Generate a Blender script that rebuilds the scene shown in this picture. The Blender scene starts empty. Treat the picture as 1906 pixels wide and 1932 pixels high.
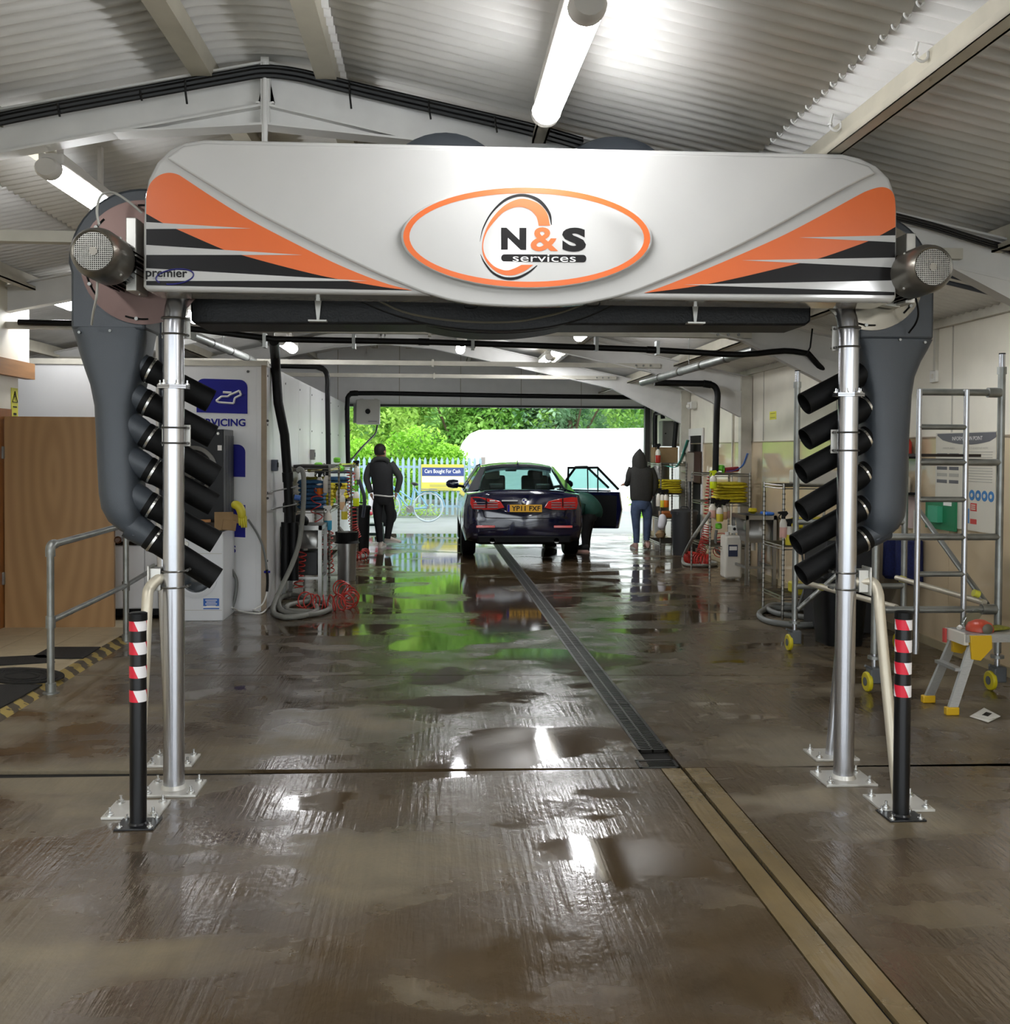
import bpy, bmesh, math, random
from mathutils import Vector, Matrix, Euler
R = math.radians
random.seed(7)
sc = bpy.context.scene
col = sc.collection
# ------------------------------------------------------------------ camera
F, CX, CY, H = 1908.0, 953.0, 890.0, 1.65
psi = math.atan((CX-830)/F); pit = math.atan((CY-850)/F); rol = R(0.34)
FW = Vector((math.sin(psi)*math.cos(pit), math.cos(psi)*math.cos(pit), -math.sin(pit)))
R0 = Vector((math.cos(psi), -math.sin(psi), 0)); U0 = R0.cross(FW)
RT = R0*math.cos(rol)+U0*math.sin(rol); UP = RT.cross(FW)
CAM = Vector((0, 0, H))
cd = bpy.data.cameras.new('camera'); cam = bpy.data.objects.new('camera', cd); col.objects.link(cam)
cd.sensor_fit = 'VERTICAL'; cd.sensor_height = 24.0; cd.sensor_width = 24.0
cd.lens = 24.0*F/1932.0
cd.shift_x = 0.0; cd.shift_y = -(966.0-CY)/1932.0
cd.clip_start = 0.05; cd.clip_end = 300
cam.matrix_world = Matrix(((RT.x, UP.x, -FW.x, 0), (RT.y, UP.y, -FW.y, 0), (RT.z, UP.z, -FW.z, H), (0, 0, 0, 1)))
sc.camera = cam
# ------------------------------------------------------------------ daylight and exposure
w = bpy.data.worlds.new('World'); sc.world = w; w.use_nodes = True
bg = w.node_tree.nodes['Background']
bg.inputs[0].default_value = (0.90, 0.96, 1.0, 1); bg.inputs[1].default_value = 2.8      # bright overcast sky
sc.view_settings.view_transform = 'Standard'; sc.view_settings.look = 'None'
sc.view_settings.exposure = 0.50; sc.view_settings.gamma = 1.0; sc.view_settings.use_curve_mapping = False
TUBE = 40.0                                                                            # strength of the ceiling tubes
sc.cycles.use_denoising = True
sc.cycles.max_bounces = 6; sc.cycles.diffuse_bounces = 4; sc.cycles.glossy_bounces = 3; sc.cycles.adaptive_threshold = .06; sc.cycles.adaptive_min_samples = 20
sc.cycles.sample_clamp_indirect = 6.0; sc.cycles.caustics_reflective = False; sc.cycles.caustics_refractive = False
# ------------------------------------------------------------------ measuring from the photograph (1906 x 1932)
def ray(u, v): return FW+RT*((u-CX)/F)-UP*((v-CY)/F)
def P(u, v, Y): d = ray(u, v); return CAM+d*(Y/d.y)
def PX(u, v, X): d = ray(u, v); return CAM+d*(X/d.x)
def PG(u, v, Z=0.0): d = ray(u, v); return CAM+d*((Z-H)/d.z)
# ------------------------------------------------------------------ materials
def lin(c):
    if isinstance(c, str):
        c = [int(c[i:i+2], 16)/255 for i in (0, 2, 4)]
    return tuple((x/12.92 if x <= .04045 else ((x+.055)/1.055)**2.4) for x in c)+(1,)
MATS = {}
def mat(name, c, rough=.5, metal=0.0, var=0.0, vs=6.0, bump=0.0, bs=60.0, emit=None, coat=0.0, alpha=None, stretch=None, spec=None, c2=None):
    if name in MATS: return MATS[name]
    m = bpy.data.materials.new(name); m.use_nodes = True; nt = m.node_tree; N = nt.nodes; L = nt.links
    b = N['Principled BSDF']; base = lin(c)
    b.inputs['Base Color'].default_value = base; b.inputs['Roughness'].default_value = rough; b.inputs['Metallic'].default_value = metal
    if coat: b.inputs['Coat Weight'].default_value = coat; b.inputs['Coat Roughness'].default_value = .05
    if spec is not None: b.inputs['Specular IOR Level'].default_value = spec
    tc = N.new('ShaderNodeTexCoord'); src = tc.outputs['Object']
    if stretch:
        mp = N.new('ShaderNodeMapping'); mp.inputs['Scale'].default_value = stretch; L.new(src, mp.inputs[0]); src = mp.outputs[0]
    nz = N.new('ShaderNodeTexNoise'); nz.inputs['Scale'].default_value = vs; nz.inputs['Detail'].default_value = 5; L.new(src, nz.inputs['Vector'])
    cr = N.new('ShaderNodeValToRGB'); cr.color_ramp.elements[0].position = .35; cr.color_ramp.elements[1].position = .65
    k = max(var, .02)
    cr.color_ramp.elements[0].color = (lin(c2) if c2 else tuple(x*(1-k) for x in base[:3])+(1,)); cr.color_ramp.elements[1].color = base
    L.new(nz.outputs[0], cr.inputs[0]); L.new(cr.outputs[0], b.inputs['Base Color'])
    if bump:
        n2 = N.new('ShaderNodeTexNoise'); n2.inputs['Scale'].default_value = bs; L.new(src, n2.inputs['Vector'])
        bp = N.new('ShaderNodeBump'); bp.inputs['Strength'].default_value = bump; bp.inputs['Distance'].default_value = .01
        L.new(n2.outputs[0], bp.inputs['Height']); L.new(bp.outputs[0], b.inputs['Normal'])
    if emit: b.inputs['Emission Color'].default_value = lin(emit[0]); b.inputs['Emission Strength'].default_value = emit[1]
    if alpha is not None: b.inputs['Alpha'].default_value = alpha
    MATS[name] = m; return m
def glass(name, c, t=.8, rough=.03):
    if name in MATS: return MATS[name]
    m = bpy.data.materials.new(name); m.use_nodes = True; N = m.node_tree.nodes; L = m.node_tree.links
    N.remove(N['Principled BSDF']); out = N['Material Output']
    tr = N.new('ShaderNodeBsdfTransparent'); tr.inputs[0].default_value = lin(c)
    gl = N.new('ShaderNodeBsdfGlossy'); gl.inputs['Roughness'].default_value = rough
    lw = N.new('ShaderNodeLayerWeight'); lw.inputs[0].default_value = .5; pw_ = N.new('ShaderNodeMath'); pw_.operation = 'POWER'; pw_.inputs[1].default_value = 3.0; L.new(lw.outputs['Facing'], pw_.inputs[0]); fr = N.new('ShaderNodeMath'); fr.operation = 'MULTIPLY_ADD'; fr.inputs[1].default_value = .5; fr.inputs[2].default_value = .04; L.new(pw_.outputs[0], fr.inputs[0])
    mx = N.new('ShaderNodeMixShader'); L.new(fr.outputs[0], mx.inputs[0]); L.new(tr.outputs[0], mx.inputs[1]); L.new(gl.outputs[0], mx.inputs[2])
    L.new(mx.outputs[0], out.inputs[0]); MATS[name] = m; return m
# ------------------------------------------------------------------ geometry helpers
OFF = {}
class MB:
    def __init__(s): s.v = []; s.f = []
    def add(s, vs, fs):
        n = len(s.v); s.v += [Vector(x) for x in vs]; s.f += [tuple(i+n for i in f) for f in fs]; return s
    def box(s, c, d, rot=None):
        hx, hy, hz = d[0]/2, d[1]/2, d[2]/2; c = Vector(c)
        vs = [Vector((x, y, z)) for z in (-hz, hz) for y in (-hy, hy) for x in (-hx, hx)]
        if rot is not None:
            M = rot if isinstance(rot, Matrix) else Euler(rot).to_matrix(); vs = [M @ x for x in vs]
        return s.add([c+x for x in vs], [(0, 2, 3, 1), (4, 5, 7, 6), (0, 1, 5, 4), (2, 6, 7, 3), (0, 4, 6, 2), (1, 3, 7, 5)])
    def b2(s, a, b):
        return s.box([(a[i]+b[i])/2 for i in range(3)], [abs(a[i]-b[i]) for i in range(3)])
    def ring(s, c, ax, r, n, ph=0.0):
        ax = Vector(ax).normalized(); t = Vector((0, 0, 1)) if abs(ax.z) < .9 else Vector((1, 0, 0))
        a = ax.cross(t).normalized(); b = ax.cross(a)
        return [Vector(c)+a*(r*math.cos(ph+2*math.pi*i/n))+b*(r*math.sin(ph+2*math.pi*i/n)) for i in range(n)]
    def cyl(s, p0, p1, r0, r1=None, n=16, c0=True, c1=True):
        r1 = r0 if r1 is None else r1; ax = Vector(p1)-Vector(p0)
        vs = s.ring(p0, ax, r0, n)+s.ring(p1, ax, r1, n)
        fs = [(i, (i+1) % n, n+(i+1) % n, n+i) for i in range(n)]
        if c0: fs.append(tuple(reversed(range(n))))
        if c1: fs.append(tuple(range(n, 2*n)))
        return s.add(vs, fs)
    def lathe(s, prof, o, ax, n=24, cap=True):      # prof: (radius, distance along ax)
        ax = Vector(ax).normalized(); o = Vector(o); vs = []; fs = []
        for r, d in prof: vs += s.ring(o+ax*d, ax, max(r, 1e-4), n)
        for k in range(len(prof)-1):
            for i in range(n): fs.append((k*n+i, k*n+(i+1) % n, (k+1)*n+(i+1) % n, (k+1)*n+i))
        if cap: fs.append(tuple(reversed(range(n)))); fs.append(tuple(range((len(prof)-1)*n, len(prof)*n)))
        return s.add(vs, fs)
    def tube(s, path, r, n=8, cap=True):
        path = [Vector(p) for p in path]; m = len(path); vs = []; fs = []
        rr = r if isinstance(r, (list, tuple)) else [r]*m
        t0 = (path[1]-path[0]).normalized(); up = Vector((0, 0, 1)) if abs(t0.z) < .9 else Vector((1, 0, 0))
        a = t0.cross(up).normalized()
        for k in range(m):
            t = (path[min(k+1, m-1)]-path[max(k-1, 0)]).normalized()
            a = (a-t*a.dot(t)); a = a.normalized() if a.length > 1e-6 else t.orthogonal().normalized(); b = t.cross(a)
            vs += [path[k]+a*(rr[k]*math.cos(2*math.pi*i/n))+b*(rr[k]*math.sin(2*math.pi*i/n)) for i in range(n)]
        for k in range(m-1):
            for i in range(n): fs.append((k*n+i, k*n+(i+1) % n, (k+1)*n+(i+1) % n, (k+1)*n+i))
        if cap: fs.append(tuple(reversed(range(n)))); fs.append(tuple(range((m-1)*n, m*n)))
        return s.add(vs, fs)
    def prism(s, a, b):                             # two rings of equal length, capped
        n = len(a); vs = list(a)+list(b)
        fs = [(i, (i+1) % n, n+(i+1) % n, n+i) for i in range(n)]+[tuple(reversed(range(n))), tuple(range(n, 2*n))]
        return s.add(vs, fs)
    def ext(s, poly, dv):
        dv = Vector(dv); return s.prism([Vector(p) for p in poly], [Vector(p)+dv for p in poly])
    def loft(s, rings, cap=True):
        n = len(rings[0]); vs = [p for r in rings for p in r]; fs = []
        for k in range(len(rings)-1):
            for i in range(n): fs.append((k*n+i, k*n+(i+1) % n, (k+1)*n+(i+1) % n, (k+1)*n+i))
        if cap: fs.append(tuple(reversed(range(n)))); fs.append(tuple(range((len(rings)-1)*n, len(rings)*n)))
        return s.add(vs, fs)
    def mesh(s, name, off=Vector((0, 0, 0))):
        me = bpy.data.meshes.new(name); me.from_pydata([v-off for v in s.v], [], s.f)
        bm = bmesh.new(); bm.from_mesh(me); bmesh.ops.recalc_face_normals(bm, faces=bm.faces); bm.to_mesh(me); bm.free()
        me.shade_smooth(); me.set_sharp_from_angle(angle=R(38)); return me
    def build(s, name, m, parent=None, bevel=0.0, local=False, seg=2):
        off = OFF.get(parent.name, Vector((0, 0, 0))) if (parent and not local) else Vector((0, 0, 0))
        me = s.mesh(name, off); me.materials.append(m)
        return link(me, name, parent, bevel, seg)
def link(me, name, parent=None, bevel=0.0, seg=2):
    o = bpy.data.objects.new(name, me); col.objects.link(o); o.parent = parent
    OFF[o.name] = OFF.get(parent.name, Vector((0, 0, 0))) if parent else Vector((0, 0, 0))
    if bevel:
        bv = o.modifiers.new('bevel', 'BEVEL'); bv.width = bevel; bv.segments = seg; bv.limit_method = 'ANGLE'; bv.angle_limit = R(40)
    return o
def tag(o, label=None, cat=None, group=None, kind=None):
    if label: o['label'] = label
    if cat: o['category'] = cat
    if group: o['group'] = group
    if kind: o['kind'] = kind
    return o
def thing(name, label, cat, loc=(0, 0, 0), group=None, rz=0.0):
    o = bpy.data.objects.new(name, None); col.objects.link(o); o.location = loc; o.rotation_euler = (0, 0, rz)
    o.empty_display_size = .1; OFF[o.name] = Vector(loc); return tag(o, label, cat, group)
def copy_tree(o, parent=None):
    c = o.copy(); col.objects.link(c); c.parent = parent; OFF[c.name] = OFF.get(o.name, Vector((0, 0, 0)))
    for ch in [x for x in bpy.data.objects if x.parent is o]: copy_tree(ch, c)
    return c
def dup(o, loc, rz=None, label=None, group=None, scale=None):
    c = copy_tree(o); c.location = loc; OFF[c.name] = Vector(loc)
    if rz is not None: c.rotation_euler = (0, 0, rz)
    if scale: c.scale = scale
    if label: c['label'] = label
    if group: c['group'] = group
    return c
def smooth(pts, n=8):                               # Catmull-Rom
    pts = [Vector(p) for p in pts]; out = []
    q = [pts[0]*2-pts[1]]+pts+[pts[-1]*2-pts[-2]]
    for i in range(1, len(q)-2):
        for k in range(n):
            t = k/n
            out.append(.5*((2*q[i])+(q[i+1]-q[i-1])*t+(2*q[i-1]-5*q[i]+4*q[i+1]-q[i+2])*t*t+(3*q[i]-q[i-1]-3*q[i+1]+q[i+2])*t**3))
    return out+[pts[-1]]
def coil(path, r, turns, wire, n=6):                # helix of radius r round a path
    pts = smooth(path, 12); m = turns*14; res = []
    a = None
    for k in range(m+1):
        f = k/m*(len(pts)-1); i = min(int(f), len(pts)-2); p = pts[i].lerp(pts[i+1], f-i); t = (pts[i+1]-pts[i]).normalized()
        if a is None: a = t.orthogonal().normalized()
        a = (a-t*a.dot(t)).normalized(); b = t.cross(a); th = 2*math.pi*turns*k/m
        res.append(p+a*(r*math.cos(th))+b*(r*math.sin(th)))
    return MB().tube(res, wire, n)
def text(name, s, m, parent, o, xdir, zdir, width, height, depth=.002, bold=0.0, align='C'):
    cu = bpy.data.curves.new(name, 'FONT'); cu.body = s; cu.size = 1; cu.extrude = 0; cu.offset = bold; cu.resolution_u = 4
    t = bpy.data.objects.new(name, cu); col.objects.link(t)
    dg = bpy.context.evaluated_depsgraph_get(); me = bpy.data.meshes.new_from_object(t.evaluated_get(dg)); bpy.data.objects.remove(t); bpy.data.curves.remove(cu)
    xs = [v.co.x for v in me.vertices]; ys = [v.co.y for v in me.vertices]
    x0, x1, y0, y1 = min(xs), max(xs), min(ys), max(ys)
    sx = width/(x1-x0); sy = height/(y1-y0); X = Vector(xdir).normalized(); Z = Vector(zdir).normalized(); Nn = X.cross(Z)
    off = OFF.get(parent.name, Vector((0, 0, 0))) if parent else Vector((0, 0, 0))
    for v in me.vertices:
        v.co = Vector(o)+X*((v.co.x-(x0+x1)/2)*sx)+Z*((v.co.y-(y0+y1)/2)*sy)+Nn*depth-off
    me.materials.clear(); me.materials.append(m); me.name = name
    return link(me, name, parent)
def skin(name, joints, edges, m, parent, sub=2, root=0):
    me = bpy.data.meshes.new(name); off = OFF.get(parent.name, Vector((0, 0, 0))) if parent else Vector((0, 0, 0))
    me.from_pydata([Vector(j[:3])-off for j in joints], edges, [])
    o = bpy.data.objects.new(name+'_tmp', me); col.objects.link(o)
    o.modifiers.new('skin', 'SKIN')
    for i, j in enumerate(joints):
        rr = j[3] if isinstance(j[3], (tuple, list)) else (j[3], j[3]); sv = me.skin_vertices[0].data[i]; sv.radius = rr; sv.use_root = (i == root)
    sb = o.modifiers.new('sub', 'SUBSURF'); sb.levels = sub; sb.render_levels = sub
    dg = bpy.context.evaluated_depsgraph_get(); nm = bpy.data.meshes.new_from_object(o.evaluated_get(dg)); bpy.data.objects.remove(o)
    nm.shade_smooth(); nm.materials.clear(); nm.materials.append(m); nm.name = name
    return link(nm, name, parent)
# ================================================================== THE SETTING
white = mat('white_paint', 'e2e0d9', .5, var=.06, vs=2)
creamw = mat('cream_paint', 'e6e0d0', .45, var=.08, vs=3, bump=.05)
panelw = mat('white_panel', 'dcdcdc', .35, var=.05, vs=2)
beige = mat('beige_gloss_panel', 'cdb999', .12, var=.05, vs=2, coat=.5)
steelp = mat('painted_steel', 'c9c5b8', .5, var=.12, vs=8)
steelw = mat('white_steel', 'dedddA', .5, var=.08, vs=5)
black = mat('black_plastic', '0b0b0b', .5, var=.2, vs=12, spec=.25)
blackg = mat('black_gloss', '0b0b0d', .2, var=.1)
rubber = mat('black_rubber', '0a0a0a', .6, var=.2, vs=20, bump=.1, spec=.2)
alu = mat('aluminium', 'c2c3c8', .27, metal=.95, var=.06, vs=4, stretch=(8, 8, .6))
galv = mat('galvanised', '9a9c98', .42, metal=.75, var=.25, vs=9)
inox = mat('stainless', '9b9a96', .3, metal=.85, var=.1, vs=5)
orange = mat('orange_vinyl', 'd2642c', .35, var=.02)
ink = mat('black_vinyl', '171515', .4, var=.05, spec=.2)
dark = mat('dark_void', '15130f', .9)
# -------- wet concrete
def concrete(name, wetlo, wethi, tone=1.0, dry='74674e', wet='403424'):
    m = bpy.data.materials.new(name); m.use_nodes = True; N = m.node_tree.nodes; L = m.node_tree.links; b = N['Principled BSDF']
    g = N.new('ShaderNodeNewGeometry')
    def noise(scale, sx, sy, det=6, dist=0.0):
        mp = N.new('ShaderNodeMapping'); mp.inputs['Scale'].default_value = (sx, sy, 1); L.new(g.outputs['Position'], mp.inputs[0])
        n = N.new('ShaderNodeTexNoise'); n.inputs['Scale'].default_value = scale; n.inputs['Detail'].default_value = det; n.inputs['Distortion'].default_value = dist
        L.new(mp.outputs[0], n.inputs['Vector']); return n.outputs[0]
    def ramp(src, a, bb, ca=(0, 0, 0, 1), cb=(1, 1, 1, 1)):
        r = N.new('ShaderNodeValToRGB'); r.color_ramp.elements[0].position = a; r.color_ramp.elements[1].position = bb
        r.color_ramp.elements[0].color = ca; r.color_ramp.elements[1].color = cb; L.new(src, r.inputs[0]); return r.outputs[0]
    def math2(op, a, bb):
        n = N.new('ShaderNodeMath'); n.operation = op
        for k, x in enumerate((a, bb)):
            if isinstance(x, (int, float)): n.inputs[k].default_value = x
            else: L.new(x, n.inputs[k])
        return n.outputs[0]
    def mix(f, a, bb, mode='MIX'):
        n = N.new('ShaderNodeMix'); n.data_type = 'RGBA'; n.blend_type = mode
        if isinstance(f, (int, float)): n.inputs['Factor'].default_value = f
        else: L.new(f, n.inputs['Factor'])
        for k, x in ((6, a), (7, bb)):
            if isinstance(x, tuple): n.inputs[k].default_value = x
            else: L.new(x, n.inputs[k])
        return n.outputs[2]
    sep = N.new('ShaderNodeSeparateXYZ'); L.new(g.outputs['Position'], sep.inputs[0])
    # puddled lane down the middle of the hall, drier towards the left-hand ramp and the right-hand wall
    dx = math2('ABSOLUTE', math2('SUBTRACT', sep.outputs[0], 0.75), 0)
    lane = math2('MULTIPLY', dx, -0.065)
    wn = math2('ADD', noise(1.1, .75, 1.25, 8, .35), lane)
    wn = math2('ADD', wn, math2('MULTIPLY', math2('SUBTRACT', noise(9, .8, 1.3, 6), .5), .16)); far = N.new('ShaderNodeMapRange'); far.inputs[1].default_value = 5.5; far.inputs[2].default_value = 12.0; far.inputs[3].default_value = 0.0; far.inputs[4].default_value = .14; L.new(sep.outputs[1], far.inputs[0]); wn = math2('ADD', wn, far.outputs[0]); wetf = ramp(wn, wetlo, wethi)
    pud = ramp(math2('ADD', math2('ADD', noise(.9, 1.0, 1.6, 7, .5), math2('MULTIPLY', lane, .9)), far.outputs[0]), .51, .56)
    grain = noise(3.0, 1, 1, 8); fine = noise(60, 1, 1, 3); streak = noise(22, 1.0, .06, 4)
    dc = mix(ramp(grain, .3, .7), tuple(x*.80*tone for x in lin(dry)[:3])+(1,), tuple(x*1.08*tone for x in lin(dry)[:3])+(1,))
    dc = mix(.30, dc, ramp(fine, .3, .7, (.62, .62, .62, 1), (1, 1, 1, 1)), 'MULTIPLY')
    dc = mix(.30, dc, ramp(streak, .35, .65, (.62, .62, .60, 1), (1.0, 1.0, 1.0, 1)), 'MULTIPLY')
    wc = mix(ramp(noise(2.0, 1, 1, 7), .3, .7), lin(wet), tuple(x*1.7 for x in lin(wet)[:3])+(1,))
    wc = mix(.25, wc, ramp(streak, .35, .65, (.6, .6, .6, 1), (1, 1, 1, 1)), 'MULTIPLY')
    L.new(mix(wetf, dc, wc), b.inputs['Base Color'])
    rw = ramp(noise(2.4, 1, 1.6, 6), .35, .7, (.13, .13, .13, 1), (.34, .34, .34, 1)); rw = mix(pud, rw, (.06, .06, .06, 1))
    L.new(mix(wetf, (.55, .55, .55, 1), rw), b.inputs['Roughness'])
    b.inputs['Specular IOR Level'].default_value = 1.0
    bp = N.new('ShaderNodeBump'); bp.inputs['Distance'].default_value = .004
    hgt = math2('ADD', math2('MULTIPLY', noise(34, 1.0, .05, 3), 1.0), math2('MULTIPLY', noise(45, 1, .6, 4), .55))
    L.new(hgt, bp.inputs['Height'])
    amp = mix(pud, (.6, .6, .6, 1), (.03, .03, .03, 1)); L.new(amp, bp.inputs['Strength'])
    L.new(bp.outputs[0], b.inputs['Normal']); return m
conc = concrete('wet_concrete', .235, .40)
conc2 = concrete('drain_surround', .2, .30, 1.0, '827559', '615339')
XL, XR, XW = -6.2, 4.22, -1.78                      # outer left wall, right wall, wash-bay left wall
YB, YE, YF = 10.42, 20.0, -1.0
floor = tag(MB().b2((XL, YF, -.12), (XR, YE, -.022)).build('floor', dark), kind='structure')
def slab(quad, m=conc, z0=-.02, z1=0.0, name='slab'):
    a = [Vector((x, y, z0)) for x, y in quad]; bb = [Vector((x, y, z1)) for x, y in quad]
    return MB().prism(a, bb).build(name, m, floor)
gA, gB = PG(1240, 1425), PG(938, 1025)
def gx(y): return gA.x+(gB.x-gA.x)*(y-gA.y)/(gB.y-gA.y)
def jl(pL, pR):
    a, b = PG(*pL), PG(*pR); return lambda x: a.y+(b.y-a.y)*(x-a.x)/(b.x-a.x)
J = [jl((0, 1455), (1900, 1446)), jl((140, 1274), (1650, 1274)), jl((640, 1157), (1400, 1157)), lambda x: 13.6, lambda x: 16.8]
gp = .006; gw = .085
rows = [lambda x: 5.5]+J[1:]+[lambda x: YE]
for side in (0, 1):
    for k in range(len(J)):
        f0 = J[k]; f1 = J[k+1] if k+1 < len(J) else (lambda x: YE)
        if side == 0:
            y0, y1 = f0(XL), f1(XL); xa0 = gx(f0(1.2))-gw; xa1 = gx(f1(1.1))-gw
            slab([(XL, f0(XL)+gp), (xa0, f0(xa0)+gp), (xa1, f1(xa1)-gp), (XL, f1(XL)-gp)])
        else:
            xa0 = gx(f0(1.2))+gw; xa1 = gx(f1(1.1))+gw
            slab([(xa0, f0(xa0)+gp), (XR, f0(XR)+gp), (XR, f1(XR)-gp), (xa1, f1(xa1)-gp)])
# front bays each side of the slot drain
s0, s1 = PG(1286, 1447), PG(1690, 1932); l0, l1 = PG(1256, 1463), PG(1614, 1932); r0, r1 = PG(1343, 1463), PG(1751, 1932)
def ln(a, b): return lambda y: a.x+(b.x-a.x)*(y-a.y)/(b.y-a.y)
sx_, lx_, rx_ = ln(s0, s1), ln(l0, l1), ln(r0, r1)
yj = J[0]
def fr(fa, fb, m, dz=0.0, g0=0.0, g1=0.0):
    t = yj(1.2)-gp
    slab([(fa(YF)+g0, YF), (fb(YF)-g1, YF), (fb(t)-g1, t), (fa(t)+g0, t)], m, -.02, dz)
fr(lambda y: XL, lx_, conc, g1=.004)
fr(lx_, sx_, conc2, .001, .004, .011); fr(sx_, rx_, conc2, .001, .011, .004)
fr(rx_, lambda y: XR, conc, g0=.004)
# drain grate in sections and the sump grid
grm = mat('cast_iron', '2f2d2a', .35, metal=.6, var=.3, vs=15)
ang = math.atan2(gB.x-gA.x, gB.y-gA.y)
secL = 1.0
g = MB()
for sx in (-1, 1): g.b2((sx*.083, 0, -.02), (sx*.066, secL-.006, .001))
g.b2((-.006, 0, -.02), (.006, secL-.006, 0))
for k in range(int(secL/.032)): g.b2((-.083, k*.032, -.018), (.083, k*.032+.016, -.001))
gme = g.mesh('grate_section'); gme.materials.append(grm)
drain = thing('drain_channel', 'long iron slotted drain grate running down the wet concrete floor', 'drain', (gx(5.5), 5.5, 0))
for k in range(14):
    o = link(gme, 'grate_section', drain); o.location = (math.sin(ang)*secL*k, math.cos(ang)*secL*k, 0); o.rotation_euler = (0, 0, -ang)
sc0 = PG(1240, 1442)
sp = thing('drain_sump', 'dark square sump grid where the slot drain meets the long grate', 'drain', (sc0.x, sc0.y, 0))
m_ = MB()
for sx in (-1, 1): m_.b2((sc0.x+sx*.105, sc0.y-.07, -.02), (sc0.x+sx*.09, sc0.y+.07, .004))
for sy in (-1, 1): m_.b2((sc0.x-.105, sc0.y+sy*.07, -.02), (sc0.x+.105, sc0.y+sy*.056, .004))
m_.build('frame', grm, sp)
for k in range(4): MB().b2((sc0.x-.09, sc0.y-.045+k*.027, -.016), (sc0.x+.09, sc0.y-.036+k*.027, 0.0)).build('bar', grm, sp)
# outside ground
tag(MB().b2((-40, YE, -.1), (40, 70, -.006)).build('ground_yard', mat('yard_concrete', '8a8d8c', .45, var=.15, vs=1.5)), kind='structure')
tag(MB().b2((-40, -40, -.1), (40, YF, -.006)).build('ground_forecourt', MATS['yard_concrete']), kind='structure')
# -------- roof: corrugated sheets over a curved ridge
RX, RZ, SL = -.95, 3.85, .21
def rz(x):
    d = abs(x-RX); return RZ-SL*d if d > .34 else RZ-SL*.34*.5-SL*d*d/(2*.34)
roofm = mat('corrugated_white', 'e0deda', .55, var=.12, vs=3, bump=.03, bs=300)
def sheet(x0, x1, y0, y1, nx, name, drop=0.0, pitch=.1, seg=8, amp=.021):
    ny = int((y1-y0)/pitch*seg); vs = []; fs = []
    for i in range(nx+1):
        x = x0+(x1-x0)*i/nx
        for j in range(ny+1):
            y = y0+(y1-y0)*j/ny; vs.append(Vector((x, y, rz(x)-drop+amp*math.cos(2*math.pi*y/pitch))))
    for i in range(nx):
        for j in range(ny): fs.append((i*(ny+1)+j, (i+1)*(ny+1)+j, (i+1)*(ny+1)+j+1, i*(ny+1)+j+1))
    m = MB(); m.add(vs, fs)
    o = m.build(name, roofm, ceil_ if name != 'ceiling' else None)
    so = o.modifiers.new('solid', 'SOLIDIFY'); so.thickness = .008; so.offset = 1
    return o
ceil_ = tag(sheet(RX-.42, RX+.42, YF, YE, 8, 'ceiling', .012), kind='structure')
for a, b, d in ((RX+.40, 1.72, 0), (1.70, XR+.05, -.014), (-2.95, RX-.40, 0), (XL-.05, -2.93, -.014)): sheet(a, b, YF, YE, 2, 'roof_sheet', d)
# -------- walls
def wall(name, pa, pb, m): return tag(MB().b2(pa, pb).build(name, m), kind='structure')
wr = wall('wall_right', (XR, YF, 0), (XR+.12, YE, rz(XR)), creamw)
# beige hygienic panels on the lower wall, one sheet between each pair of joints
yy = 2.0
while yy < YE-.2:
    MB().b2((XR-.012, yy+.004, .06), (XR, min(yy+1.22, YE)-.004, 1.78)).build('wall_panel', beige, wr); yy += 1.22
MB().b2((XR-.02, 2, 1.775), (XR, YE, 1.79)).build('cap_strip', mat('cap_strip_brown', '8f7f68', .4), wr)
yy = 2.0
while yy < YE-.2:
    MB().b2((XR-.006, yy+1.214, 1.8), (XR, yy+1.23, 2.72)).build('joint_strip', mat('joint_grey', 'b5b0a4', .5), wr); yy += 2.44
MB().b2((XR-.05, YF, 2.70), (XR, YE, 2.79)).build('eaves_rail', steelp, wr)
MB().b2((XR-.03, YF, 0), (XR, YE, .07)).build('plinth', mat('plinth_concrete', 'a39678', .6), wr)
wall('wall_left', (XL-.12, YF, 0), (XL, YE, rz(XL)), white)
def gable(name, y0, y1, zo, xa, xb):
    pts = [(XL, zo), (xa, zo), (xa, 0), (xa, 0)]
    m = MB(); tops = [XL, RX-.34, RX, RX+.34, XR]
    poly = [Vector((XL, y0, zo)), Vector((XR, y0, zo))]+[Vector((x, y0, rz(x)+.01)) for x in reversed(tops)]
    m.ext(poly, (0, y1-y0, 0))
    if xa > XL: m.b2((XL, y0, 0), (xa, y1, zo))
    if xb < XR: m.b2((xb, y0, 0), (XR, y1, zo))
    return tag(m.build(name, mat('gable_white', 'f4f4f4', .5, var=.04)), kind='structure')
wf = gable('wall_far', YE, YE+.15, 2.54, XW-.02, XR-.04)
for x in (-3.2, -2.0, -.8, .4, 1.6, 2.8): MB().b2((x-.006, YE-.006, 2.54), (x+.006, YE, rz(x)-.02)).build('panel_joint', MATS['joint_grey'], wf)
MB().b2((XW, YE-.03, 2.50), (XR-.04, YE+.16, 2.545)).build('lintel_angle', mat('dark_steel', '3a3a3a', .5), wf)
MB().b2((XR-.16, YE-.14, 0), (XR-.06, YE, 2.56)).build('door_guide', MATS['dark_steel'], wf)
gable('wall_front', YF-.15, YF, 3.25, XL, XR)
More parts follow.
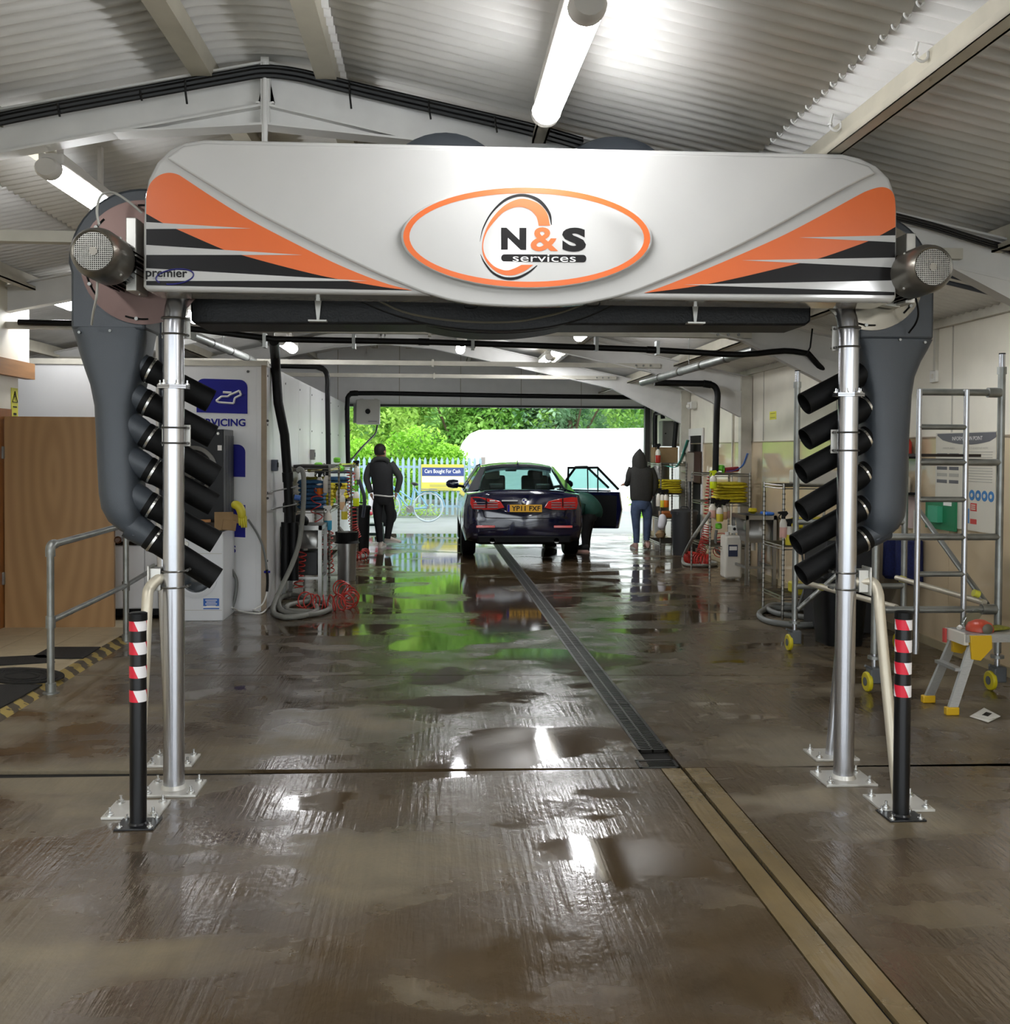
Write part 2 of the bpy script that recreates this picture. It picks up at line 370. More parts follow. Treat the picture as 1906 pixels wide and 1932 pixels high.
# wash-bay left wall: a row of white sheets
wl = wall('wall_wash_bay', (XW-.08, YB, 0), (XW, YE, 2.52), panelw)
yy = YB
k = 0
while yy < YE-.1:
    y1 = min(yy+1.2, YE)
    pn = MB().b2((XW, yy+.004, .02), (XW+.012, y1-.004, 2.50)).build('wall_sheet', panelw, wl)
    yy += 1.2
for yy in range(8):
    for z in (.5, 1.2, 1.9, 2.4): MB().cyl((XW+.012, YB+.1+yy*1.2, z), (XW+.018, YB+.1+yy*1.2, z), .012, n=8).build('screw_cap', MATS['dark_steel'], wl)
wb = wall('wall_partition', (XL, YB, 0), (XW-.081, YB+.1, 2.52), panelw)
MB().b2((XL, YB-.012, 2.49), (XW+.03, YB+.12, 2.545)).build('top_rail', steelp, wb)
MB().b2((XW-.03, YB-.02, 0), (XW+.02, YB+.02, 2.5)).build('corner_post', mat('old_timber', 'a3927c', .6, var=.2), wb)
MB().b2((XL, YB-.006, 0), (-2.45, YB, .1)).build('skirting', MATS['dark_steel'], wb)
for u, v in ((468, 701), (505, 794), (505, 940)): q = P(u, v, YB); MB().cyl(q, q+Vector((0, -.006, 0)), .014, n=8).build('screw_cap', MATS['dark_steel'], wb)
# office wall with the timber door frame
XO = -3.93
wo = wall('wall_office', (XO-.1, 2, 0), (XO, 8.25, 3.2), creamw)
MB().b2((XO-.1, 8.25, 2.0), (XO, 9.72, 3.22)).build('wall_above_door', creamw, wo)
MB().b2((XO-.1, 9.53, 0), (XO, 9.72, 2.0)).build('wall_end', creamw, wo)
MB().b2((XO-.02, 9.72, 2.46), (XO+.0, 9.98, 3.1)).build('end_sheet', panelw, wo)
pine = mat('pine', '9a6230', .45, var=.25, vs=4, stretch=(6, 6, .5)); oak = mat('ochre_timber', 'b07a42', .5, var=.2, vs=4, stretch=(6, .6, 6))
d1 = thing('door_1', 'varnished pine door frame with a plywood door leaf standing open', 'door', (XO, 9.4, 0)); d1['kind'] = 'structure'
dfm = MB(); dfm.b2((XO-.12, 9.20, .02), (XO+.02, 9.52, 2.0)); dfm.build('door_jamb', pine, d1)
MB().b2((XO-.12, 8.25, 1.90), (XO+.025, 9.52, 2.0)).build('door_head', pine, d1)
MB().b2((XO-.12, 8.25, .02), (XO+.02, 8.33, 1.9)).build('door_jamb', pine, d1)
def plymat():
    m = bpy.data.materials.new('plywood'); m.use_nodes = True; N = m.node_tree.nodes; L = m.node_tree.links; b = N['Principled BSDF']
    tc = N.new('ShaderNodeTexCoord'); mp = N.new('ShaderNodeMapping'); mp.inputs['Scale'].default_value = (2.6, 1, .55); mp.inputs['Location'].default_value = (-1.2, 0, -.75); L.new(tc.outputs['Object'], mp.inputs[0])
    wv = N.new('ShaderNodeTexWave'); wv.wave_type = 'RINGS'; wv.rings_direction = 'Y'; wv.inputs['Scale'].default_value = 1.3; wv.inputs['Distortion'].default_value = 2.5; wv.inputs['Detail'].default_value = 3; wv.inputs['Detail Scale'].default_value = 1.2
    L.new(mp.outputs[0], wv.inputs[0]); cr = N.new('ShaderNodeValToRGB'); cr.color_ramp.elements[0].color = lin('9c774e'); cr.color_ramp.elements[1].color = lin('a88359'); L.new(wv.outputs[0], cr.inputs[0])
    L.new(cr.outputs[0], b.inputs['Base Color']); b.inputs['Roughness'].default_value = .4; return m
ply = plymat()
dY = 9.36; dz0 = .03
leaf = MB().b2((XO+.03, dY-.02, dz0), (XO+.99, dY+.02, 1.93)).build('door_leaf', ply, d1)
for z in (.42, 1.55): MB().b2((XO+.0, dY-.05, z), (XO+.035, dY-.02, z+.11)).build('hinge', galv, d1)
kn = P(225, 1018, dY-.04); MB().lathe([(.012, 0), (.012, .03), (.03, .04), (.034, .06), (.02, .075)], (kn.x, dY-.02, kn.z), (0, -1, 0), 14).build('door_knob', mat('brown_knob', '4a2c1c', .3), d1)
# timber beam, arrow sign, warning sign
tag(MB().b2((XO-.03, 7.6, 2.30), (XO+.06, 9.96, 2.45)).build('timber_beam', oak), 'ochre timber beam end fixed across the office wall above the door', 'beam')
ar = thing('arrow_sign', 'white paper sign with a grey outlined arrow above the door frame', 'sign', (XO+.004, 9.2, 2.1))
MB().b2((XO, 8.95, 2.06), (XO+.004, 9.32, 2.2)).build('sheet', mat('paper', 'e4e2da', .7), ar)
pts = [(9.0, 2.115), (9.2, 2.115), (9.2, 2.085), (9.29, 2.13), (9.2, 2.175), (9.2, 2.145), (9.0, 2.145)]
am = MB()
for i in range(len(pts)):
    a, b = pts[i], pts[(i+1) % len(pts)]; am.cyl((XO+.006, a[0], a[1]), (XO+.006, b[0], b[1]), .004, n=6)
am.build('arrow', mat('pencil_grey', '5a5a5a', .6), ar)
yel = mat('sign_yellow', 'dcd84a', .5, var=.03)
ws = thing('warning_sign', 'narrow yellow electrical hazard sign on the office wall corner', 'sign', (XO, 9.62, 1.93))
MB().b2((XO+.0, 9.56, 1.93), (XO+.006, 9.70, 2.20)).build('plate', yel, ws)
tri = [(9.575, 2.07), (9.685, 2.07), (9.63, 2.17)]
tm = MB()
for i in range(3): a, b = tri[i], tri[(i+1) % 3]; tm.cyl((XO+.008, a[0], a[1]), (XO+.008, b[0], b[1]), .004, n=6)
tm.build('hazard_triangle', ink, ws)
MB().b2((XO+.006, 9.59, 2.02), (XO+.009, 9.67, 2.032)).build('printed_bar', ink, ws); MB().b2((XO+.006, 9.6, 1.95), (XO+.009, 9.66, 1.97)).build('printed_bar', ink, ws)
tm = MB(); tm.ext([Vector((XO+.006, y, z)) for y, z in ((9.625, 2.155), (9.64, 2.12), (9.63, 2.115), (9.64, 2.08), (9.618, 2.12), (9.628, 2.125))], (.003, 0, 0))
tm.build('lightning_bolt', ink, ws)
# ------------------------------------------------------------------ steel roof: portal frames, purlins
def ibeam(m, a, b, d, wdt=.11, tf=.012):            # a, b: top centre line; web hangs below by d
    a, b = Vector(a), Vector(b); t = (b-a).normalized(); y = Vector((0, 1, 0)); n = t.cross(y).normalized(); n = n if n.z < 0 else -n
    for o0, o1, hw in ((0, tf, wdt/2), (tf, d-tf, .006), (d-tf, d, wdt/2)):
        q = lambda p, o: [p+n*o-y*hw, p+n*o+y*hw]
        A = q(a, o0)+list(reversed(q(a, o1))); B = q(b, o0)+list(reversed(q(b, o1))); m.prism(A, B)
frm_mats = steelw
def portal(Y, label, tieZ=2.78, rod=False, left_to=XL+.1, tiem=None):
    f = thing('portal_frame', label, 'roof frame', (RX, Y, RZ), 'white steel roof frames across the hall')
    top = .055
    for sgn, xe in ((-1, left_to), (1, XR-.06)):
        m = MB(); ibeam(m, (RX, Y, RZ-.05-top), (xe, Y, RZ-.05-top-SL*abs(xe-RX)), .235); m.build('rafter', frm_mats, f)
    # apex haunch
    zb = RZ-.05-top-.235
    MB().prism([Vector((RX-.78, Y-.006, zb-SL*.78)), Vector((RX, Y-.006, zb-.10)), Vector((RX+.78, Y-.006, zb-SL*.78)), Vector((RX, Y-.006, zb))],
               [Vector((RX-.78, Y+.006, zb-SL*.78)), Vector((RX, Y+.006, zb-.10)), Vector((RX+.78, Y+.006, zb-SL*.78)), Vector((RX, Y+.006, zb))]).build('apex_gusset', frm_mats, f)
    for s in (-1, 1):
        A = [Vector((RX+s*.80, Y+dy, zb-SL*.78+dz)) for dy, dz in ((-.065, 0), (.065, 0), (.065, -.012), (-.065, -.012))]; B = [Vector((RX+s*.01, Y+dy, zb-.10+dz)) for dy, dz in ((-.065, 0), (.065, 0), (.065, -.012), (-.065, -.012))]; MB().prism(A, B).build('gusset_flange', frm_mats, f)
    MB().b2((RX-.022, Y-.064, zb-.11), (RX+.022, Y+.064, RZ-.09)).build('apex_plate', frm_mats, f)
    # eaves haunch and column at the right-hand wall
    xe = XR-.06; ze = RZ-.05-top-SL*(xe-RX)
    hp = [Vector((xe-1.35, Y-.05, ze+SL*1.35-.22)), Vector((xe, Y-.05, ze-.22)), Vector((xe, Y-.05, ze-.60)), ]
    MB().ext(hp, (0, .10, 0)).build('haunch', frm_mats, f)
    MB().b2((xe-.10, Y-.06, 0), (xe+.05, Y+.06, ze)).build('column', steelp, f)
    # tie bar
    tx0 = max(left_to, -5.0)
    MB().b2((tx0, Y-.05, tieZ-.03), (2.95, Y+.02, tieZ+.03)).build('tie_bar', tiem or steelp, f)
    for x in (-.1,): MB().b2((x-.015, Y-.07, tieZ-.05), (x+.015, Y+.03, tieZ+.05)).build('splice_plate', steelp, f)
    for x in (2.62, 2.72, 2.82): MB().cyl((x, Y-.062, tieZ), (x, Y-.05, tieZ), .014, n=8).build('bolt', galv, f)
    return f
f1 = portal(5.62, 'white roof frame with an apex gusset just behind the orange and white banner')
MB().cyl((RX, 5.56, RZ-.12), (RX, 5.56, 2.4), .016, n=10).build('drop_rod', steelw, f1)
f2 = portal(9.5, 'roof frame carrying the thick black pipe along its tie bar', 2.76)
f3 = portal(13.5, 'roof frame whose haunch meets the wall column beside the yellow wall notice', 2.80)
f4 = portal(16.9, 'roof frame closest to the far gable wall', 2.88)
# purlins: rolled Z sections fixed under the sheets
for x, lab in ((RX-.33, 'purlin just left of the curved roof ridge'), (RX+.33, 'purlin just right of the curved roof ridge'), (.57, 'purlin that carries the largest bright tube light'),
               (1.90, 'wide purlin beside the row of sheet clips on the right roof slope'), (3.21, 'purlin near the eaves above the right wall'), (-2.41, 'purlin above the tube light left of the banner'), (-3.75, 'purlin above the office wall'), (-5.0, 'purlin above the outer left wall')):
    z = rz(x)-.03; s = 1 if x > RX else -1; mm = MB()
    mm.b2((x-.006, YF, z-.15), (x+.006, YE, z)); mm.b2((x-.005, YF, z-.012), (x+s*.06, YE, z)); mm.b2((x+.005, YF, z-.15), (x-s*.07, YE, z-.138)); mm.b2((x-s*.07, YF, z-.15), (x-s*.062, YE, z-.115))
    if abs(abs(x-RX)-.33) < .02: mm = MB(); mm.b2((x-.055, YF, z-.11), (x+.055, YE, z-.098)); mm.b2((x-.055, YF, z-.1), (x-.045, YE, z)); mm.b2((x+.045, YF, z-.1), (x+.055, YE, z))
    tag(mm.build('purlin', mat('purlin_cream', 'b7b1a0', .5, var=.12, vs=6)), 'cream steel '+lab, 'purlin', 'roof purlins')
# sheet clips along the lap on the right roof slope
for k in range(26):
    y = 2.6+k*.1+.05; x = 1.70; z = rz(x)-.022
    if k == 0:
        hk = thing('sheet_clip', 'small white J hook clip along the roof sheet lap beside the wide purlin', 'clip', (x, y, z), 'J hook clips along the sheet lap')
        MB().tube(smooth([(0, 0, .01), (-.004, 0, -.012), (.008, 0, -.024), (.02, 0, -.012), (.018, 0, 0)], 4), .004, 6).build('hook', steelw, hk, local=True)
        MB().cyl((.008, -.0, -.006), (.008, 0, .012), .008, n=8).build('washer', steelw, hk, local=True)
    else: dup(hk, (x, y, z))
for k in range(4):
    y = 3.0+k*.86; x = 1.86; z = rz(x)-.055
    if k == 0:
        hb = thing('hook_bolt', 'white hook bolt holding the wide purlin to the roof sheet', 'bolt', (x, y, z), 'hook bolts on the wide purlin')
        MB().tube(smooth([(-.01, 0, .05), (-.02, 0, 0), (-.015, 0, -.02), (.01, 0, -.03), (.03, 0, -.015), (.03, 0, .01)], 4), .006, 6).build('hook', steelw, hb, local=True)
        MB().cyl((-.02, 0, -.004), (-.02, 0, .004), .012, n=8).build('nut', steelw, hb, local=True)
    else: dup(hb, (x, y, z))
# ------------------------------------------------------------------ tube lights
tubem = mat('lit_diffuser', 'fff6ea', .4, emit=('fafcff', TUBE)); endm = mat('fitting_grey', 'b9b5ae', .5)
def tube_light(p, q, label, first=True):
    p, q = Vector(p), Vector(q); d = (q-p); n = d.normalized(); c = (p+q)/2
    t = thing('tube_light', label, 'ceiling light', c, 'weatherproof tube lights under the roof')
    m = MB(); r = .062
    def ring(pt, k=1.0):
        o = []
        for i in range(16):
            a = 2*math.pi*i/16; o.append(pt+Vector((1, 0, 0))*(r*1.05*k*math.cos(a))+Vector((0, 0, 1))*(r*k*math.sin(a)*(.8 if math.sin(a) > 0 else 1)))
        return o
    m.loft([ring(p+n*.06), ring(q-n*.06)]); m.build('diffuser', tubem, t)
    for a, b in ((p, p+n*.07), (q, q-n*.07)): e = MB(); e.loft([ring(a, .85), ring(a.lerp(b, .35), 1.06), ring(b, 1.06)]); e.build('end_cap', endm, t)
    MB().b2((c.x-.068, min(p.y, q.y)+.03, c.z+.021), (c.x+.070, max(p.y, q.y)-.03, c.z+.085)).build('body', endm, t, .01)
    for f in (.2, .8): pt = p.lerp(q, f); MB().b2((pt.x-.012, pt.y-.02, pt.z+.08), (pt.x+.012, pt.y+.02, rz(pt.x)-.06)).build('bracket', endm, t)
    return t
tube_light(P(1112, 0, 3.55), P(1028, 218, 4.82), 'largest bright tube light, hanging above the banner on the right roof slope')
tube_light(P(85, 312, 5.72), P(212, 400, 6.75), 'bright tube light left of the banner above the fan motor with a looped cable')
tube_light(P(1082, 632, 10.4), P(1122, 616, 9.2), 'tube light showing just below the black overhead duct on the right') if 0 else None
def tl(u, v, Y, ln_, label):
    c = P(u, v, Y); z = min(c.z, rz(c.x)-.14); tube_light((c.x, c.y-ln_/2, c.z), (c.x, c.y+ln_/2, c.z), label)
tl(116, 567, 9.93, .62, 'tube light beside the left dryer duct, seen through the roof frame')
tl(1106, 624, 11.6, 1.3, 'tube light just under the black overhead duct right of the oval bulge')
tl(1057, 658, 14.5, 1.3, 'tube light in front of the far gable, above the car')
tl(1030, 678, 16.1, 1.1, 'smallest tube light close to the far gable wall')
tl(870, 653, 14.6, 1.2, 'tube light near the middle of the wash bay roof')
tl(541, 650, 12.5, 1.1, 'tube light beside the thick black down pipe of the wash bay')
tl(362, 598, 12.0, 1.0, 'tube light half hidden by the left aluminium post')
tube_light((.55, .6, 3.27), (.55, 1.85, 3.27), 'tube light on the right slope over the entrance')  # unseen extra lamp, added to brighten the roof
tube_light((-2.35, 2.2, 3.22), (-2.35, 3.45, 3.22), 'tube light on the left slope over the entrance')  # not in view, put in as fill light for the roof
tube_light((3.0, 1.4, 2.82), (3.0, 2.65, 2.82), 'tube light over the entrance close to the right wall')  # added outside the frame to light the right-hand wall
tube_light((3.0, 6.6, 2.85), (3.0, 7.5, 2.85), 'tube light behind the banner close to the right wall')  # added where the banner hides it, to lift the right-hand wall
# ================================================================== THE DRYER GANTRY
YG = 4.95
duct = mat('grey_moulding', '3d4248', .42, var=.06, vs=4, bump=.12, bs=260)
gelw = mat('white_gelcoat', 'bbbab7', .12, var=.02, coat=.6)
fiber = mat('black_fibreglass', '121315', .55, var=.5, vs=40, bump=.3, bs=90)
cowl = mat('motor_cowl', '77736a', .3, metal=.8, var=.06)
plate = mat('zinc_plate', 'cfcdc6', .35, metal=.5, var=.1)
gb = PG(960, 1485)
ga = thing('car_dryer_gantry', 'white and orange drive-through car dryer arch on aluminium posts with black side nozzles', 'car dryer', (.38, YG, 0))
def bolt(p, parent, name='bolt', r=.013, h=.022):
    m = MB(); m.cyl(p, Vector(p)+Vector((0, 0, .005)), r*1.5, n=12); m.cyl(Vector(p)+Vector((0, 0, .005)), Vector(p)+Vector((0, 0, h*.6)), r, n=6); m.cyl(Vector(p)+Vector((0, 0, h*.6)), Vector(p)+Vector((0, 0, h*1.5)), r*.5, n=8)
    return m.build(name, mat('bright_zinc', 'd8d8d6', .25, metal=.9), parent)
def base(c, wx, wy, parent, m=plate, t=.012):
    b = MB().b2((c[0]-wx/2, c[1]-wy/2, 0), (c[0]+wx/2, c[1]+wy/2, t)).build('base_plate', m, parent, .002)
    for sx in (-1, 1):
        for sy in (-1, 1): bolt((c[0]+sx*(wx/2-.03), c[1]+sy*(wy/2-.03), t), b)
    return b
XPL = PG(330, 1488).x; XPR = PG(1598, 1476).x
def ubolt(c, r, parent, side=-1, w=.062):            # U bolt round a post, legs forward
    pts = [Vector((c.x-w, c.y+.045*-1, c.z)), Vector((c.x-w, c.y-.0, c.z))]+[Vector((c.x-r*1.08*math.cos(a), c.y-r*1.08*math.sin(a), c.z)) for a in [math.pi*k/10 for k in range(11)]]+[Vector((c.x+w, c.y, c.z))]
    return MB().tube(pts[2:-1], .005, 6).build('u_bolt', mat('dark_zinc', '66645f', .35, metal=.8), parent)
pr = .05
for s, xp, yp in ((-1, XPL, YG), (1, XPR, YG)):
    ztop = P(330, 565, YG).z if s < 0 else P(1607, 585, YG).z
    # front post with an elbow at the top, rear post behind it
    po = MB().tube([Vector((xp, yp, .01)), Vector((xp, yp, ztop-.18))]+smooth([Vector((xp, yp, ztop-.12)), Vector((xp+(-s)*.006, yp+.03, ztop-.02)), Vector((xp+(-s)*.02, yp+.12, ztop+.07)), Vector((xp+(-s)*.02, yp+.3, ztop+.10))], 5), pr, 24).build('post', alu, ga)
    MB().tube([Vector((xp, yp, .012)), Vector((xp, yp, .03))], [pr+.012, pr+.002], 24).build('weld_bead', plate, ga)
    base((xp, yp, 0), .26, .23, ga)
    rc = PG(327, 1437) if s < 0 else PG(1568, 1426)
    base((rc.x, rc.y, 0), .24, .2, ga)
    xt = P(312, 800, rc.y).x if s < 0 else P(1606, 800, rc.y).x
    MB().tube([Vector((rc.x, rc.y, .01)), Vector((xt, rc.y-.02, 1.2)), Vector((xt, rc.y-.02, ztop+.05))], .042 if s < 0 else .03, 18).build('rear_post', alu, ga)
    # brace from the low clamp down to its own plate beside the bollard
    bc = PG(258, 1530) if s < 0 else PG(1695, 1517)
    base((bc.x, bc.y, 0), .25, .22, ga)
    tp = P(300, 1092, YG-.02) if s < 0 else P(1645, 1098, YG-.02)
    el = P(280, 1120, YG-.08) if s < 0 else P(1657, 1130, YG-.08)
    MB().tube(smooth([Vector((xp+s*.05, YG, tp.z+.0)), tp, el.lerp(tp, .35)+Vector((s*.012, 0, .0)), el+Vector((0, -.02, -.05)), el.lerp(Vector((bc.x, bc.y, .01)), .4), Vector((bc.x, bc.y, .01))], 6), .026, 14).build('brace', mat('cream_tube', 'c9c1ae', .4, metal=.4), ga)
    # clamps
    zs = [(601, 631, 1), (807, 836, 1), (1077, 1107, 0)] if s < 0 else [(619, 655, 1), (816, 850, 1), (1080, 1111, 0)]
    uu = 332 if s < 0 else 1606
    for va, vb, k in zs:
        za, zb = P(uu, va, YG).z, P(uu, vb, YG).z; zm = (za+zb)/2; hh = za-zb+.03
        if k:
            sd = -1 if s < 0 else -1
            MB().b2((xp-.068, yp+.045, zm-hh/2), (xp+.068, yp+.055, zm+hh/2)).build('clamp_plate', plate, ga, .003)
        else:
            q = MB(); q.b2((xp+s*.055, yp-.03, zm-hh/2), (xp+s*.105, yp+.05, zm+hh/2)); q.b2((xp+s*.105, yp-.05, zm-hh/2-.015), (xp+s*.113, yp+.06, zm+hh/2+.015)); q.build('clamp_bracket', plate, ga, .003)
        for z in (za, zb):
            ubolt(Vector((xp, yp, z)), pr, ga)
            for sx in (-1, 1): MB().cyl((xp+sx*.058, yp+.02, z), (xp+sx*.058, yp+.075, z), .007, n=8).build('clamp_stud', MATS['dark_zinc'], ga)
    fz = P(uu, 730 if s < 0 else 745, YG).z
    fl = MB(); fl.cyl((xp, yp, fz-.009), (xp, yp, fz-.001), .078, n=6); fl.cyl((xp, yp, fz+.001), (xp, yp, fz+.009), .078, n=6); fo = fl.build('post_flange', alu, ga); fo['kind'] = 'stuff'
    for k in range(6):
        a = R(60*k); bolt((xp+.064*math.cos(a), yp+.064*math.sin(a), fz+.009), ga, 'flange_bolt', .008, .015)
# -------- banner shell
YBN = 4.70
def bp(pts, Y=YBN): return [P(u, v, Y) for u, v in pts]
outl = [(275, 549), (269, 540), (270, 420), (272, 375), (279, 338), (295, 306), (320, 281), (350, 267), (385, 262), (700, 269), (1100, 279), (1590, 289), (1622, 296), (1655, 311), (1680, 335), (1690, 364), (1694, 400), (1693, 560), (1688, 571), (1200, 564), (780, 557)]
bn = MB().ext(bp(outl), (0, .24, 0)).build('banner_shell', gelw, ga, .02, seg=4)
rp = [(313, 297), (345, 318), (400, 352), (480, 400), (560, 442), (640, 482), (720, 520), (800, 553), (850, 567), (900, 575), (990, 579), (1080, 576), (1140, 566), (1190, 553), (1250, 530), (1320, 500), (1400, 462), (1480, 420), (1560, 375), (1620, 343), (1655, 327), (1640, 312), (1590, 297), (1100, 286), (700, 276), (385, 269), (345, 275)]
sm_ = smooth([Vector((a, b, 0)) for a, b in rp[:8]], 4)+smooth([Vector((a, b, 0)) for a, b in rp[8:21]], 4)+[Vector((a, b, 0)) for a, b in rp[21:]]
MB().ext([P(p.x, p.y, YBN-.016) for p in sm_], (0, .05, 0)).build('raised_panel', gelw, ga, .011, seg=3)
# -------- vinyl graphics: black base, orange sweep, white wedges
def vinyl(name, pts, m, dy, parent=bn): return MB().ext(bp(pts, YBN-dy), (0, .0012, 0)).build(name, m, parent)
def sm2(pts, n=5): return [(p.x, p.y) for p in smooth([Vector((a, b, 0)) for a, b in pts], n)]
lowL = sm2([(276, 403), (308, 421), (335, 433), (420, 470), (455, 481), (540, 504), (620, 523), (720, 541), (778, 548)])
topL = sm2([(778, 548), (720, 532), (640, 500), (560, 461), (470, 414), (400, 371), (350, 338), (335, 329), (318, 326), (300, 331), (285, 344), (278, 360), (276, 375)])
vinyl('black_stripe', lowL+[(276, 538)], ink, .0022); vinyl('orange_sweep', lowL+topL[1:], orange, .0030)
for w_ in ([(276, 419), (276, 432), (474, 431)], [(276, 462), (276, 481), (570, 481)], [(276, 506), (276, 530), (695, 530)]): vinyl('white_wedge', w_, gelw, .0040)
lowR = sm2([(1690, 428), (1661, 444), (1636, 456), (1560, 483), (1519, 494), (1470, 506), (1380, 527), (1300, 542), (1215, 553)])
topR = sm2([(1215, 553), (1260, 537), (1320, 513), (1400, 479), (1480, 443), (1560, 401), (1620, 368), (1645, 357), (1665, 353), (1680, 358), (1688, 371), (1690, 388)])
vinyl('black_stripe', lowR+[(1688, 557)], ink, .0022); vinyl('orange_sweep', lowR+topR[1:], orange, .0030)
for w_ in ([(1690, 444), (1690, 457), (1508, 448)], [(1689, 486), (1689, 505), (1400, 491)], [(1689, 529), (1689, 551), (1290, 537)]): vinyl('white_wedge', w_, gelw, .0040)
navy = mat('navy_print', '2a2a6a', .4)
XD = (P(1400, 450, YBN)-P(500, 432, YBN)).normalized(); ZD = Vector((0, 0, 1))
mpp = YBN/F
o_ = P(315, 518, YBN)
text('maker_lettering', 'premier', ink, bn, o_, XD, ZD, 75*mpp, 20*mpp, .0058, .022)
ell = [P(330+35*math.cos(a)-6*math.sin(a), 520-13*math.sin(a)*1.0-6*math.cos(a)+2, YBN-.0056) for a in [2*math.pi*k/40 for k in range(-14, 24)]]
MB().tube(ell, .0035, 5).build('maker_swoosh', navy, bn)
text('maker_small_print', 'Dryers & Vacs', mat('print_grey', '8a8a92', .5), bn, P(303, 526, YBN), XD, ZD, 27*mpp, 5*mpp, .0058)
# -------- oval sign with the logo
YO = YBN-.045
ov = MB()
def oval(rx, ry, Y, n=72): return [P(994+rx*math.cos(2*math.pi*k/n), 448+ry*math.sin(2*math.pi*k/n)+.008*rx*math.cos(2*math.pi*k/n), Y) for k in range(n)]
ov.loft([oval(236, 97, YBN-.012), oval(237, 97.5, YO+.006), oval(234, 95, YO)]); os_ = ov.build('oval_sign', gelw, ga)
def band(a, b, Y, name, m, parent):
    q = MB(); n = len(a); q.add(a+b, [(i, (i+1) % n, n+(i+1) % n, n+i) for i in range(n)]); return q.build(name, m, parent)
band(oval(233, 94, YO-.0012), oval(221.5, 83.5, YO-.0012), YO, 'orange_ring', orange, os_)
def arc(pts_out, pts_in, m, name):
    a = [P(u, v, YO-.0014) for u, v in sm2(pts_out, 8)]; b = [P(u, v, YO-.0014) for u, v in sm2(pts_in, 8)]
    n = min(len(a), len(b)); q = MB(); q.add(a[:n]+b[:n], [(i, i+1, n+i+1, n+i) for i in range(n-1)]); return q.build(name, m, os_)
def L_(x, y): return (740+x*.2676, 330+y*.2676)
arc([L_(1127, 352), L_(1115, 265), L_(1040, 170), L_(920, 133), L_(800, 165), L_(700, 260), L_(640, 370), L_(618, 470)], [L_(1122, 352), L_(1095, 265), L_(1020, 185), L_(915, 152), L_(805, 183), L_(707, 270), L_(645, 380), L_(620, 470)], ink, 'black_crescent')
arc([L_(622, 560), L_(650, 625), L_(700, 690), L_(760, 728), L_(830, 742), L_(900, 730), L_(970, 690), L_(1028, 638)], [L_(624, 560), L_(660, 622), L_(710, 680), L_(770, 712), L_(830, 722), L_(895, 712), L_(960, 680), L_(1018, 638)], ink, 'black_crescent')
arc([L_(1114, 358), L_(1090, 265), L_(1020, 195), L_(910, 168), L_(800, 210), L_(710, 300), L_(655, 400), L_(635, 500), L_(650, 585), L_(700, 655), L_(770, 700), L_(850, 708), L_(930, 680), L_(996, 634)],
    [L_(1034, 358), L_(1015, 290), L_(960, 240), L_(880, 226), L_(790, 260), L_(720, 330), L_(665, 410), L_(642, 500), L_(662, 580), L_(715, 640), L_(775, 668), L_(820, 672), L_(870, 655), L_(912, 634)], orange, 'orange_crescent')
XO_ = (P(1200, 450, YO)-P(800, 446.8, YO)).normalized(); mo = YO/F
for ch, m_, x0, x1, y0, y1 in (('N', ink, 768, 946, 374, 528), ('&', orange, 976, 1172, 370, 538), ('S', ink, 1198, 1368, 372, 542)):
    u0, v0 = L_(x0, y0); u1, v1 = L_(x1, y1)
    text('logo_letter', ch, m_, os_, P((u0+u1)/2, (v0+v1)/2, YO), XO_, ZD, (u1-u0)*mo, (v1-v0)*mo, .0016, .02 if ch == '&' else .055)
bar = [L_(790+22*math.cos(a)-0, 585+26*math.sin(a)) for a in [math.pi/2+math.pi*k/8 for k in range(9)]]+[L_(1348+22*math.cos(a), 590+26*math.sin(a)) for a in [-math.pi/2+math.pi*k/8 for k in range(9)]]
MB().ext([P(u, v, YO-.0014) for u, v in bar], (0, .001, 0)).build('logo_bar', ink, os_)
u0, v0 = L_(850, 563); u1, v1 = L_(1296, 613)
text('logo_word', 'services', mat('print_white', 'f0eeea', .4), os_, P((u0+u1)/2, (v0+v1)/2, YO), XO_, ZD, (u1-u0)*mo, (v1-v0)*mo, .0028, -.004)
# handles under the shell
for u, v in ((888, 577), (1118, 574)): MB().tube(smooth([P(u-12, v-3, YBN+.05), P(u-10, v+4, YBN+.05), P(u+10, v+4, YBN+.05), P(u+14, v-3, YBN+.05)], 4), .004, 6).build('pull_handle', black, ga)
# -------- overhead duct behind the banner
YD = 5.12
od = MB().ext([P(358, 540, YD), P(360, 604, YD), P(366, 611, YD), P(1520, 614, YD), P(1531, 606, YD), P(1531, 555, YD)], (0, .34, 0)).build('overhead_duct', fiber, ga, .012)
for r_, dy, vb in ((0, -.02, 0), (1, .05, 10)):
    pts = sm2([(640-40*r_, 548), (700, 578-r_*4), (760, 600+r_*2), (830, 616+vb*.4), (905, 624+vb*.5), (980, 624+vb*.4), (1050, 615+vb*.3), (1110, 598), (1170, 570)])
    MB().ext([P(u, v, YD+dy) for u, v in pts], (0, .30, 0)).build('scroll_belly', fiber, ga, .02)
for r_ in (0,):
    a = [P(u, v, YD-.026) for u, v in sm2([(700, 560), (760, 588), (830, 602), (905, 608), (980, 606), (1050, 592), (1100, 575)])]
    MB().tube(a, .006, 6).build('moulding_seam', mat('resin_seam', '5f5a4c', .5), ga)
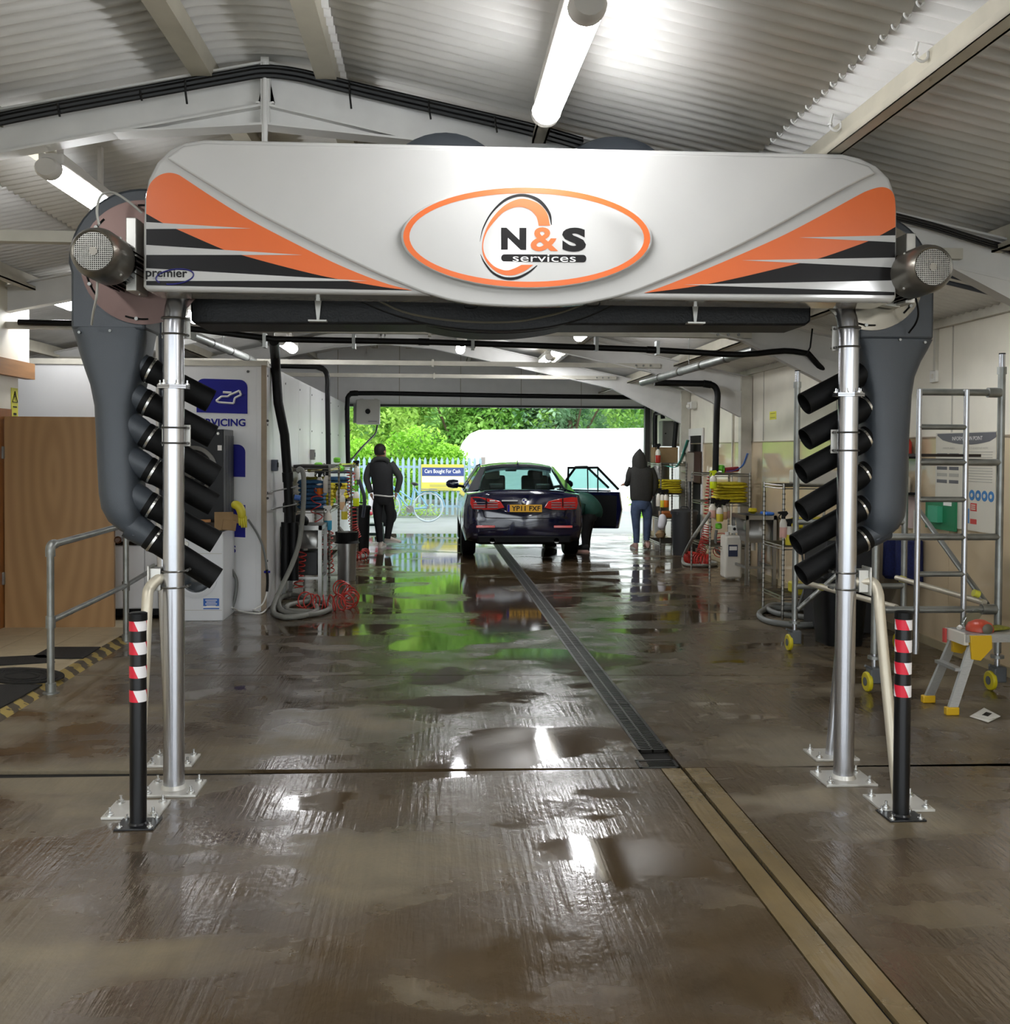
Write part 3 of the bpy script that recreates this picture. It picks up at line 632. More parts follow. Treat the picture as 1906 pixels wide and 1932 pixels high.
for u0, v0 in ((600, 606), (1312, 610)):
    b = MB(); c = P(u0, v0, YD-.02); b.b2((c.x-.045, c.y-.03, c.z-.004), (c.x+.045, c.y+.03, c.z+.004)); bo = b.build('strap_foot', plate, ga)
    MB().ext([c+Vector((-.02, 0, .14)), c+Vector((.02, 0, .14)), c+Vector((.006, 0, .004)), c+Vector((-.006, 0, .004))], (0, .012, 0)).build('hanger_strap', plate, ga)
for u, v in ((841, 376), (1164, 382)):                # overhead fan scrolls
    c = P(u, v, 5.2); MB().lathe([(.30, 0), (.345, .02), (.36, .07), (.36, .2), (.345, .26), (.30, .28)], c, (0, 1, 0), 40).build('overhead_fan_housing', duct, ga)
# -------- side fans, ducts and nozzles
def side(s):
    if s < 0: mu, mv, ctr = 175, 473, (243, 500)
    else: mu, mv, ctr = 1762, 503, (1655, 515)
    ax = P(mu, mv, 4.5); YH = 5.0
    hq = P(272, 496, YH) if s < 0 else P(1643, 521, YH); hc = Vector((hq.x, YH, hq.z)); rh = .36 if s < 0 else .32; rd = .298 if s < 0 else .275
    # scroll housing: a snail outline dropping into the duct
    prof = []
    for k in range(0, 29):
        a = math.pi*(-.12+1.12*k/28)               # from inner side over the top to the outer side
        prof.append((hc.x-s*rh*math.cos(a)*(1.0), hc.z+rh*math.sin(a)))
    zb = P(200 if s < 0 else 1700, 622 if s < 0 else 640, YH).z
    xo = P(133 if s < 0 else 1763, 620, YH).x; xi = P(274 if s < 0 else 1622, 620, YH).x
    prof += [(xo, hc.z-.05), (xo, zb), (xi, zb), (xi, hc.z-.1)]
    MB().ext([Vector((x, YH, z)) for x, z in prof], (0, .27, 0)).build('fan_housing', duct, ga, .015)
    dz = MB().lathe([(rd, 0), (rd, .008)], (hc.x, YH-.006, hc.z), (0, -1, 0), 48)
    disc = dz.build('inlet_plate', mat('plate_bronze', '5e4a44', .35, metal=.6) if s < 0 else mat('plate_steel', '8f8a7e', .25, metal=.7), ga)
    for k in range(6):                              # slotted rim with bolts
        a0 = R(60*k+12); pts = [Vector((hc.x+(rd-.025)*math.cos(a0+t), YH-.0155, hc.z+(rd-.025)*math.sin(a0+t))) for t in [i*.05 for i in range(9)]]
        MB().tube(pts, .005, 6).build('slot', black, disc)
        p = pts[4]; MB().cyl(p, p+Vector((0, -.010, 0)), .009, n=8).build('plate_bolt', galv, disc)
    # motor
    m0 = Vector((ax.x, 4.5, ax.z))
    mot = MB().cyl(m0+Vector((0, .22, 0)), m0+Vector((0, .46, 0)), .098, n=24).build('motor', blackg, ga)
    fm = MB()
    for k in range(28):
        a = 2*math.pi*k/28; rr = Vector((math.cos(a), 0, math.sin(a)))
        MBp = fm.prism([m0+rr*.09+Vector((0, .22, 0))+Vector((-rr.z, 0, rr.x))*.002, m0+rr*.112+Vector((0, .22, 0))+Vector((-rr.z, 0, rr.x))*.002, m0+rr*.112+Vector((0, .22, 0))-Vector((-rr.z, 0, rr.x))*.002, m0+rr*.09+Vector((0, .22, 0))-Vector((-rr.z, 0, rr.x))*.002],
                       [m0+rr*.09+Vector((0, .44, 0))+Vector((-rr.z, 0, rr.x))*.002, m0+rr*.112+Vector((0, .44, 0))+Vector((-rr.z, 0, rr.x))*.002, m0+rr*.112+Vector((0, .44, 0))-Vector((-rr.z, 0, rr.x))*.002, m0+rr*.09+Vector((0, .44, 0))-Vector((-rr.z, 0, rr.x))*.002])
    fo = fm.build('cooling_fins', blackg, mot); fo['kind'] = 'stuff'
    MB().lathe([(.083, .006), (.09, .0), (.104, .022), (.113, .06), (.113, .225), (.106, .225), (.106, .06), (.092, .03), (.083, .012)], m0, (0, 1, 0), 40, cap=False).build('motor_cowl', cowl, ga)
    MB().cyl(m0+Vector((0, .02, 0)), m0+Vector((0, .022, 0)), .088, n=32).build('motor_recess', dark, ga)
    gr = MB()
    for k in range(-9, 10):
        h = math.sqrt(max(.083**2-(k*.0088)**2, 1e-6)); gr.b2((m0.x-h, m0.y+.007, m0.z+k*.0088-.0014), (m0.x+h, m0.y+.010, m0.z+k*.0088+.0014)); gr.b2((m0.x+k*.0088-.0014, m0.y+.0071, m0.z-h), (m0.x+k*.0088+.0014, m0.y+.0101, m0.z+h))
    go = gr.build('fan_grille', mat('grille_wire', '8f8d86', .35, metal=.8), ga); go['kind'] = 'stuff'
    MB().cyl(m0+Vector((0, .003, 0)), m0+Vector((0, .011, 0)), .018, n=16).build('grille_boss', cowl, ga)
    for k in range(4):
        a = R(45+90*k); p = m0+Vector((.1135*math.cos(a), .12, .1135*math.sin(a))); MB().cyl(p, p+Vector((.006*math.cos(a), 0, .006*math.sin(a))), .006, n=8).build('cowl_screw', plate, ga)
    # mounting plate between motor and banner
    xb = P(270 if s < 0 else 1692, 480, 4.9).x
    mp = MB(); mp.b2((xb+s*.002, 4.80, P(270, 548, 4.85).z-.01), (xb+s*.05, 4.99, P(270, 415, 4.85).z)); mp.build('mounting_plate', plate, ga, .004)
    bz = P(240, 545, 4.9).z
    MB().ext([Vector((xb+s*.02, 4.90, bz)), Vector((hc.x-s*.02, 4.90, bz-.0)), Vector((hc.x-s*.02, 4.90, bz-.016)), Vector((xb+s*.02, 4.90, bz-.03))], (0, .06, 0)).build('motor_shelf', plate, ga)
    # side duct loft
    if s < 0: prof = [(618, 133, 274), (640, 136, 273), (665, 143, 269), (695, 153, 263), (725, 164, 257), (765, 169, 251), (850, 173, 252), (930, 177, 258), (960, 182, 260), (985, 196, 260), (1003, 218, 260), (1011, 240, 260)]
    else: prof = [(640, 1619, 1763), (660, 1622, 1758), (680, 1627, 1746), (710, 1634, 1733), (745, 1641, 1727), (850, 1640, 1725), (900, 1637, 1723), (950, 1636, 1721), (975, 1637, 1718), (998, 1640, 1706), (1012, 1645, 1690), (1019, 1650, 1668)]
    rings = []
    for v, ua, ub in prof:
        a = P(ua, v, YH+.02); b = P(ub, v, YH+.02); cx = (a.x+b.x)/2; hx = (b.x-a.x)/2; f = (v-prof[0][0])/(prof[-1][0]-prof[0][0])
        hy = .135 if f < .95 else .10; hy = min(hy, .135-.06*max(0, f-.9)*10*.5); e = 8 if f < .05 else (4.0 if f < .3 else 2.6)
        rings.append([Vector((cx+hx*math.copysign(abs(math.cos(t))**(2/e), math.cos(t)), YH+.135+hy*math.copysign(abs(math.sin(t))**(2/e), math.sin(t)), (a.z+b.z)/2)) for t in [2*math.pi*k/32 for k in range(32)]])
    MB().loft(rings).build('side_duct', duct, ga)
    for k in range(2):
        q = P((150, 208)[k] if s < 0 else (1698, 1745)[k], (627, 624)[k] if s < 0 else (641, 646)[k], YH); MB().cyl((q.x, YH+.01, q.z), (q.x, YH-.008, q.z), .007, n=8).build('duct_screw', galv, ga)
    # nozzles
    if s < 0: nz = [((252, 683), (398, 757)), ((249, 745), (402, 824)), ((254, 808), (408, 900)), ((258, 873), (404, 952)), ((258, 938), (408, 1023)), ((262, 1000), (408, 1092))]
    else: nz = [((1656, 690), (1518, 762)), ((1660, 755), (1520, 829)), ((1658, 815), (1512, 893)), ((1655, 880), (1513, 965)), ((1650, 945), (1502, 1028)), ((1652, 1003), (1512, 1085))]
    for (a, b) in nz:
        A = P(a[0], a[1], YH+.10); B = P(b[0], b[1], YH+(.17 if s < 0 else .06)); d = (B-A).normalized(); L0 = (B-A).length
        n_ = MB(); n_.lathe([(.060, .05), (.064, .06), (.064, .10), (.060, .12), (.059, L0), (.054, L0), (.054, .12)], A, d, 24, cap=False).cyl(A+d*.14, A+d*.145, .054, n=20)
        no = n_.build('nozzle', rubber, ga)
        MB().lathe([(.070, -.05), (.067, .02), (.060, .062)], A, d, 24).build('duct_spigot', duct, no)
        MB().lathe([(.0652, .082), (.0665, .083), (.0665, .094), (.0652, .095)], A, d, 24).build('hose_clamp', mat('clamp_steel', 'c9c7c0', .2, metal=.9), no)
    return hc
hL = side(-1); hR = side(1)
# cables looping over the motors
cw = mat('grey_cable', 'b9b7b0', .45)
MB().tube(smooth([P(187, 425, 4.7), P(183, 395, 4.75), P(192, 368, 4.8), P(215, 364, 4.85), P(245, 382, 4.88), P(268, 402, 4.9)], 6), .006, 8).build('motor_cable', cw, ga)
MB().tube(smooth([P(184, 530, 4.72), P(182, 560, 4.75), P(176, 590, 4.85), P(173, 612, 4.95)], 6), .006, 8).build('motor_cable', cw, ga)
MB().tube(smooth([P(1728, 560, 4.8), P(1733, 590, 4.85), P(1728, 610, 4.92), P(1715, 628, 4.97)], 6), .005, 8).build('motor_cable', black, ga)
# ------------------------------------------------------------------ bollards
def bandmat():
    m = bpy.data.materials.new('red_white_tape'); m.use_nodes = True; N = m.node_tree.nodes; L = m.node_tree.links; b = N['Principled BSDF']
    tc = N.new('ShaderNodeTexCoord'); sp = N.new('ShaderNodeSeparateXYZ'); L.new(tc.outputs['Object'], sp.inputs[0])
    at = N.new('ShaderNodeMath'); at.operation = 'ARCTAN2'; L.new(sp.outputs[1], at.inputs[0]); L.new(sp.outputs[0], at.inputs[1])
    mz = N.new('ShaderNodeMath'); mz.operation = 'MULTIPLY'; mz.inputs[1].default_value = 24.0; L.new(sp.outputs[2], mz.inputs[0])
    m3 = N.new('ShaderNodeMath'); m3.operation = 'MULTIPLY'; m3.inputs[1].default_value = 2.0; L.new(at.outputs[0], m3.inputs[0])
    ad = N.new('ShaderNodeMath'); ad.operation = 'ADD'; L.new(mz.outputs[0], ad.inputs[0]); L.new(m3.outputs[0], ad.inputs[1])
    sn = N.new('ShaderNodeMath'); sn.operation = 'SINE'; L.new(ad.outputs[0], sn.inputs[0])
    cr = N.new('ShaderNodeValToRGB'); cr.color_ramp.interpolation = 'CONSTANT'; cr.color_ramp.elements[0].color = lin('e8e4e4'); cr.color_ramp.elements[1].color = lin('d22238'); cr.color_ramp.elements[1].position = .5
    mr = N.new('ShaderNodeMapRange'); mr.inputs[1].default_value = -1; mr.inputs[2].default_value = 1; L.new(sn.outputs[0], mr.inputs[0]); L.new(mr.outputs[0], cr.inputs[0]); L.new(cr.outputs[0], b.inputs['Base Color'])
    b.inputs['Roughness'].default_value = .35; return m
tape = bandmat()
bs_ = mat('black_bollard', '0c0d10', .28, var=.1)
def bollard(c, ztop, zb, label):
    t = thing('bollard', label, 'bollard', (c.x, c.y, 0), 'black bollards in front of the dryer posts'); r = .036
    MB().lathe([(r, .008), (r, ztop-.03)], (c.x, c.y, 0), (0, 0, 1), 28).build('tube', bs_, t)
    MB().lathe([(r+.004, ztop-.035), (r+.004, ztop-.004), (r-.004, ztop)], (c.x, c.y, 0), (0, 0, 1), 28).build('cap', black, t)
    for za, zc in zb:
        o = MB().lathe([(r+.0012, -(za-zc)/2), (r+.0012, (za-zc)/2)], (0, 0, 0), (0, 0, 1), 28, cap=False).build('reflective_band', tape, t, local=True); o.location = (0, 0, (za+zc)/2)
    bpl = MB().b2((c.x-.085, c.y-.075, 0), (c.x+.085, c.y+.075, .008)).build('base_plate', bs_, t, .002)
    MB().lathe([(r+.008, .008), (r+.002, .016)], (c.x, c.y, 0), (0, 0, 1), 24).build('weld_collar', bs_, t)
    for sx in (-1, 1):
        for sy in (-1, 1): bolt((c.x+sx*.065, c.y+sy*.055, .008), bpl, 'bolt', .009, .014)
cL = PG(261, 1556); bollard(cL, P(261, 1155, cL.y).z, [(P(261, a, cL.y).z, P(261, b, cL.y).z) for a, b in ((1166, 1189), (1210, 1233), (1255, 1277), (1300, 1322))], 'black bollard with red and white bands beside the tiled ramp side post')
cR = PG(1700, 1540); bollard(cR, P(1700, 1153, cR.y).z, [(P(1700, a, cR.y).z, P(1700, b, cR.y).z) for a, b in ((1164, 1187), (1206, 1229), (1248, 1270), (1291, 1313))], 'black bollard with red and white bands on the scaffold tower side')
# ------------------------------------------------------------------ cables over the front roof frame
cab = mat('black_cable', '0d0d0e', .4)
def at_raft(u, v, Y=5.55): return P(u, v, Y)
for k, (dv, r_) in enumerate(((0, .018), (9, .016), (-7, .012))):
    pts = smooth([at_raft(u, v+dv) for u, v in ((-60, 236), (60, 211), (200, 185), (350, 158), (440, 142), (500, 133), (560, 139), (620, 153), (720, 177), (850, 207), (1000, 242), (1100, 270))], 4)
    tag(MB().tube(pts, r_, 8).build('cable_bundle', cab), ('thick black cable lying along the front roof frame over the banner', 'black cable along the lower edge of the front roof frame bundle', 'thin black cable along the upper edge of the front roof frame bundle')[k], 'cable', 'cables on the front roof frame')
for u, v0, v1 in ((350, 150, 196), (660, 152, 205), (110, 195, 220), (265, 170, 190), (810, 190, 225), (935, 220, 250)):
    tag(MB().tube([at_raft(u-1, v0, 5.53), at_raft(u, (v0+v1)/2, 5.53), at_raft(u+3, v1, 5.53)], .006, 6).build('cable_tie', cab), 'black strap tying the cable bundle to the front roof frame', 'cable tie', 'straps on the front roof frame cables')
for k, (v0, dv) in enumerate(((418, 0), (430, 6), (440, 10))):
    tag(MB().tube(smooth([at_raft(1690, 404+dv), at_raft(1760, 422+dv), at_raft(1830, 444+dv), at_raft(1906, 466+dv), at_raft(1980, 488+dv)], 4), .008, 6).build('wall_cable', cab), ('upper', 'middle', 'lower')[k]+' dark cable clipped to the roof frame above the fan motor by the scaffold', 'cable', 'cables on the right roof frame')
for k, dv in enumerate((0, 14)):
    tag(MB().tube([P(1780, 517+dv, 5.9), P(1906, 548+dv, 5.9), P(2000, 571+dv, 5.9)], .014, 8).build('conduit', mat('conduit_grey', '4d5360', .45)), ('upper', 'lower')[k]+' grey conduit running from behind the right fan motor', 'conduit', 'conduits by the right fan motor')
# ================================================================== LEFT SIDE: ramp, handrail, machines
tile = mat('cream_tile', 'c2b496', .4, var=.1, vs=8)
XK = -2.68
rt = tag(MB().b2((XO, 3, 0), (XK-.06, 9.7, .022)).build('floor_ramp', mat('tile_grout', '7d725c', .8)), kind='structure')
tme = MB().b2((-.194, -.194, 0), (.194, .194, .008)).mesh('floor_tile'); tme.materials.append(tile)
for i in range(3):
    for j in range(13): o = link(tme, 'floor_tile', rt); o.location = (XO+.2+i*.393, 4.8+j*.393, .022)
def hazard():
    m = bpy.data.materials.new('hazard_paint'); m.use_nodes = True; N = m.node_tree.nodes; L = m.node_tree.links; b = N['Principled BSDF']
    g = N.new('ShaderNodeNewGeometry'); sp = N.new('ShaderNodeSeparateXYZ'); L.new(g.outputs['Position'], sp.inputs[0])
    a = N.new('ShaderNodeMath'); a.operation = 'MULTIPLY_ADD'; a.inputs[1].default_value = 30.0; L.new(sp.outputs[1], a.inputs[0])
    nz = N.new('ShaderNodeTexNoise'); nz.inputs['Scale'].default_value = 14; L.new(g.outputs['Position'], nz.inputs['Vector'])
    c = N.new('ShaderNodeMath'); c.operation = 'MULTIPLY_ADD'; c.inputs[1].default_value = 30.0; L.new(sp.outputs[0], c.inputs[0]); n5 = N.new('ShaderNodeMath'); n5.operation = 'MULTIPLY'; n5.inputs[1].default_value = 5.0; L.new(nz.outputs[0], n5.inputs[0]); L.new(n5.outputs[0], c.inputs[2]); L.new(c.outputs[0], a.inputs[2])
    s = N.new('ShaderNodeMath'); s.operation = 'SINE'; L.new(a.outputs[0], s.inputs[0])
    cr = N.new('ShaderNodeValToRGB'); cr.color_ramp.elements[0].color = lin('4a4030'); cr.color_ramp.elements[1].color = lin('a08a48'); cr.color_ramp.elements[0].position = .42; cr.color_ramp.elements[1].position = .55; mr = N.new('ShaderNodeMapRange'); mr.inputs[1].default_value = -1; L.new(s.outputs[0], mr.inputs[0]); L.new(mr.outputs[0], cr.inputs[0]); L.new(cr.outputs[0], b.inputs['Base Color'])
    b.inputs['Roughness'].default_value = .6; return m
hz = hazard()
MB().ext([Vector((XK-.07, 3, 0)), Vector((XK-.07, 3, .03)), Vector((XK-.03, 3, .03)), Vector((XK+.05, 3, 0))], (0, 5.9, 0)).build('kerb', hz, rt)
matm = mat('rubber_mat', '1c1a17', .8, var=.3, vs=30, bump=.4, bs=120)
def floor_mat(uvs, label, z=.031):
    pts = [PG(u, v, z) for u, v in uvs]; tag(MB().prism([Vector((p.x, p.y, z)) for p in pts], [Vector((p.x, p.y, z+.008)) for p in pts]).build('floor_mat', matm), label, 'mat', 'rubber mats on the tiled ramp')
floor_mat([(95, 1222), (190, 1222), (157, 1243), (70, 1243), (62, 1240)], 'flat black rubber mat behind the handrail post by the plywood door')
floor_mat([(-60, 1244), (84, 1237), (104, 1250), (-60, 1260)], 'dark narrow mat strip lying across the tiles')
m_ = [(61+62*math.cos(2*math.pi*k/40)-0, 1276+16*math.sin(2*math.pi*k/40)) for k in range(40)]
hm = thing('half_round_mat', 'rounded black rubber mat with a raised scroll pattern', 'mat', PG(61, 1276, .031))
pts = [PG(40+82*math.cos(2*math.pi*k/40), 1276+15*math.sin(2*math.pi*k/40), .031) for k in range(40)]
MB().prism([Vector((p.x, p.y, .031)) for p in pts], [Vector((p.x, p.y, .040)) for p in pts]).build('backing', matm, hm)
for r_ in (.85, .62, .4):
    pp = [PG(40+82*r_*math.cos(2*math.pi*k/40), 1276+15*r_*math.sin(2*math.pi*k/40), .040) for k in range(41)]; MB().tube(pp, .008, 5, cap=False).build('raised_ring', matm, hm)
for k in range(8):
    a = 2*math.pi*k/8; MB().tube([PG(40+82*.62*math.cos(a), 1276+15*.62*math.sin(a), .040), PG(40+82*.85*math.cos(a+.3), 1276+15*.85*math.sin(a+.3), .040)], .007, 5).build('scroll_rib', matm, hm)
floor_mat([(-60, 1293), (80, 1293), (40, 1316), (-60, 1370)], 'plain dark carpet mat at the foot of the handrail')
# handrail
h1 = PG(96, 1308); h2 = PG(238, 1212)
hr = thing('handrail', 'galvanised tube handrail with two posts along the tiled ramp', 'handrail', (h1.x, h1.y, 0))
t1 = P(96, 1030, h1.y).z; t2 = t1-.01; z1 = P(96, 1172, h1.y).z
r_ = .024
for h, t in ((h1, t1), (h2, t2)):
    MB().cyl((h.x, h.y, 0), (h.x, h.y, t-.02), r_, n=18).build('post', galv, hr)
    MB().lathe([(.055, 0), (.055, .008), (.034, .012), (.034, .07), (.028, .07)], (h.x, h.y, 0), (0, 0, 1), 20).build('floor_flange', galv, hr)
    MB().cyl((h.x, h.y, z1-.045), (h.x, h.y, z1+.035), .032, n=18).build('tee_fitting', galv, hr)
MB().tube(smooth([Vector((h1.x, h1.y, t1-.07)), Vector((h1.x, h1.y, t1-.02)), Vector((h1.x, h1.y+.03, t1+.005)), Vector((h1.x, h1.y+.08, t1+.005))], 5), .032, 18).build('elbow_fitting', galv, hr)
MB().cyl((h1.x, h1.y+.03, t1+.005), (h2.x, 9.76, t2+.03), r_, n=18).build('top_rail', galv, hr)
MB().cyl((h1.x, h1.y, z1), (h2.x, h2.y, z1), r_*.85, n=18).build('mid_rail', galv, hr)
MB().cyl((h2.x, h2.y, z1), (h2.x, 9.76, z1+.05), r_*.85, n=18).build('mid_rail', galv, hr)
# storage rack seen through the door
ck = thing('chrome_rack', 'chrome wire rack of black boxes inside the dark office doorway', 'rack', (XO-.45, 8.9, 0))
for z in (.25, .8, 1.35): MB().b2((XO-.75, 8.4, z), (XO-.25, 9.45, z+.03)).build('shelf', inox, ck)
for x in (XO-.74, XO-.26):
    for y in (8.42, 9.42): MB().cyl((x, y, 0), (x, y, 1.45), .013, n=8).build('leg', inox, ck)
for k, z in enumerate((.03, .29, .84)): tag(MB().b2((XO-.7, 8.5, z), (XO-.3, 9.4, z+.2)).build('storage_box', black), ('black box on the floor under the chrome rack', 'black box on the lowest shelf of the chrome rack', 'black box on the middle shelf of the chrome rack')[k], 'box', 'boxes on the chrome rack')
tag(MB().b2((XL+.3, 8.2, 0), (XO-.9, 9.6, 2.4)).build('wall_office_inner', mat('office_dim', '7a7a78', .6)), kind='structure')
# blue service panels on the partition
navyp = mat('navy_panel', '1d1f86', .5, var=.03, spec=.2); wprint = MATS['print_white']
def wp(u, v, dy=0.0): return P(u, v, YB-.002-dy)
def panel(pts, name, label):
    t = thing(name, label, 'sign', wp(*pts[0])); MB().ext([wp(*p) for p in pts], (0, -.003, 0)).build('panel', navyp, t); return t
def rc(u0, v0, u1, v1, r=14, sl=.03):               # top corners rounded
    q = [(u0, v1)]+[(u0+r-r*math.cos(a), v0+r-r*math.sin(a)) for a in [math.pi/2*k/5 for k in range(6)]]+[(u1-r+r*math.sin(a), v0+r-r*math.cos(a)) for a in [math.pi/2*k/5 for k in range(6)]]+[(u1, v1)]
    return [(u, v+sl*(u-u0)) for u, v in q]
s1 = panel(rc(371, 714, 467, 778), 'service_sign', 'navy blue panel with a white oil can symbol and lettering on the partition')
oc = [L for L in [(408, 756), (418, 748), (430, 748), (434, 745), (452, 737), (455, 745), (443, 751), (441, 761), (413, 759)]]
q = MB()
for i in range(len(oc)): a, b = oc[i], oc[(i+1) % len(oc)]; q.cyl(wp(*a, .005), wp(*b, .005), .011, n=6)
so = q.build('oil_can', wprint, s1); so['kind'] = 'stuff'
MB().cyl(wp(421, 740, .005), wp(437, 741, .005), .013, n=6).build('oil_can_cap', wprint, s1)
text('lettering', 'SERVICING', navyp, s1, wp(416, 797), (1, 0, 0), ZD, 92*YB/F, 14*YB/F, .004, .03)
s2 = panel(rc(360, 836, 463, 897), 'tyre_sign', 'plain navy blue panel half hidden behind the black tumble dryer')
s3 = panel([(372, 950), (463, 953), (463, 1014), (372, 1010)], 'brake_sign', 'navy blue panel behind the rubber glove with an S below it')
text('lettering', 'S', navyp, s3, wp(441, 1036), (1, 0, 0), ZD, 8*YB/F, 14*YB/F, .004, .03)
# washing machine, tumble dryer
YM = 9.84
def appliance(name, label, cat, u0, u1, v0, v1, mfront, mside, depth=.54, YM=YM):
    a, b = P(u0, v0, YM), P(u1, v1, YM); t = thing(name, label, cat, ((a.x+b.x)/2, YM+depth/2, b.z)); MB().b2((a.x, YM, b.z), (b.x, YM+depth, a.z)).build('body', mside, t, .008); MB().b2((a.x+.006, YM-.008, b.z+.006), (b.x-.006, YM, a.z-.006)).build('front_panel', mfront, t, .004)
    return t, a, b
wm, a, b = appliance('washing_machine', 'white front loading washing machine under the black tumble dryer', 'washing machine', 302, 421, 1004, 1172, mat('appliance_white', 'dddfe2', .3), MATS['appliance_white'] if 'appliance_white' in MATS else white)
b.z = 0
c = P(371, 1088, YM); ring = MB().lathe([(.20, 0), (.20, .015), (.165, .022), (.15, .012)], (c.x, YM-.008, c.z), (0, -1, 0), 40, cap=False).build('door_ring', MATS['appliance_white'], wm)
MB().lathe([(.15, .01), (.13, .03), (.08, .035), (.001, .03)], (c.x, YM-.008, c.z), (0, -1, 0), 32, cap=False).build('door_glass', mat('porthole', '3a4148', .1, coat=1), wm)
MB().b2((a.x+.01, YM-.012, c.z+.22), (P(421, 1000, YM).x-.01, YM-.009, c.z+.224)).build('panel_groove', MATS['joint_grey'], wm)
kz = P(352, 1026, YM); MB().lathe([(.026, 0), (.024, .02)], (kz.x, YM-.008, kz.z), (0, -1, 0), 18).build('programme_knob', plate, wm)
l0, l1 = P(384, 1129, YM), P(414, 1149, YM); st = MB().b2((l0.x, YM-.010, l1.z), (l1.x, YM-.008, l0.z)).build('blue_sticker', mat('sticker_blue', '2b62b8', .4), wm)
for k in range(4): MB().b2((l0.x+.02+.01*(k % 2), YM-.0115, l0.z-.02-.018*k), (l1.x-.02-.012*(k % 2), YM-.010, l0.z-.012-.018*k)).build('print_line', wprint, st)
MB().b2((l0.x, YM-.0115, l1.z+.012), (l1.x, YM-.010, l1.z+.03)).build('print_band', wprint, st)
MB().b2((a.x+.01, YM-.010, .10), (P(421, 1000, YM).x-.01, YM-.008, .104)).build('kick_groove', MATS['joint_grey'], wm)
dr, a, b = appliance('tumble_dryer', 'black tumble dryer with grey side stacked over the washing machine', 'tumble dryer', 306, 423, 809, 984, mat('dryer_black', '0a0a0c', .3, spec=.2), mat('dryer_grey', '5b5d61', .4), .44, YM+.11)
YD0 = YM; YM = YM+.11
c = P(366, 885, YM); MB().lathe([(.225, 0), (.225, .02), (.19, .035), (.185, .02)], (c.x, YM-.008, c.z), (0, -1, 0), 40, cap=False).build('door_ring', inox, dr)
MB().lathe([(.186, .02), (.15, .045), (.05, .05), (.001, .05)], (c.x, YM-.008, c.z), (0, -1, 0), 32, cap=False).build('door_glass', mat('dryer_glass', '1a1c20', .06, coat=1), dr)
q = P(415, 845, YM); MB().b2((q.x-.02, YM-.0105, q.z-.025), (q.x+.02, YM-.008, q.z+.025)).build('energy_label', wprint, dr)
q = P(412, 818, YM); MB().lathe([(.014, 0), (.012, .01)], (q.x, YM-.008, q.z), (0, -1, 0), 14).build('button', plate, dr)
for k in range(5): MB().b2((b.x, YM+.08+k*.09, b.z+.05), (b.x+.003, YM+.085+k*.09, a.z-.06)).build('side_rib', MATS['dryer_black'], dr)
YM = YD0
# timber packing between the machines with a torn carton and gloves
zt = .862
pk = tag(MB().b2((P(305, 1000, YM).x, YM+.02, zt), (P(420, 1000, YM).x, YM+.5, P(380, 986, YM).z)).build('packing_board', mat('packing_dark', '2c2117', .7)), 'dark timber board packed between the washing machine and the dryer', 'board')
wbk = P(388, 981, YM); tag(MB().b2((wbk.x-.06, YM-.03, wbk.z-.02), (wbk.x+.05, YM+.0, wbk.z+.005)).build('wood_block', oak), 'short pale wood block poking out from under the dryer', 'wood')
cb = mat('cardboard', '9a7d58', .8, var=.2)
ct = thing('torn_carton', 'torn brown cardboard carton on top of the washing machine beside yellow gloves', 'carton', P(430, 990, YM+.1))
for (p0, p1, dz, rot) in ((( 405, 1000), (440, 966), 0, .0), ((425, 985), (452, 970), .02, .3)):
    A, B = P(*p0, YM-.02), P(*p1, YM-.02); MB().box((A+B)/2+Vector((0, .12*rot, 0)), ((B.x-A.x), .012, B.z-A.z), (0, rot, .2)).build('flap', cb, ct)
MB().box(P(432, 990, YM+.03), (.13, .1, .1), (0, .15, .3)).build('carton_body', cb, ct, .004)
gl = P(447, 960, YM-.02)
glv = thing('rubber_gloves', 'yellow rubber glove draped over the torn carton', 'glove', gl)
ym = mat('yellow_rubber', 'cbbf32', .45, var=.15)
skin('glove_cuff', [(gl.x-.05, YM-.02, gl.z+.03, .04), (gl.x, YM-.04, gl.z+.05, .05), (gl.x+.045, YM-.05, gl.z-.0, .05), (gl.x+.06, YM-.05, gl.z-.10, .035)], [(0, 1), (1, 2), (2, 3)], ym, glv)
for k in range(4): x = gl.x+.03+.02*k; skin('glove_finger', [(x, YM-.06, gl.z-.06, .014), (x+.004, YM-.065, gl.z-.13, .012), (x+.006, YM-.06, gl.z-.18+.02*(k == 0), .009)], [(0, 1), (1, 2)], ym, glv, 1)
# tap hose dropping from the gloves
tp = smooth([P(468, 980, YB-.06), P(485, 1006, YB-.06), P(497, 1035, YB-.06), P(503, 1070, YB-.05), P(505, 1095, YB-.05), P(503, 1120, YB-.06), P(495, 1140, YB-.1), P(480, 1150, YB-.15)], 6)
fh = thing('filling_hose', 'thin grey filling hose hanging down the partition from the gloves', 'hose', tp[0])
MB().tube(tp[:20], .011, 8).build('grey_length', mat('hose_grey', '70726f', .5), fh); MB().tube(tp[19:30], .014, 8).build('black_valve', black, fh); MB().tube(tp[29:], .008, 8).build('white_length', white, fh)
q = tp[20]; MB().cyl(q+Vector((-.03, 0, 0)), q+Vector((.03, 0, 0)), .012, n=8).build('valve_handle', navyp, fh)
tag(MB().tube(smooth([P(438, 1150, YM+.3)+Vector((0, 0, .02))]+[PG(u, v, .015) for u, v in ((450, 1152), (470, 1156), (492, 1157), (503, 1148), (500, 1138), (485, 1140), (478, 1150), (490, 1154))], 6), .008, 6).build('mains_cable', white), 'white cable looped on the floor at the foot of the partition', 'cable')
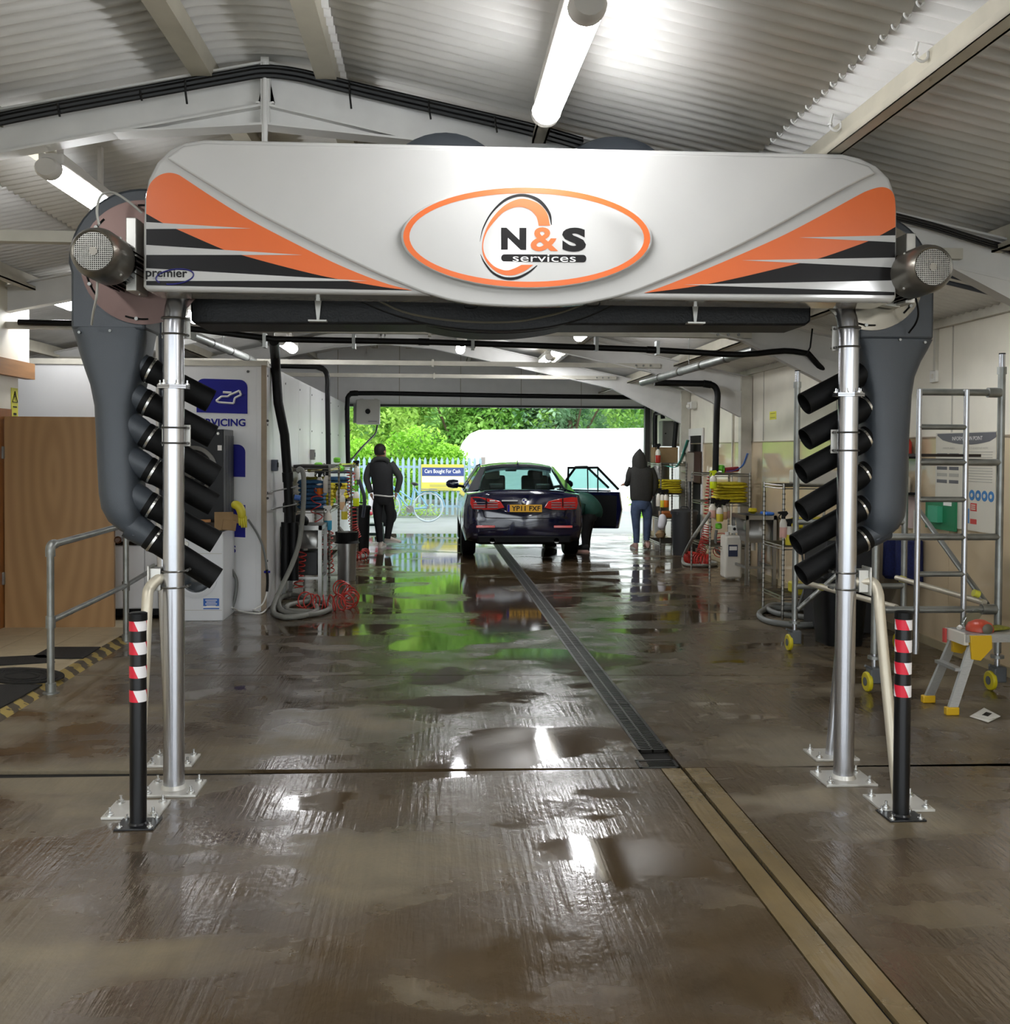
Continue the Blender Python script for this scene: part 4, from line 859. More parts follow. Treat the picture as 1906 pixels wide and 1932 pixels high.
tag(MB().tube(smooth([P(437, 1075, YM+.45), P(446, 1095, YM+.48), P(444, 1125, YM+.48), P(437, 1150, YM+.46)], 6), .018, 8).build('drain_hose', MATS['hose_grey']), 'grey drain hose behind the washing machine', 'hose')
# base cabinet left of the washing machine
a, b = P(243, 1028, YM+.1), P(299, 1150, YM+.1)
bc = thing('base_cabinet', 'white base cabinet between the plywood door and the washing machine', 'cabinet', ((a.x+b.x)/2, YM+.3, 0))
MB().b2((a.x-.25, YM+.12, .1), (b.x, YB-.02, a.z)).build('carcass', panelw, bc)
MB().b2((a.x-.25, YM+.16, .03), (b.x, YB-.03, .1)).build('plinth', black, bc)
mid = P(273, 1100, YM+.1).x
for x0, x1 in ((a.x-.24, mid-.004), (mid+.004, b.x-.004)): MB().b2((x0, YM+.10, .11), (x1, YM+.12, a.z-.01)).build('door', panelw, bc, .003)
tag(MB().b2((a.x-.27, YM+.08, a.z), (b.x+.01, YB-.02, a.z+.035)).build('worktop', blackg), 'black worktop on the white base cabinet', 'worktop')
# ================================================================== WASH BAY, LEFT-HAND WALL
def pipe(name, pts, r, label, m=black, n=12, fit=()):
    t = thing(name, label, 'pipe', pts[0]); MB().tube(pts, r, n).build('run', m, t)
    for i in fit: d = (pts[min(i+1, len(pts)-1)]-pts[max(i-1, 0)]).normalized(); MB().cyl(pts[i]-d*.05, pts[i]+d*.05, r*1.18, n=n).build('coupling', m, t)
    return t
XP = XW+.08
# main vacuum pipe along the second frame, dropping at the left
y2 = 9.40
mp = smooth([P(525, 760, 10.75), P(521, 700, 10.75), P(519, 668, 10.6)], 4)
pipe('vacuum_pipe', [P(547, 985, 11.0), P(543, 900, 10.95), P(537, 820, 10.9)]+mp+[P(517, 643, 9.9)], .05, 'thick black vacuum down pipe at the corner of the wash bay wall', black, 14, (1,))
va = pipe('vacuum_pipe', [P(35, 608, y2), P(300, 613, y2), P(520, 640, y2), P(800, 645, y2), P(1100, 655, y2), P(1230, 660, y2)]+smooth([P(1300, 664, y2), P(1400, 669, y2), P(1480, 662, y2), P(1525, 667, y2)], 3)+[P(1545, 690, 9.45), P(1590, 730, 9.6)], .028, 'long black pipe slung under the tie bar, ending in a drooping hose', black, 12, (3, 5))
for u, v in ((500, 648), (668, 650), (892, 652), (1125, 654), (1240, 662)): q = P(u, v, y2); MB().b2((q.x-.015, q.y-.05, q.z-.04), (q.x+.015, q.y+.05, q.z+.09)).build('hanger', galv, va)
for u, v in ((1533, 640),): MB().tube([P(u, v-20, y2-.1), P(u-4, v+15, y2-.1), P(u-12, v+32, y2-.05)], .008, 6).build('strap', black, va)
# lower silencer and clamps
si = thing('vacuum_silencer', 'black ribbed vacuum silencer clamped at the foot of the down pipe', 'silencer', P(547, 1100, 11.05))
MB().lathe([(.062, 0), (.062, .1), (.075, .11), (.075, .2), (.06, .22), (.06, .3)], P(547, 985, 11.05), (0, 0, 1), 18).build('collar', black, si)
for dx in (-.045, .045): MB().cyl(P(547, 1095, 11.05)+Vector((dx, 0, 0)), P(547, 985, 11.05)+Vector((dx, 0, 0)), .05, n=16).build('barrel', black, si)
for v in (922, 955): MB().tube([P(512, v+6, YB+.1), P(530, v+2, 10.9), P(560, v-4, 10.95)], .008, 6).build('bracket', galv, si)
MB().cyl(P(556, 938, 10.95), P(567, 940, 10.95), .03, n=10).build('blue_valve', mat('valve_blue', '3a62a8', .4), si)
greyh = mat('grey_corrugated_hose', '7d7d76', .5, bump=.3, bs=90)
hosep = [P(560, 890, 10.98), P(567, 885, 11.0), P(573, 900, 11.0), P(572, 960, 11.0), P(565, 1020, 11.0), P(553, 1060, 10.9), P(535, 1100, 10.7)]+[PG(u, v, .03) for u, v in ((515, 1148), (530, 1163), (570, 1162), (598, 1150), (580, 1130), (550, 1122), (528, 1130), (530, 1150), (560, 1160), (600, 1157), (622, 1148), (612, 1137), (580, 1135), (545, 1142), (545, 1152), (590, 1154))]
tag(MB().tube(smooth(hosep, 8), .027, 10).build('vacuum_hose', greyh), 'grey vacuum hose coiled on the floor at the corner of the wash bay', 'hose')
q = P(518, 878, 10.8); sb = thing('switch_box', 'small grey switch box on the corner of the wash bay wall', 'switch', q); MB().b2((XW+.012, q.y-.05, q.z-.06), (XW+.07, q.y+.06, q.z+.06)).build('box', MATS['conduit_grey'], sb, .005); MB().b2((XW+.07, q.y-.02, q.z-.02), (XW+.078, q.y+.03, q.z+.03)).build('rocker', black, sb)
q = P(611, 858, 14.0); sb2 = thing('switch_box', 'grey socket box on the wash bay wall over the yellow brush', 'switch', q); MB().b2((XW+.012, q.y-.06, q.z-.07), (XW+.07, q.y+.06, q.z+.07)).build('box', mat('box_grey', '9a9a96', .5), sb2, .005); MB().b2((XW+.07, q.y-.03, q.z-.03), (XW+.076, q.y+.03, q.z+.03)).build('cover', MATS['conduit_grey'], sb2)
# second and third drops
pipe('vacuum_pipe', [P(523, 690, 14.0)]+smooth([P(600, 692, 14.0), P(612, 698, 14.0), P(618, 712, 14.0), P(618, 740, 14.0)], 4)+[P(620, 882, 14.0)], .035, 'black vacuum pipe bending down the wash bay wall above the yellow brushes', black, 12, (2,))
yf = 18.3
pipe('vacuum_pipe', [P(657, 880, yf), P(655, 770, yf)]+smooth([P(656, 750, yf), P(662, 743, yf), P(675, 742, yf)], 3)+[P(720, 742, yf), P(980, 747, yf), P(1215, 750, yf)]+smooth([P(1235, 750, yf), P(1246, 757, yf), P(1250, 775, yf)], 3)+[P(1251, 790, yf)], .042, 'black pipe loop spanning the far doorway above the opening', black, 12, (6, 7))
# inverter box and drooping cable above the opening
q0, q1 = P(673, 754, 19.85), P(717, 801, 19.85)
iv = thing('inverter_box', 'white wall box with a dark round badge above the left of the opening', 'box', (q0+q1)/2)
MB().b2((q0.x, 19.72, q1.z), (q1.x, 19.97, q0.z)).build('case', mat('inverter_white', 'd6d4cc', .4), iv, .02); q = P(694, 776, 19.71); MB().cyl((q.x, 19.71, q.z), (q.x, 19.73, q.z), .05, n=20).build('badge', black, iv)
MB().b2((q1.x-.22, 19.715, q1.z+.05), (q1.x-.05, 19.72, q1.z+.065)).build('print_line', MATS['print_grey'], iv)
for u in (682, 709): q = P(u, 755, 19.72); MB().b2((q.x-.03, 19.74, q.z-.02), (q.x+.03, 19.97, q.z+.03)).build('lug', MATS['inverter_white'], iv)
MB().b2((P(667, 760, 19.8).x, 19.78, P(667, 798, 19.8).z), (P(673, 760, 19.8).x, 19.9, P(667, 762, 19.8).z)).build('cooling_fin', MATS['box_grey'], iv)
tag(MB().tube(smooth([P(712, 803, 19.8), P(708, 818, 19.6), P(694, 833, 19.3), P(684, 843, 19.0), P(668, 862, 18.6), P(660, 870, 18.4)], 6), .018, 8).build('armoured_cable', cab), 'black cable drooping from the white inverter box', 'cable')
# ================================================================== WASH BAY EQUIPMENT
redh = mat('red_coil', 'b02a22', .35); greenp = mat('green_plastic', '6fc22e', .4); tealp = mat('teal_sheet', '4fb8a8', .35); bluep = mat('blue_sheet', '2f6fd0', .35)
yelc = mat('yellow_cloth', 'cdbb1e', .9, var=.25, vs=30, bump=.5); bluec = mat('blue_cloth', '2f5a80', .9, var=.3, vs=30, bump=.5); olivec = mat('olive_cloth', '8d8a2e', .9, var=.3, vs=30, bump=.5)
clearp = mat('milky_plastic', 'd9d4c8', .35); wire = mat('chrome_wire', '8b8880', .3, metal=.85)
def wire_rack(x0, x1, y0, y1, shelves, label, top=None, group='wire racks along the wash bay'):
    t = thing('wire_rack', label, 'rack', ((x0+x1)/2, (y0+y1)/2, 0), group); zt = top or shelves[-1]+.02
    for x in (x0, x1):
        for y in (y0, y1):
            p = MB().cyl((x, y, .0), (x, y, zt), .013, n=8).build('post', wire, t)
            q = MB()
            for k in range(int(zt/.05)): q.cyl((x, y, .03+k*.05), (x, y, .045+k*.05), .0165, n=6)
            qo = q.build('post_grooves', MATS['dark_zinc'], p); qo['kind'] = 'stuff'
    for z in shelves:
        q = MB()
        for x in (x0, x1): q.cyl((x, y0, z), (x, y1, z), .007, n=6); q.cyl((x, y0, z-.03), (x, y1, z-.03), .006, n=6)
        for y in (y0, y1): q.cyl((x0, y, z), (x1, y, z), .007, n=6); q.cyl((x0, y, z-.03), (x1, y, z-.03), .006, n=6)
        n = max(5, int((y1-y0)/.05))
        for k in range(n): y = y0+(y1-y0)*k/(n-1); q.cyl((x0, y, z+.004), (x1, y, z+.004), .003, n=4)
        o = q.build('shelf', wire, t); o['kind'] = 'stuff'
    return t
def cloth(c, dx, dy, dz, m, label, group, rz=0.0, cat='cloth'):
    q = MB(); rings = []
    n = 20
    for k, f in enumerate((.86, .99, 1.0, .99, .86)):
        z = c[2]+dz*(k/4); ring = []
        for i in range(n):
            a = 2*math.pi*i/n; ex = 2/5; w = 1+.035*math.sin(5*a+c[1]*9+c[2]*30+k)
            ring.append(Vector((c[0]+f*w*dx/2*math.copysign(abs(math.cos(a))**ex, math.cos(a)), c[1]+f*w*dy/2*math.copysign(abs(math.sin(a))**ex, math.sin(a)), z+.004*math.sin(3*a+c[2]*40))))
        rings.append(ring)
    q.loft(rings); return tag(q.build('folded_cloth', m), label, cat, group)
def stack(c, dx, dy, h, n, m, label, group):
    for k in range(n):
        cloth((c[0]+random.uniform(-.012, .012), c[1]+random.uniform(-.012, .012), c[2]+h*k/n), dx*random.uniform(.93, 1.02), dy*random.uniform(.93, 1.02), h/n*.97, m, label, group)
def spray(p, mliq, label, h=.27, head=None, group='spray bottles hung along the wash bay', hang=True, wdt=.045):
    t = thing('spray_bottle', label, 'bottle', p, group); p = Vector(p)
    MB().lathe([(wdt*.9, 0), (wdt, .012), (wdt, h*.42)], p, (0, 0, 1), 14).build('liquid', mliq, t)
    MB().lathe([(wdt, h*.42), (wdt, h*.58), (wdt*.75, h*.68), (.017, h*.78)], p, (0, 0, 1), 14, cap=False).build('shoulder', clearp, t)
    MB().cyl(p+Vector((0, 0, h*.76)), p+Vector((0, 0, h*.86)), .02, n=10).build('collar', head or black, t)
    q = MB(); q.ext([p+Vector((x, -.012, z)) for x, z in ((-.055, h*.97), (-.055, h*1.05), (.03, h*1.08), (.045, h*.98), (.02, h*.86), (-.015, h*.86), (-.02, h*.93))], (0, .024, 0)); q.build('trigger_head', head or black, t)
    MB().tube(smooth([p+Vector((-.03, 0, h*.94)), p+Vector((-.045, 0, h*.84)), p+Vector((-.03, 0, h*.74))], 4), .006, 6).build('trigger', head or black, t)
    return t
liq = {k: mat('liquid_'+k, v, .25) for k, v in dict(orange='d9761e', blue='3f9cc0', lime='cfe01a', yellow='d8c840', pink='dcaea2', peach='e0b890', milk='d8d2c4', red='b8362c').items()}
# ---- left: sink on legs
def sink(x0, x1, y0, y1, zt, label, dep=.26):
    t = thing('sink_unit', label, 'sink', ((x0+x1)/2, (y0+y1)/2, 0), 'stainless steel sinks'); th = .012
    q = MB(); e = .035
    for a, b in (((x0, y0), (x0+e, y1)), ((x1-e, y0), (x1, y1)), ((x0, y0), (x1, y0+e)), ((x0, y1-e), (x1, y1))): q.b2((a[0], a[1], zt-.05), (b[0], b[1], zt))
    ro = q.build('rim', inox, t); ro['kind'] = 'stuff'
    q = MB(); A = [Vector((x, y, zt-.03)) for x, y in ((x0+e, y0+e), (x1-e, y0+e), (x1-e, y1-e), (x0+e, y1-e))]; B = [Vector((x, y, zt-dep)) for x, y in ((x0+.07, y0+.07), (x1-.07, y0+.07), (x1-.07, y1-.07), (x0+.07, y1-.07))]
    q.add(A+B, [(0, 1, 5, 4), (1, 2, 6, 5), (2, 3, 7, 6), (3, 0, 4, 7), (4, 5, 6, 7)]); bo = q.build('basin', inox, t); so = bo.modifiers.new('s', 'SOLIDIFY'); so.thickness = .004
    for x in (x0+.02, x1-.02):
        for y in (y0+.02, y1-.02): MB().b2((x-.02, y-.02, 0), (x+.02, y+.02, zt-.05)).build('leg', inox, t)
    for x in (x0+.02, x1-.02): MB().b2((x-.012, y0+.04, .2), (x+.012, y1-.04, .23)).build('cross_rail', inox, t)
    MB().b2((x0+.04, y0+.008, .2), (x1-.04, y0+.032, .23)).build('cross_rail', inox, t)
    MB().cyl(((x0+x1)/2, (y0+y1)/2, zt-dep), ((x0+x1)/2, (y0+y1)/2, zt-dep-.12), .03, n=12).build('waste_trap', clearp, t)
    return t
sink(XW+.03, -1.31, 11.35, 11.92, .80, 'stainless steel sink on legs beside the coiled vacuum hose')
bg_ = thing('bin_bag', 'crumpled black bag lying in the sink of the wash bay', 'bag', (-1.58, 11.6, .76))
skin('bag_body', [(-1.68, 11.6, .80, .06), (-1.58, 11.58, .87, .09), (-1.48, 11.6, .80, .06)], [(0, 1), (1, 2)], rubber, bg_)
tag(MB().b2((XW+.04, 11.42, .24), (-1.36, 11.85, .50)).build('storage_crate', mat('crate_black', '0e0e0f', .5), None, .01), 'black crate on the rail beneath the stainless sink', 'crate')
# ---- left racks
wire_rack(XW+.04, -1.30, 12.05, 13.15, (.35, .93, 1.42), 'wire rack holding the blue cloth stack behind the sink')
wire_rack(XW+.04, -1.24, 14.3, 15.4, (.35, .93, 1.42), 'wire rack with yellow cloths next to the second vacuum pipe')
stack((-1.52, 12.25, .945), .34, .3, .34, 7, bluec, 'blue folded microfibre cloth in the stack on the wire rack behind the sink', 'blue cloths on the wire rack')
stack((-1.47, 12.62, .945), .32, .28, .26, 6, yelc, 'yellow folded cloth beside the blue cloth stack', 'yellow cloths beside the blue stack')
stack((-1.55, 12.9, .945), .32, .22, .36, 5, olivec, 'olive folded cloth stacked behind the blue cloths', 'olive cloths on the wire rack')
stack((-1.5, 14.7, .945), .36, .36, .22, 5, yelc, 'yellow folded cloth on the rack by the second vacuum pipe', 'yellow cloths on the second rack')
stack((-1.52, 15.15, .945), .36, .3, .30, 5, bluec, 'dark blue folded cloth beside the second stack of yellow cloths', 'blue cloths on the second rack')
tag(MB().b2((XW+.05, 12.1, 1.43), (-1.32, 12.9, 1.465)).build('tray', mat('tray_dark', '2b2620', .6), None, .006), 'dark flat tray on top of the wire rack behind the sink', 'tray')
def brush(a, b, m, mh, label):
    t = thing('long_brush', label, 'brush', a, 'brushes lying on the wire racks'); a, b = Vector(a), Vector(b); d = (b-a).normalized()
    MB().cyl(a, b, .022, n=10).build('handle', m, t); MB().lathe([(.03, 0), (.045, .03), (.045, .2), (.03, .24)], b, d, 12).build('head', mh, t); return t
brush(P(583, 888, 12.4), P(640, 884, 14.2), mat('yellow_handle', 'd4c22a', .4), greenp, 'yellow handled brush with a green head lying across the left racks')
brush(P(642, 877, 14.6), P(668, 877, 15.6), mat('lime_handle', 'c0cc58', .4), MATS['yellow_handle'], 'pale lime brush lying above the second stack of cloths')
for (u, v, Y, k, lab) in ((603, 933, 12.15, 'orange', 'spray bottle of bright orange liquid hung on the rack behind the sink'), (617, 930, 12.1, 'milk', 'half full cloudy white spray bottle hung beside the orange one'),
                          (619, 1000, 12.0, 'blue', 'spray bottle of blue liquid hanging at the side of the sink'), (672, 955, 14.25, 'lime', 'spray bottle of lime liquid hanging by the left red coil'),
                          (646, 962, 14.26, 'peach', 'peach spray bottle hung on the second left rack'), (640, 950, 14.4, 'pink', 'pink spray bottle hung on the second left rack'), (650, 980, 14.26, 'yellow', 'spray bottle of yellow liquid hung low on the second left rack'), (673, 905, 15.3, 'milk', 'pale empty spray bottle on the second left rack above the lime one')):
    p = P(u, v, Y); spray((p.x, Y, p.z), liq[k], lab, head=greenp if k == 'lime' else (white if k in ('blue', 'peach') else black))
for u, v, Y, lab in ((601, 884, 12.3, 'green bottle cap knob on the yellow brush'), (626, 950, 12.95, 'green round sponge on the left rack by the yellow cloths'), (636, 873, 14.5, 'green block sponge on top of the left rack')):
    p = P(u, v, Y); tag(MB().lathe([(.03, 0), (.05, .015), (.05, .06), (.03, .075)], p, (0, 0, 1), 12).build('sponge', greenp), lab, 'sponge', 'green sponges')
# bins
def dustbin(c, r, h, m, label, lid=True):
    t = thing('dustbin', label, 'bin', c); c = Vector(c)
    MB().lathe([(r*.84, 0), (r*.86, .02), (r*.97, h*.9), (r*1.06, h*.9), (r*1.06, h*.94)], c, (0, 0, 1), 24).build('body', m, t)
    if lid: MB().lathe([(r*1.08, h*.94), (r*1.08, h*.97), (r*.95, h), (r*.3, h*1.02)], c, (0, 0, 1), 24).build('lid', m, t); MB().tube(smooth([c+Vector((-.06, 0, h)), c+Vector((-.05, 0, h*1.06)), c+Vector((.05, 0, h*1.06)), c+Vector((.06, 0, h))], 4), .01, 6).build('lid_handle', m, t)
    else: MB().lathe([(r*1.0, h*.94), (r*1.0, h*.98), (r*.9, h*.98), (r*.9, h*.5)], c, (0, 0, 1), 24, cap=False).build('rim', m, t)
    return t
q = PG(632, 1094); q.x = -1.15; dustbin((q.x-.02, q.y, 0), .13, .62, inox, 'slim grey metal bin beside the sink with a dark liner', False)
lb = tag(MB().lathe([(.12, .58), (.15, .61), (.14, .5), (.16, .47)], (q.x-.02, q.y, 0), (0, 0, 1), 14, cap=False).build('bin_liner', rubber), 'dark bin liner folded over the slim metal bin', 'bin liner')
q = PG(682, 1036); dustbin((q.x-.02, q.y+.1, 0), .16, .72, black, 'tall round black bin standing behind the left red coil')
q = PG(706, 1030); cr = thing('step_crate', 'dark green plastic step stool on the floor beside the walking man', 'stool', (q.x, q.y, 0))
gd = mat('dark_green_plastic', '16423a', .4)
MB().box((q.x, q.y+.15, .36), (.28, .30, .04)).build('top', gd, cr, .01)
for sx in (-1, 1):
    for sy in (-1, 1): MB().prism([Vector((q.x+sx*.12+dx, q.y+.15+sy*.12+dy, .345)) for dx, dy in ((-.02, -.02), (.02, -.02), (.02, .02), (-.02, .02))], [Vector((q.x+sx*.15+dx, q.y+.15+sy*.15+dy, 0)) for dx, dy in ((-.025, -.025), (.025, -.025), (.025, .025), (-.025, .025))]).build('leg', gd, cr)
for sx in (-1, 1): MB().box((q.x+sx*.135, q.y+.15, .2), (.02, .26, .05)).build('side_rail', gd, cr)
MB().box((q.x, q.y+.01, .2), (.27, .02, .05)).build('side_rail', gd, cr)
# red coil hoses and grey hoses
def rcoil(pts, r, turns, label, w=.007): return tag(coil(pts, r, turns, w).build('coil_hose', redh), label, 'hose', 'red coiled air hoses')
rcoil([P(570, 1040, 11.3), P(566, 1075, 11.3), P(563, 1110, 11.25)], .05, 7, 'red coiled hose dropping beside the black silencer')
rcoil([PG(u, v, .085) for u, v in ((570, 1130), (590, 1137), (620, 1138), (650, 1135), (663, 1128), (650, 1115), (640, 1108))], .085, 13, 'red coiled hose stretched over the floor in front of the sink')
rcoil([P(620, 1000, 12.2), P(617, 1040, 12.2), P(622, 1080, 12.25)], .06, 9, 'red coiled hose hanging between the sink and the slim metal bin')
rcoil([P(603, 925, 12.05), P(596, 950, 12.0), P(600, 985, 12.0)], .06, 3, 'loose red coiled hose hanging over the yellow cloths')
rcoil([P(662, 890, 14.9), P(663, 935, 14.9), P(666, 985, 14.8), P(674, 1015, 14.8)], .06, 22, 'long red coiled hose hanging from the second left rack', .006)
rcoil([PG(u, v, .06) for u, v in ((648, 1050), (668, 1049), (686, 1047), (690, 1040))], .06, 9, 'red coiled hose heaped on the floor below the second left rack')
tag(MB().tube(smooth([P(640, 995, 14.6), P(655, 1015, 14.6), P(662, 1040, 14.5)]+[PG(u, v, .02) for u, v in ((655, 1052), (640, 1053), (660, 1054), (690, 1050), (693, 1047), (670, 1050))], 6), .022, 8).build('vacuum_hose', greyh), 'grey vacuum hose lying around the red coil of the second left rack', 'hose')
tag(MB().tube(smooth([(XW+.03, 16.2, 1.3), P(668, 893, 16.2), P(684, 925, 16.3), P(688, 945, 16.4), P(685, 975, 16.6)], 6), .03, 8).build('vacuum_hose', MATS['conduit_grey']), 'dark hose arching into the tall black bin', 'hose')
q = PG(648, 1068); tag(MB().cyl((q.x, q.y, .0), (q.x-.02, q.y+.05, .35), .012, n=8).build('trolley_leg', wire), 'bent chrome trolley leg on the floor before the second left rack', 'trolley leg')
# ================================================================== RIGHT-HAND WALL
X1 = XR-.2; X0 = X1-.42
pipe('vacuum_pipe', [P(1235, 722, 13.2)]+smooth([P(1330, 724, 13.2), P(1347, 728, 13.2), P(1354, 742, 13.2), P(1353, 770, 13.2)], 4)+[P(1350, 890, 13.2)], .042, 'black vacuum pipe turning down the right wall beside the lime bottle', black, 12, (2,))
stp = thing('steel_pipe', 'shiny steel duct slanting from the roof frame to the far right corner', 'pipe', P(1210, 722, 13.0)); MB().cyl(P(1300, 694, 11.4), P(1300, 694, 11.4)+Vector((0, 0, .5)), .006, n=6).build('hanger', galv, stp); MB().cyl(P(1212, 722, 13.0), P(1425, 660, 9.7), .045, n=16).build('duct', galv, stp)
for f in (.2, .4, .6, .8): a = P(1212, 722, 13.0).lerp(P(1425, 660, 9.7), f); d = (P(1425, 660, 9.7)-P(1212, 722, 13.0)).normalized(); MB().cyl(a-d*.02, a+d*.02, .05, n=16).build('band', MATS['dark_zinc'], stp)
stp2 = thing('steel_pipe', 'steel duct rising behind the left aluminium post under the roof', 'pipe', P(365, 630, 10)); MB().cyl(P(420, 655, 11.5), P(420, 655, 11.5)+Vector((0, 0, .62)), .006, n=6).build('hanger', galv, stp2); MB().cyl(P(362, 632, 9.9), P(478, 680, 13.4), .045, n=16).build('duct', galv, stp2)
for f in (.25, .55, .85): a = P(362, 632, 9.9).lerp(P(478, 680, 13.4), f); d = (P(478, 680, 13.4)-P(362, 632, 9.9)).normalized(); MB().cyl(a-d*.02, a+d*.02, .05, n=16).build('band', MATS['dark_zinc'], stp2)
# far right: pipe frame, control cabinet, boiler
YR = 17.6
pf = thing('pipe_frame', 'black pipe frame around the grey control cabinet by the opening', 'pipe', P(1240, 880, YR))
MB().tube([P(1236, 880, YR), P(1236, 790, YR)]+smooth([P(1237, 781, YR), P(1243, 778, YR)], 3)+[P(1262, 777, YR)]+smooth([P(1272, 777, YR), P(1277, 783, YR), P(1276, 800, YR)], 3)+[P(1271, 858, YR)], .042, 12).build('run', black, pf)
MB().cyl(P(1236, 782, YR-.05), P(1268, 779, YR-.05), .02, n=10).build('steel_bar', alu, pf)
cbx = thing('control_cabinet', 'tall grey control cabinet inside the black pipe frame', 'cabinet', P(1258, 840, 17.9)); q0, q1 = P(1248, 794, 17.9), P(1269, 842, 17.9)
MB().b2((q0.x, 17.8, q1.z), (q1.x, 18.1, q0.z)).build('case', mat('cabinet_grey', '7e7d76', .5), cbx, .01); MB().b2((q0.x+.02, 17.785, q1.z+.02), (q1.x-.02, 17.8, q0.z-.02)).build('door', MATS['cabinet_grey'], cbx); MB().cyl((q0.x+.05, 17.785, (q0.z+q1.z)/2), (q0.x+.05, 17.76, (q0.z+q1.z)/2), .012, n=8).build('lock', black, cbx)
wire_rack(X0, X1, 16.3, 17.3, (.15, .55, .95, 1.45), 'wire rack with a cardboard box and teal sheet near the far opening')
q = P(1248, 935, 17.5); tk = thing('pressure_tank', 'brushed steel cylinder tank standing behind the far right rack', 'tank', (q.x, 17.6, 0)); MB().lathe([(.14, .5), (.16, .53), (.16, 1.45), (.14, 1.5)], (q.x, 17.6, 0), (0, 0, 1), 22).build('shell', inox, tk); MB().lathe([(.10, 0), (.10, .5)], (q.x, 17.6, 0), (0, 0, 1), 16).build('pedestal', white, tk)
q = P(1282, 880, 16.9); tag(MB().b2((X0+.02, 16.9, 1.46), (X1, 17.2, 1.72)).build('cardboard_box', mat('cardboard', '9a7d58', .8)), 'brown cardboard box on the top shelf of the far right rack', 'box')
spray((X0+.06, 16.8, 1.46), liq['red'], 'spray bottle of red liquid on top of the far right rack', .3)
def curved_sheet(pts, wdt, m, label):
    s = smooth([Vector(p) for p in pts], 6); q = MB(); a = [p+Vector((-wdt/2*.4, -wdt/2, 0)) for p in s]; b = [p+Vector((wdt/2*.4, wdt/2, 0)) for p in s]; n = len(s)
    q.add(a+b, [(i, i+1, n+i+1, n+i) for i in range(n-1)]); o = q.build('flexible_sheet', m); so = o.modifiers.new('s', 'SOLIDIFY'); so.thickness = .006; return tag(o, label, 'sheet', 'flexible plastic sheets')
curved_sheet([P(1256, 878, 16.45), P(1275, 881, 16.4), P(1285, 868, 16.4), P(1292, 848, 16.4), P(1298, 830, 16.4)], .3, tealp, 'teal plastic sheet curling up from the far right rack')
curved_sheet([P(1372, 889, 13.2), P(1390, 886, 13.15), P(1403, 876, 13.1), P(1411, 855, 13.1)], .3, bluep, 'bright blue plastic sheet curling against the right wall')
stack((X0+.2, 16.55, .965), .38, .4, .22, 6, yelc, 'yellow folded cloth on the far right rack above the black dustbin', 'yellow cloths above the dustbin')
for i, (u, v, k, lab) in enumerate(((1243, 955, 'milk', 'cloudy spray bottle on the far right rack'), (1250, 957, 'yellow', 'yellow spray bottle on the far right rack'), (1257, 957, 'orange', 'spray bottle of pale orange liquid on the far right rack'))):
    p = P(u, v, 16.25-.02*i); spray((p.x, p.y, p.z), liq[k], lab)
q = P(1249, 985, 16.2); wbg = thing('plastic_bag', 'white plastic bag hanging below the far right spray bottles', 'bag', q); skin('bag', [(q.x, q.y, q.z+.14, .05), (q.x+.02, q.y, q.z+.03, .085), (q.x-.02, q.y, q.z-.12, .06)], [(0, 1), (1, 2)], mat('bag_white', 'd8d6da', .5), wbg)
q = P(1247, 1015, 16.3); tag(MB().lathe([(.06, 0), (.09, .06), (.05, .12)], q, (0, .3, 1), 12).build('brush_head', cb), 'tan brush head on the low shelf of the far right rack', 'brush')
tag(MB().b2((X0+.05, 16.4, .56), (X0+.3, 16.7, .66)).build('orange_tub', mat('tub_orange', 'b5662a', .5), None, .02), 'orange tub on the low shelf of the far right rack', 'tub')
q = PG(1290, 1046); dustbin((q.x+.0, q.y-.02, 0), .205, .72, mat('bin_charcoal', '2a2b2d', .5, var=.1), 'large charcoal dustbin with a lid beneath the yellow cloths')
# doorway with shelf boards
dd = thing('door_2', 'dark doorway in the right wall with a white head board', 'door', PX(1314, 900, XR)); dd['kind'] = 'structure'
ya, yb = PX(1327, 900, XR).y, PX(1303, 900, XR).y
za = P(1314, 822, (ya+yb)/2).z
MB().b2((XR-.016, ya, .02), (XR-.013, yb, za)).build('opening', dark, dd); MB().b2((XR-.035, ya-.05, za), (XR-.01, yb+.05, za+.12)).build('door_head', white, dd)  # thin dark sheet on the wall stands in for the doorway's shade
for y in (ya, yb): MB().b2((XR-.03, y-.04, .02), (XR-.01, y+.04, za)).build('door_jamb', panelw, dd)
sh = thing('pigeonhole_shelf', 'brown pigeonhole shelf with white dividers in the dark doorway', 'shelf', PX(1316, 910, XR-.2))
yc = (ya+yb)/2
MB().b2((XR-.06, yc-.45, P(1316, 910, yc).z), (XR-.04, yc+.35, P(1316, 852, yc).z)).build('back', mat('dark_mahogany', '3a1f14', .5), sh)
for k in range(4): z = P(1310, 855+k*17, yc).z; MB().b2((XR-.19, yc-.02, z-.02), (XR-.06, yc+.33, z+.01)).build('divider', creamw, sh)
for y in (yc-.03, yc+.33): MB().b2((XR-.19, y-.01, P(1316, 908, yc).z), (XR-.06, y+.01, P(1316, 855, yc).z)).build('side', creamw, sh)
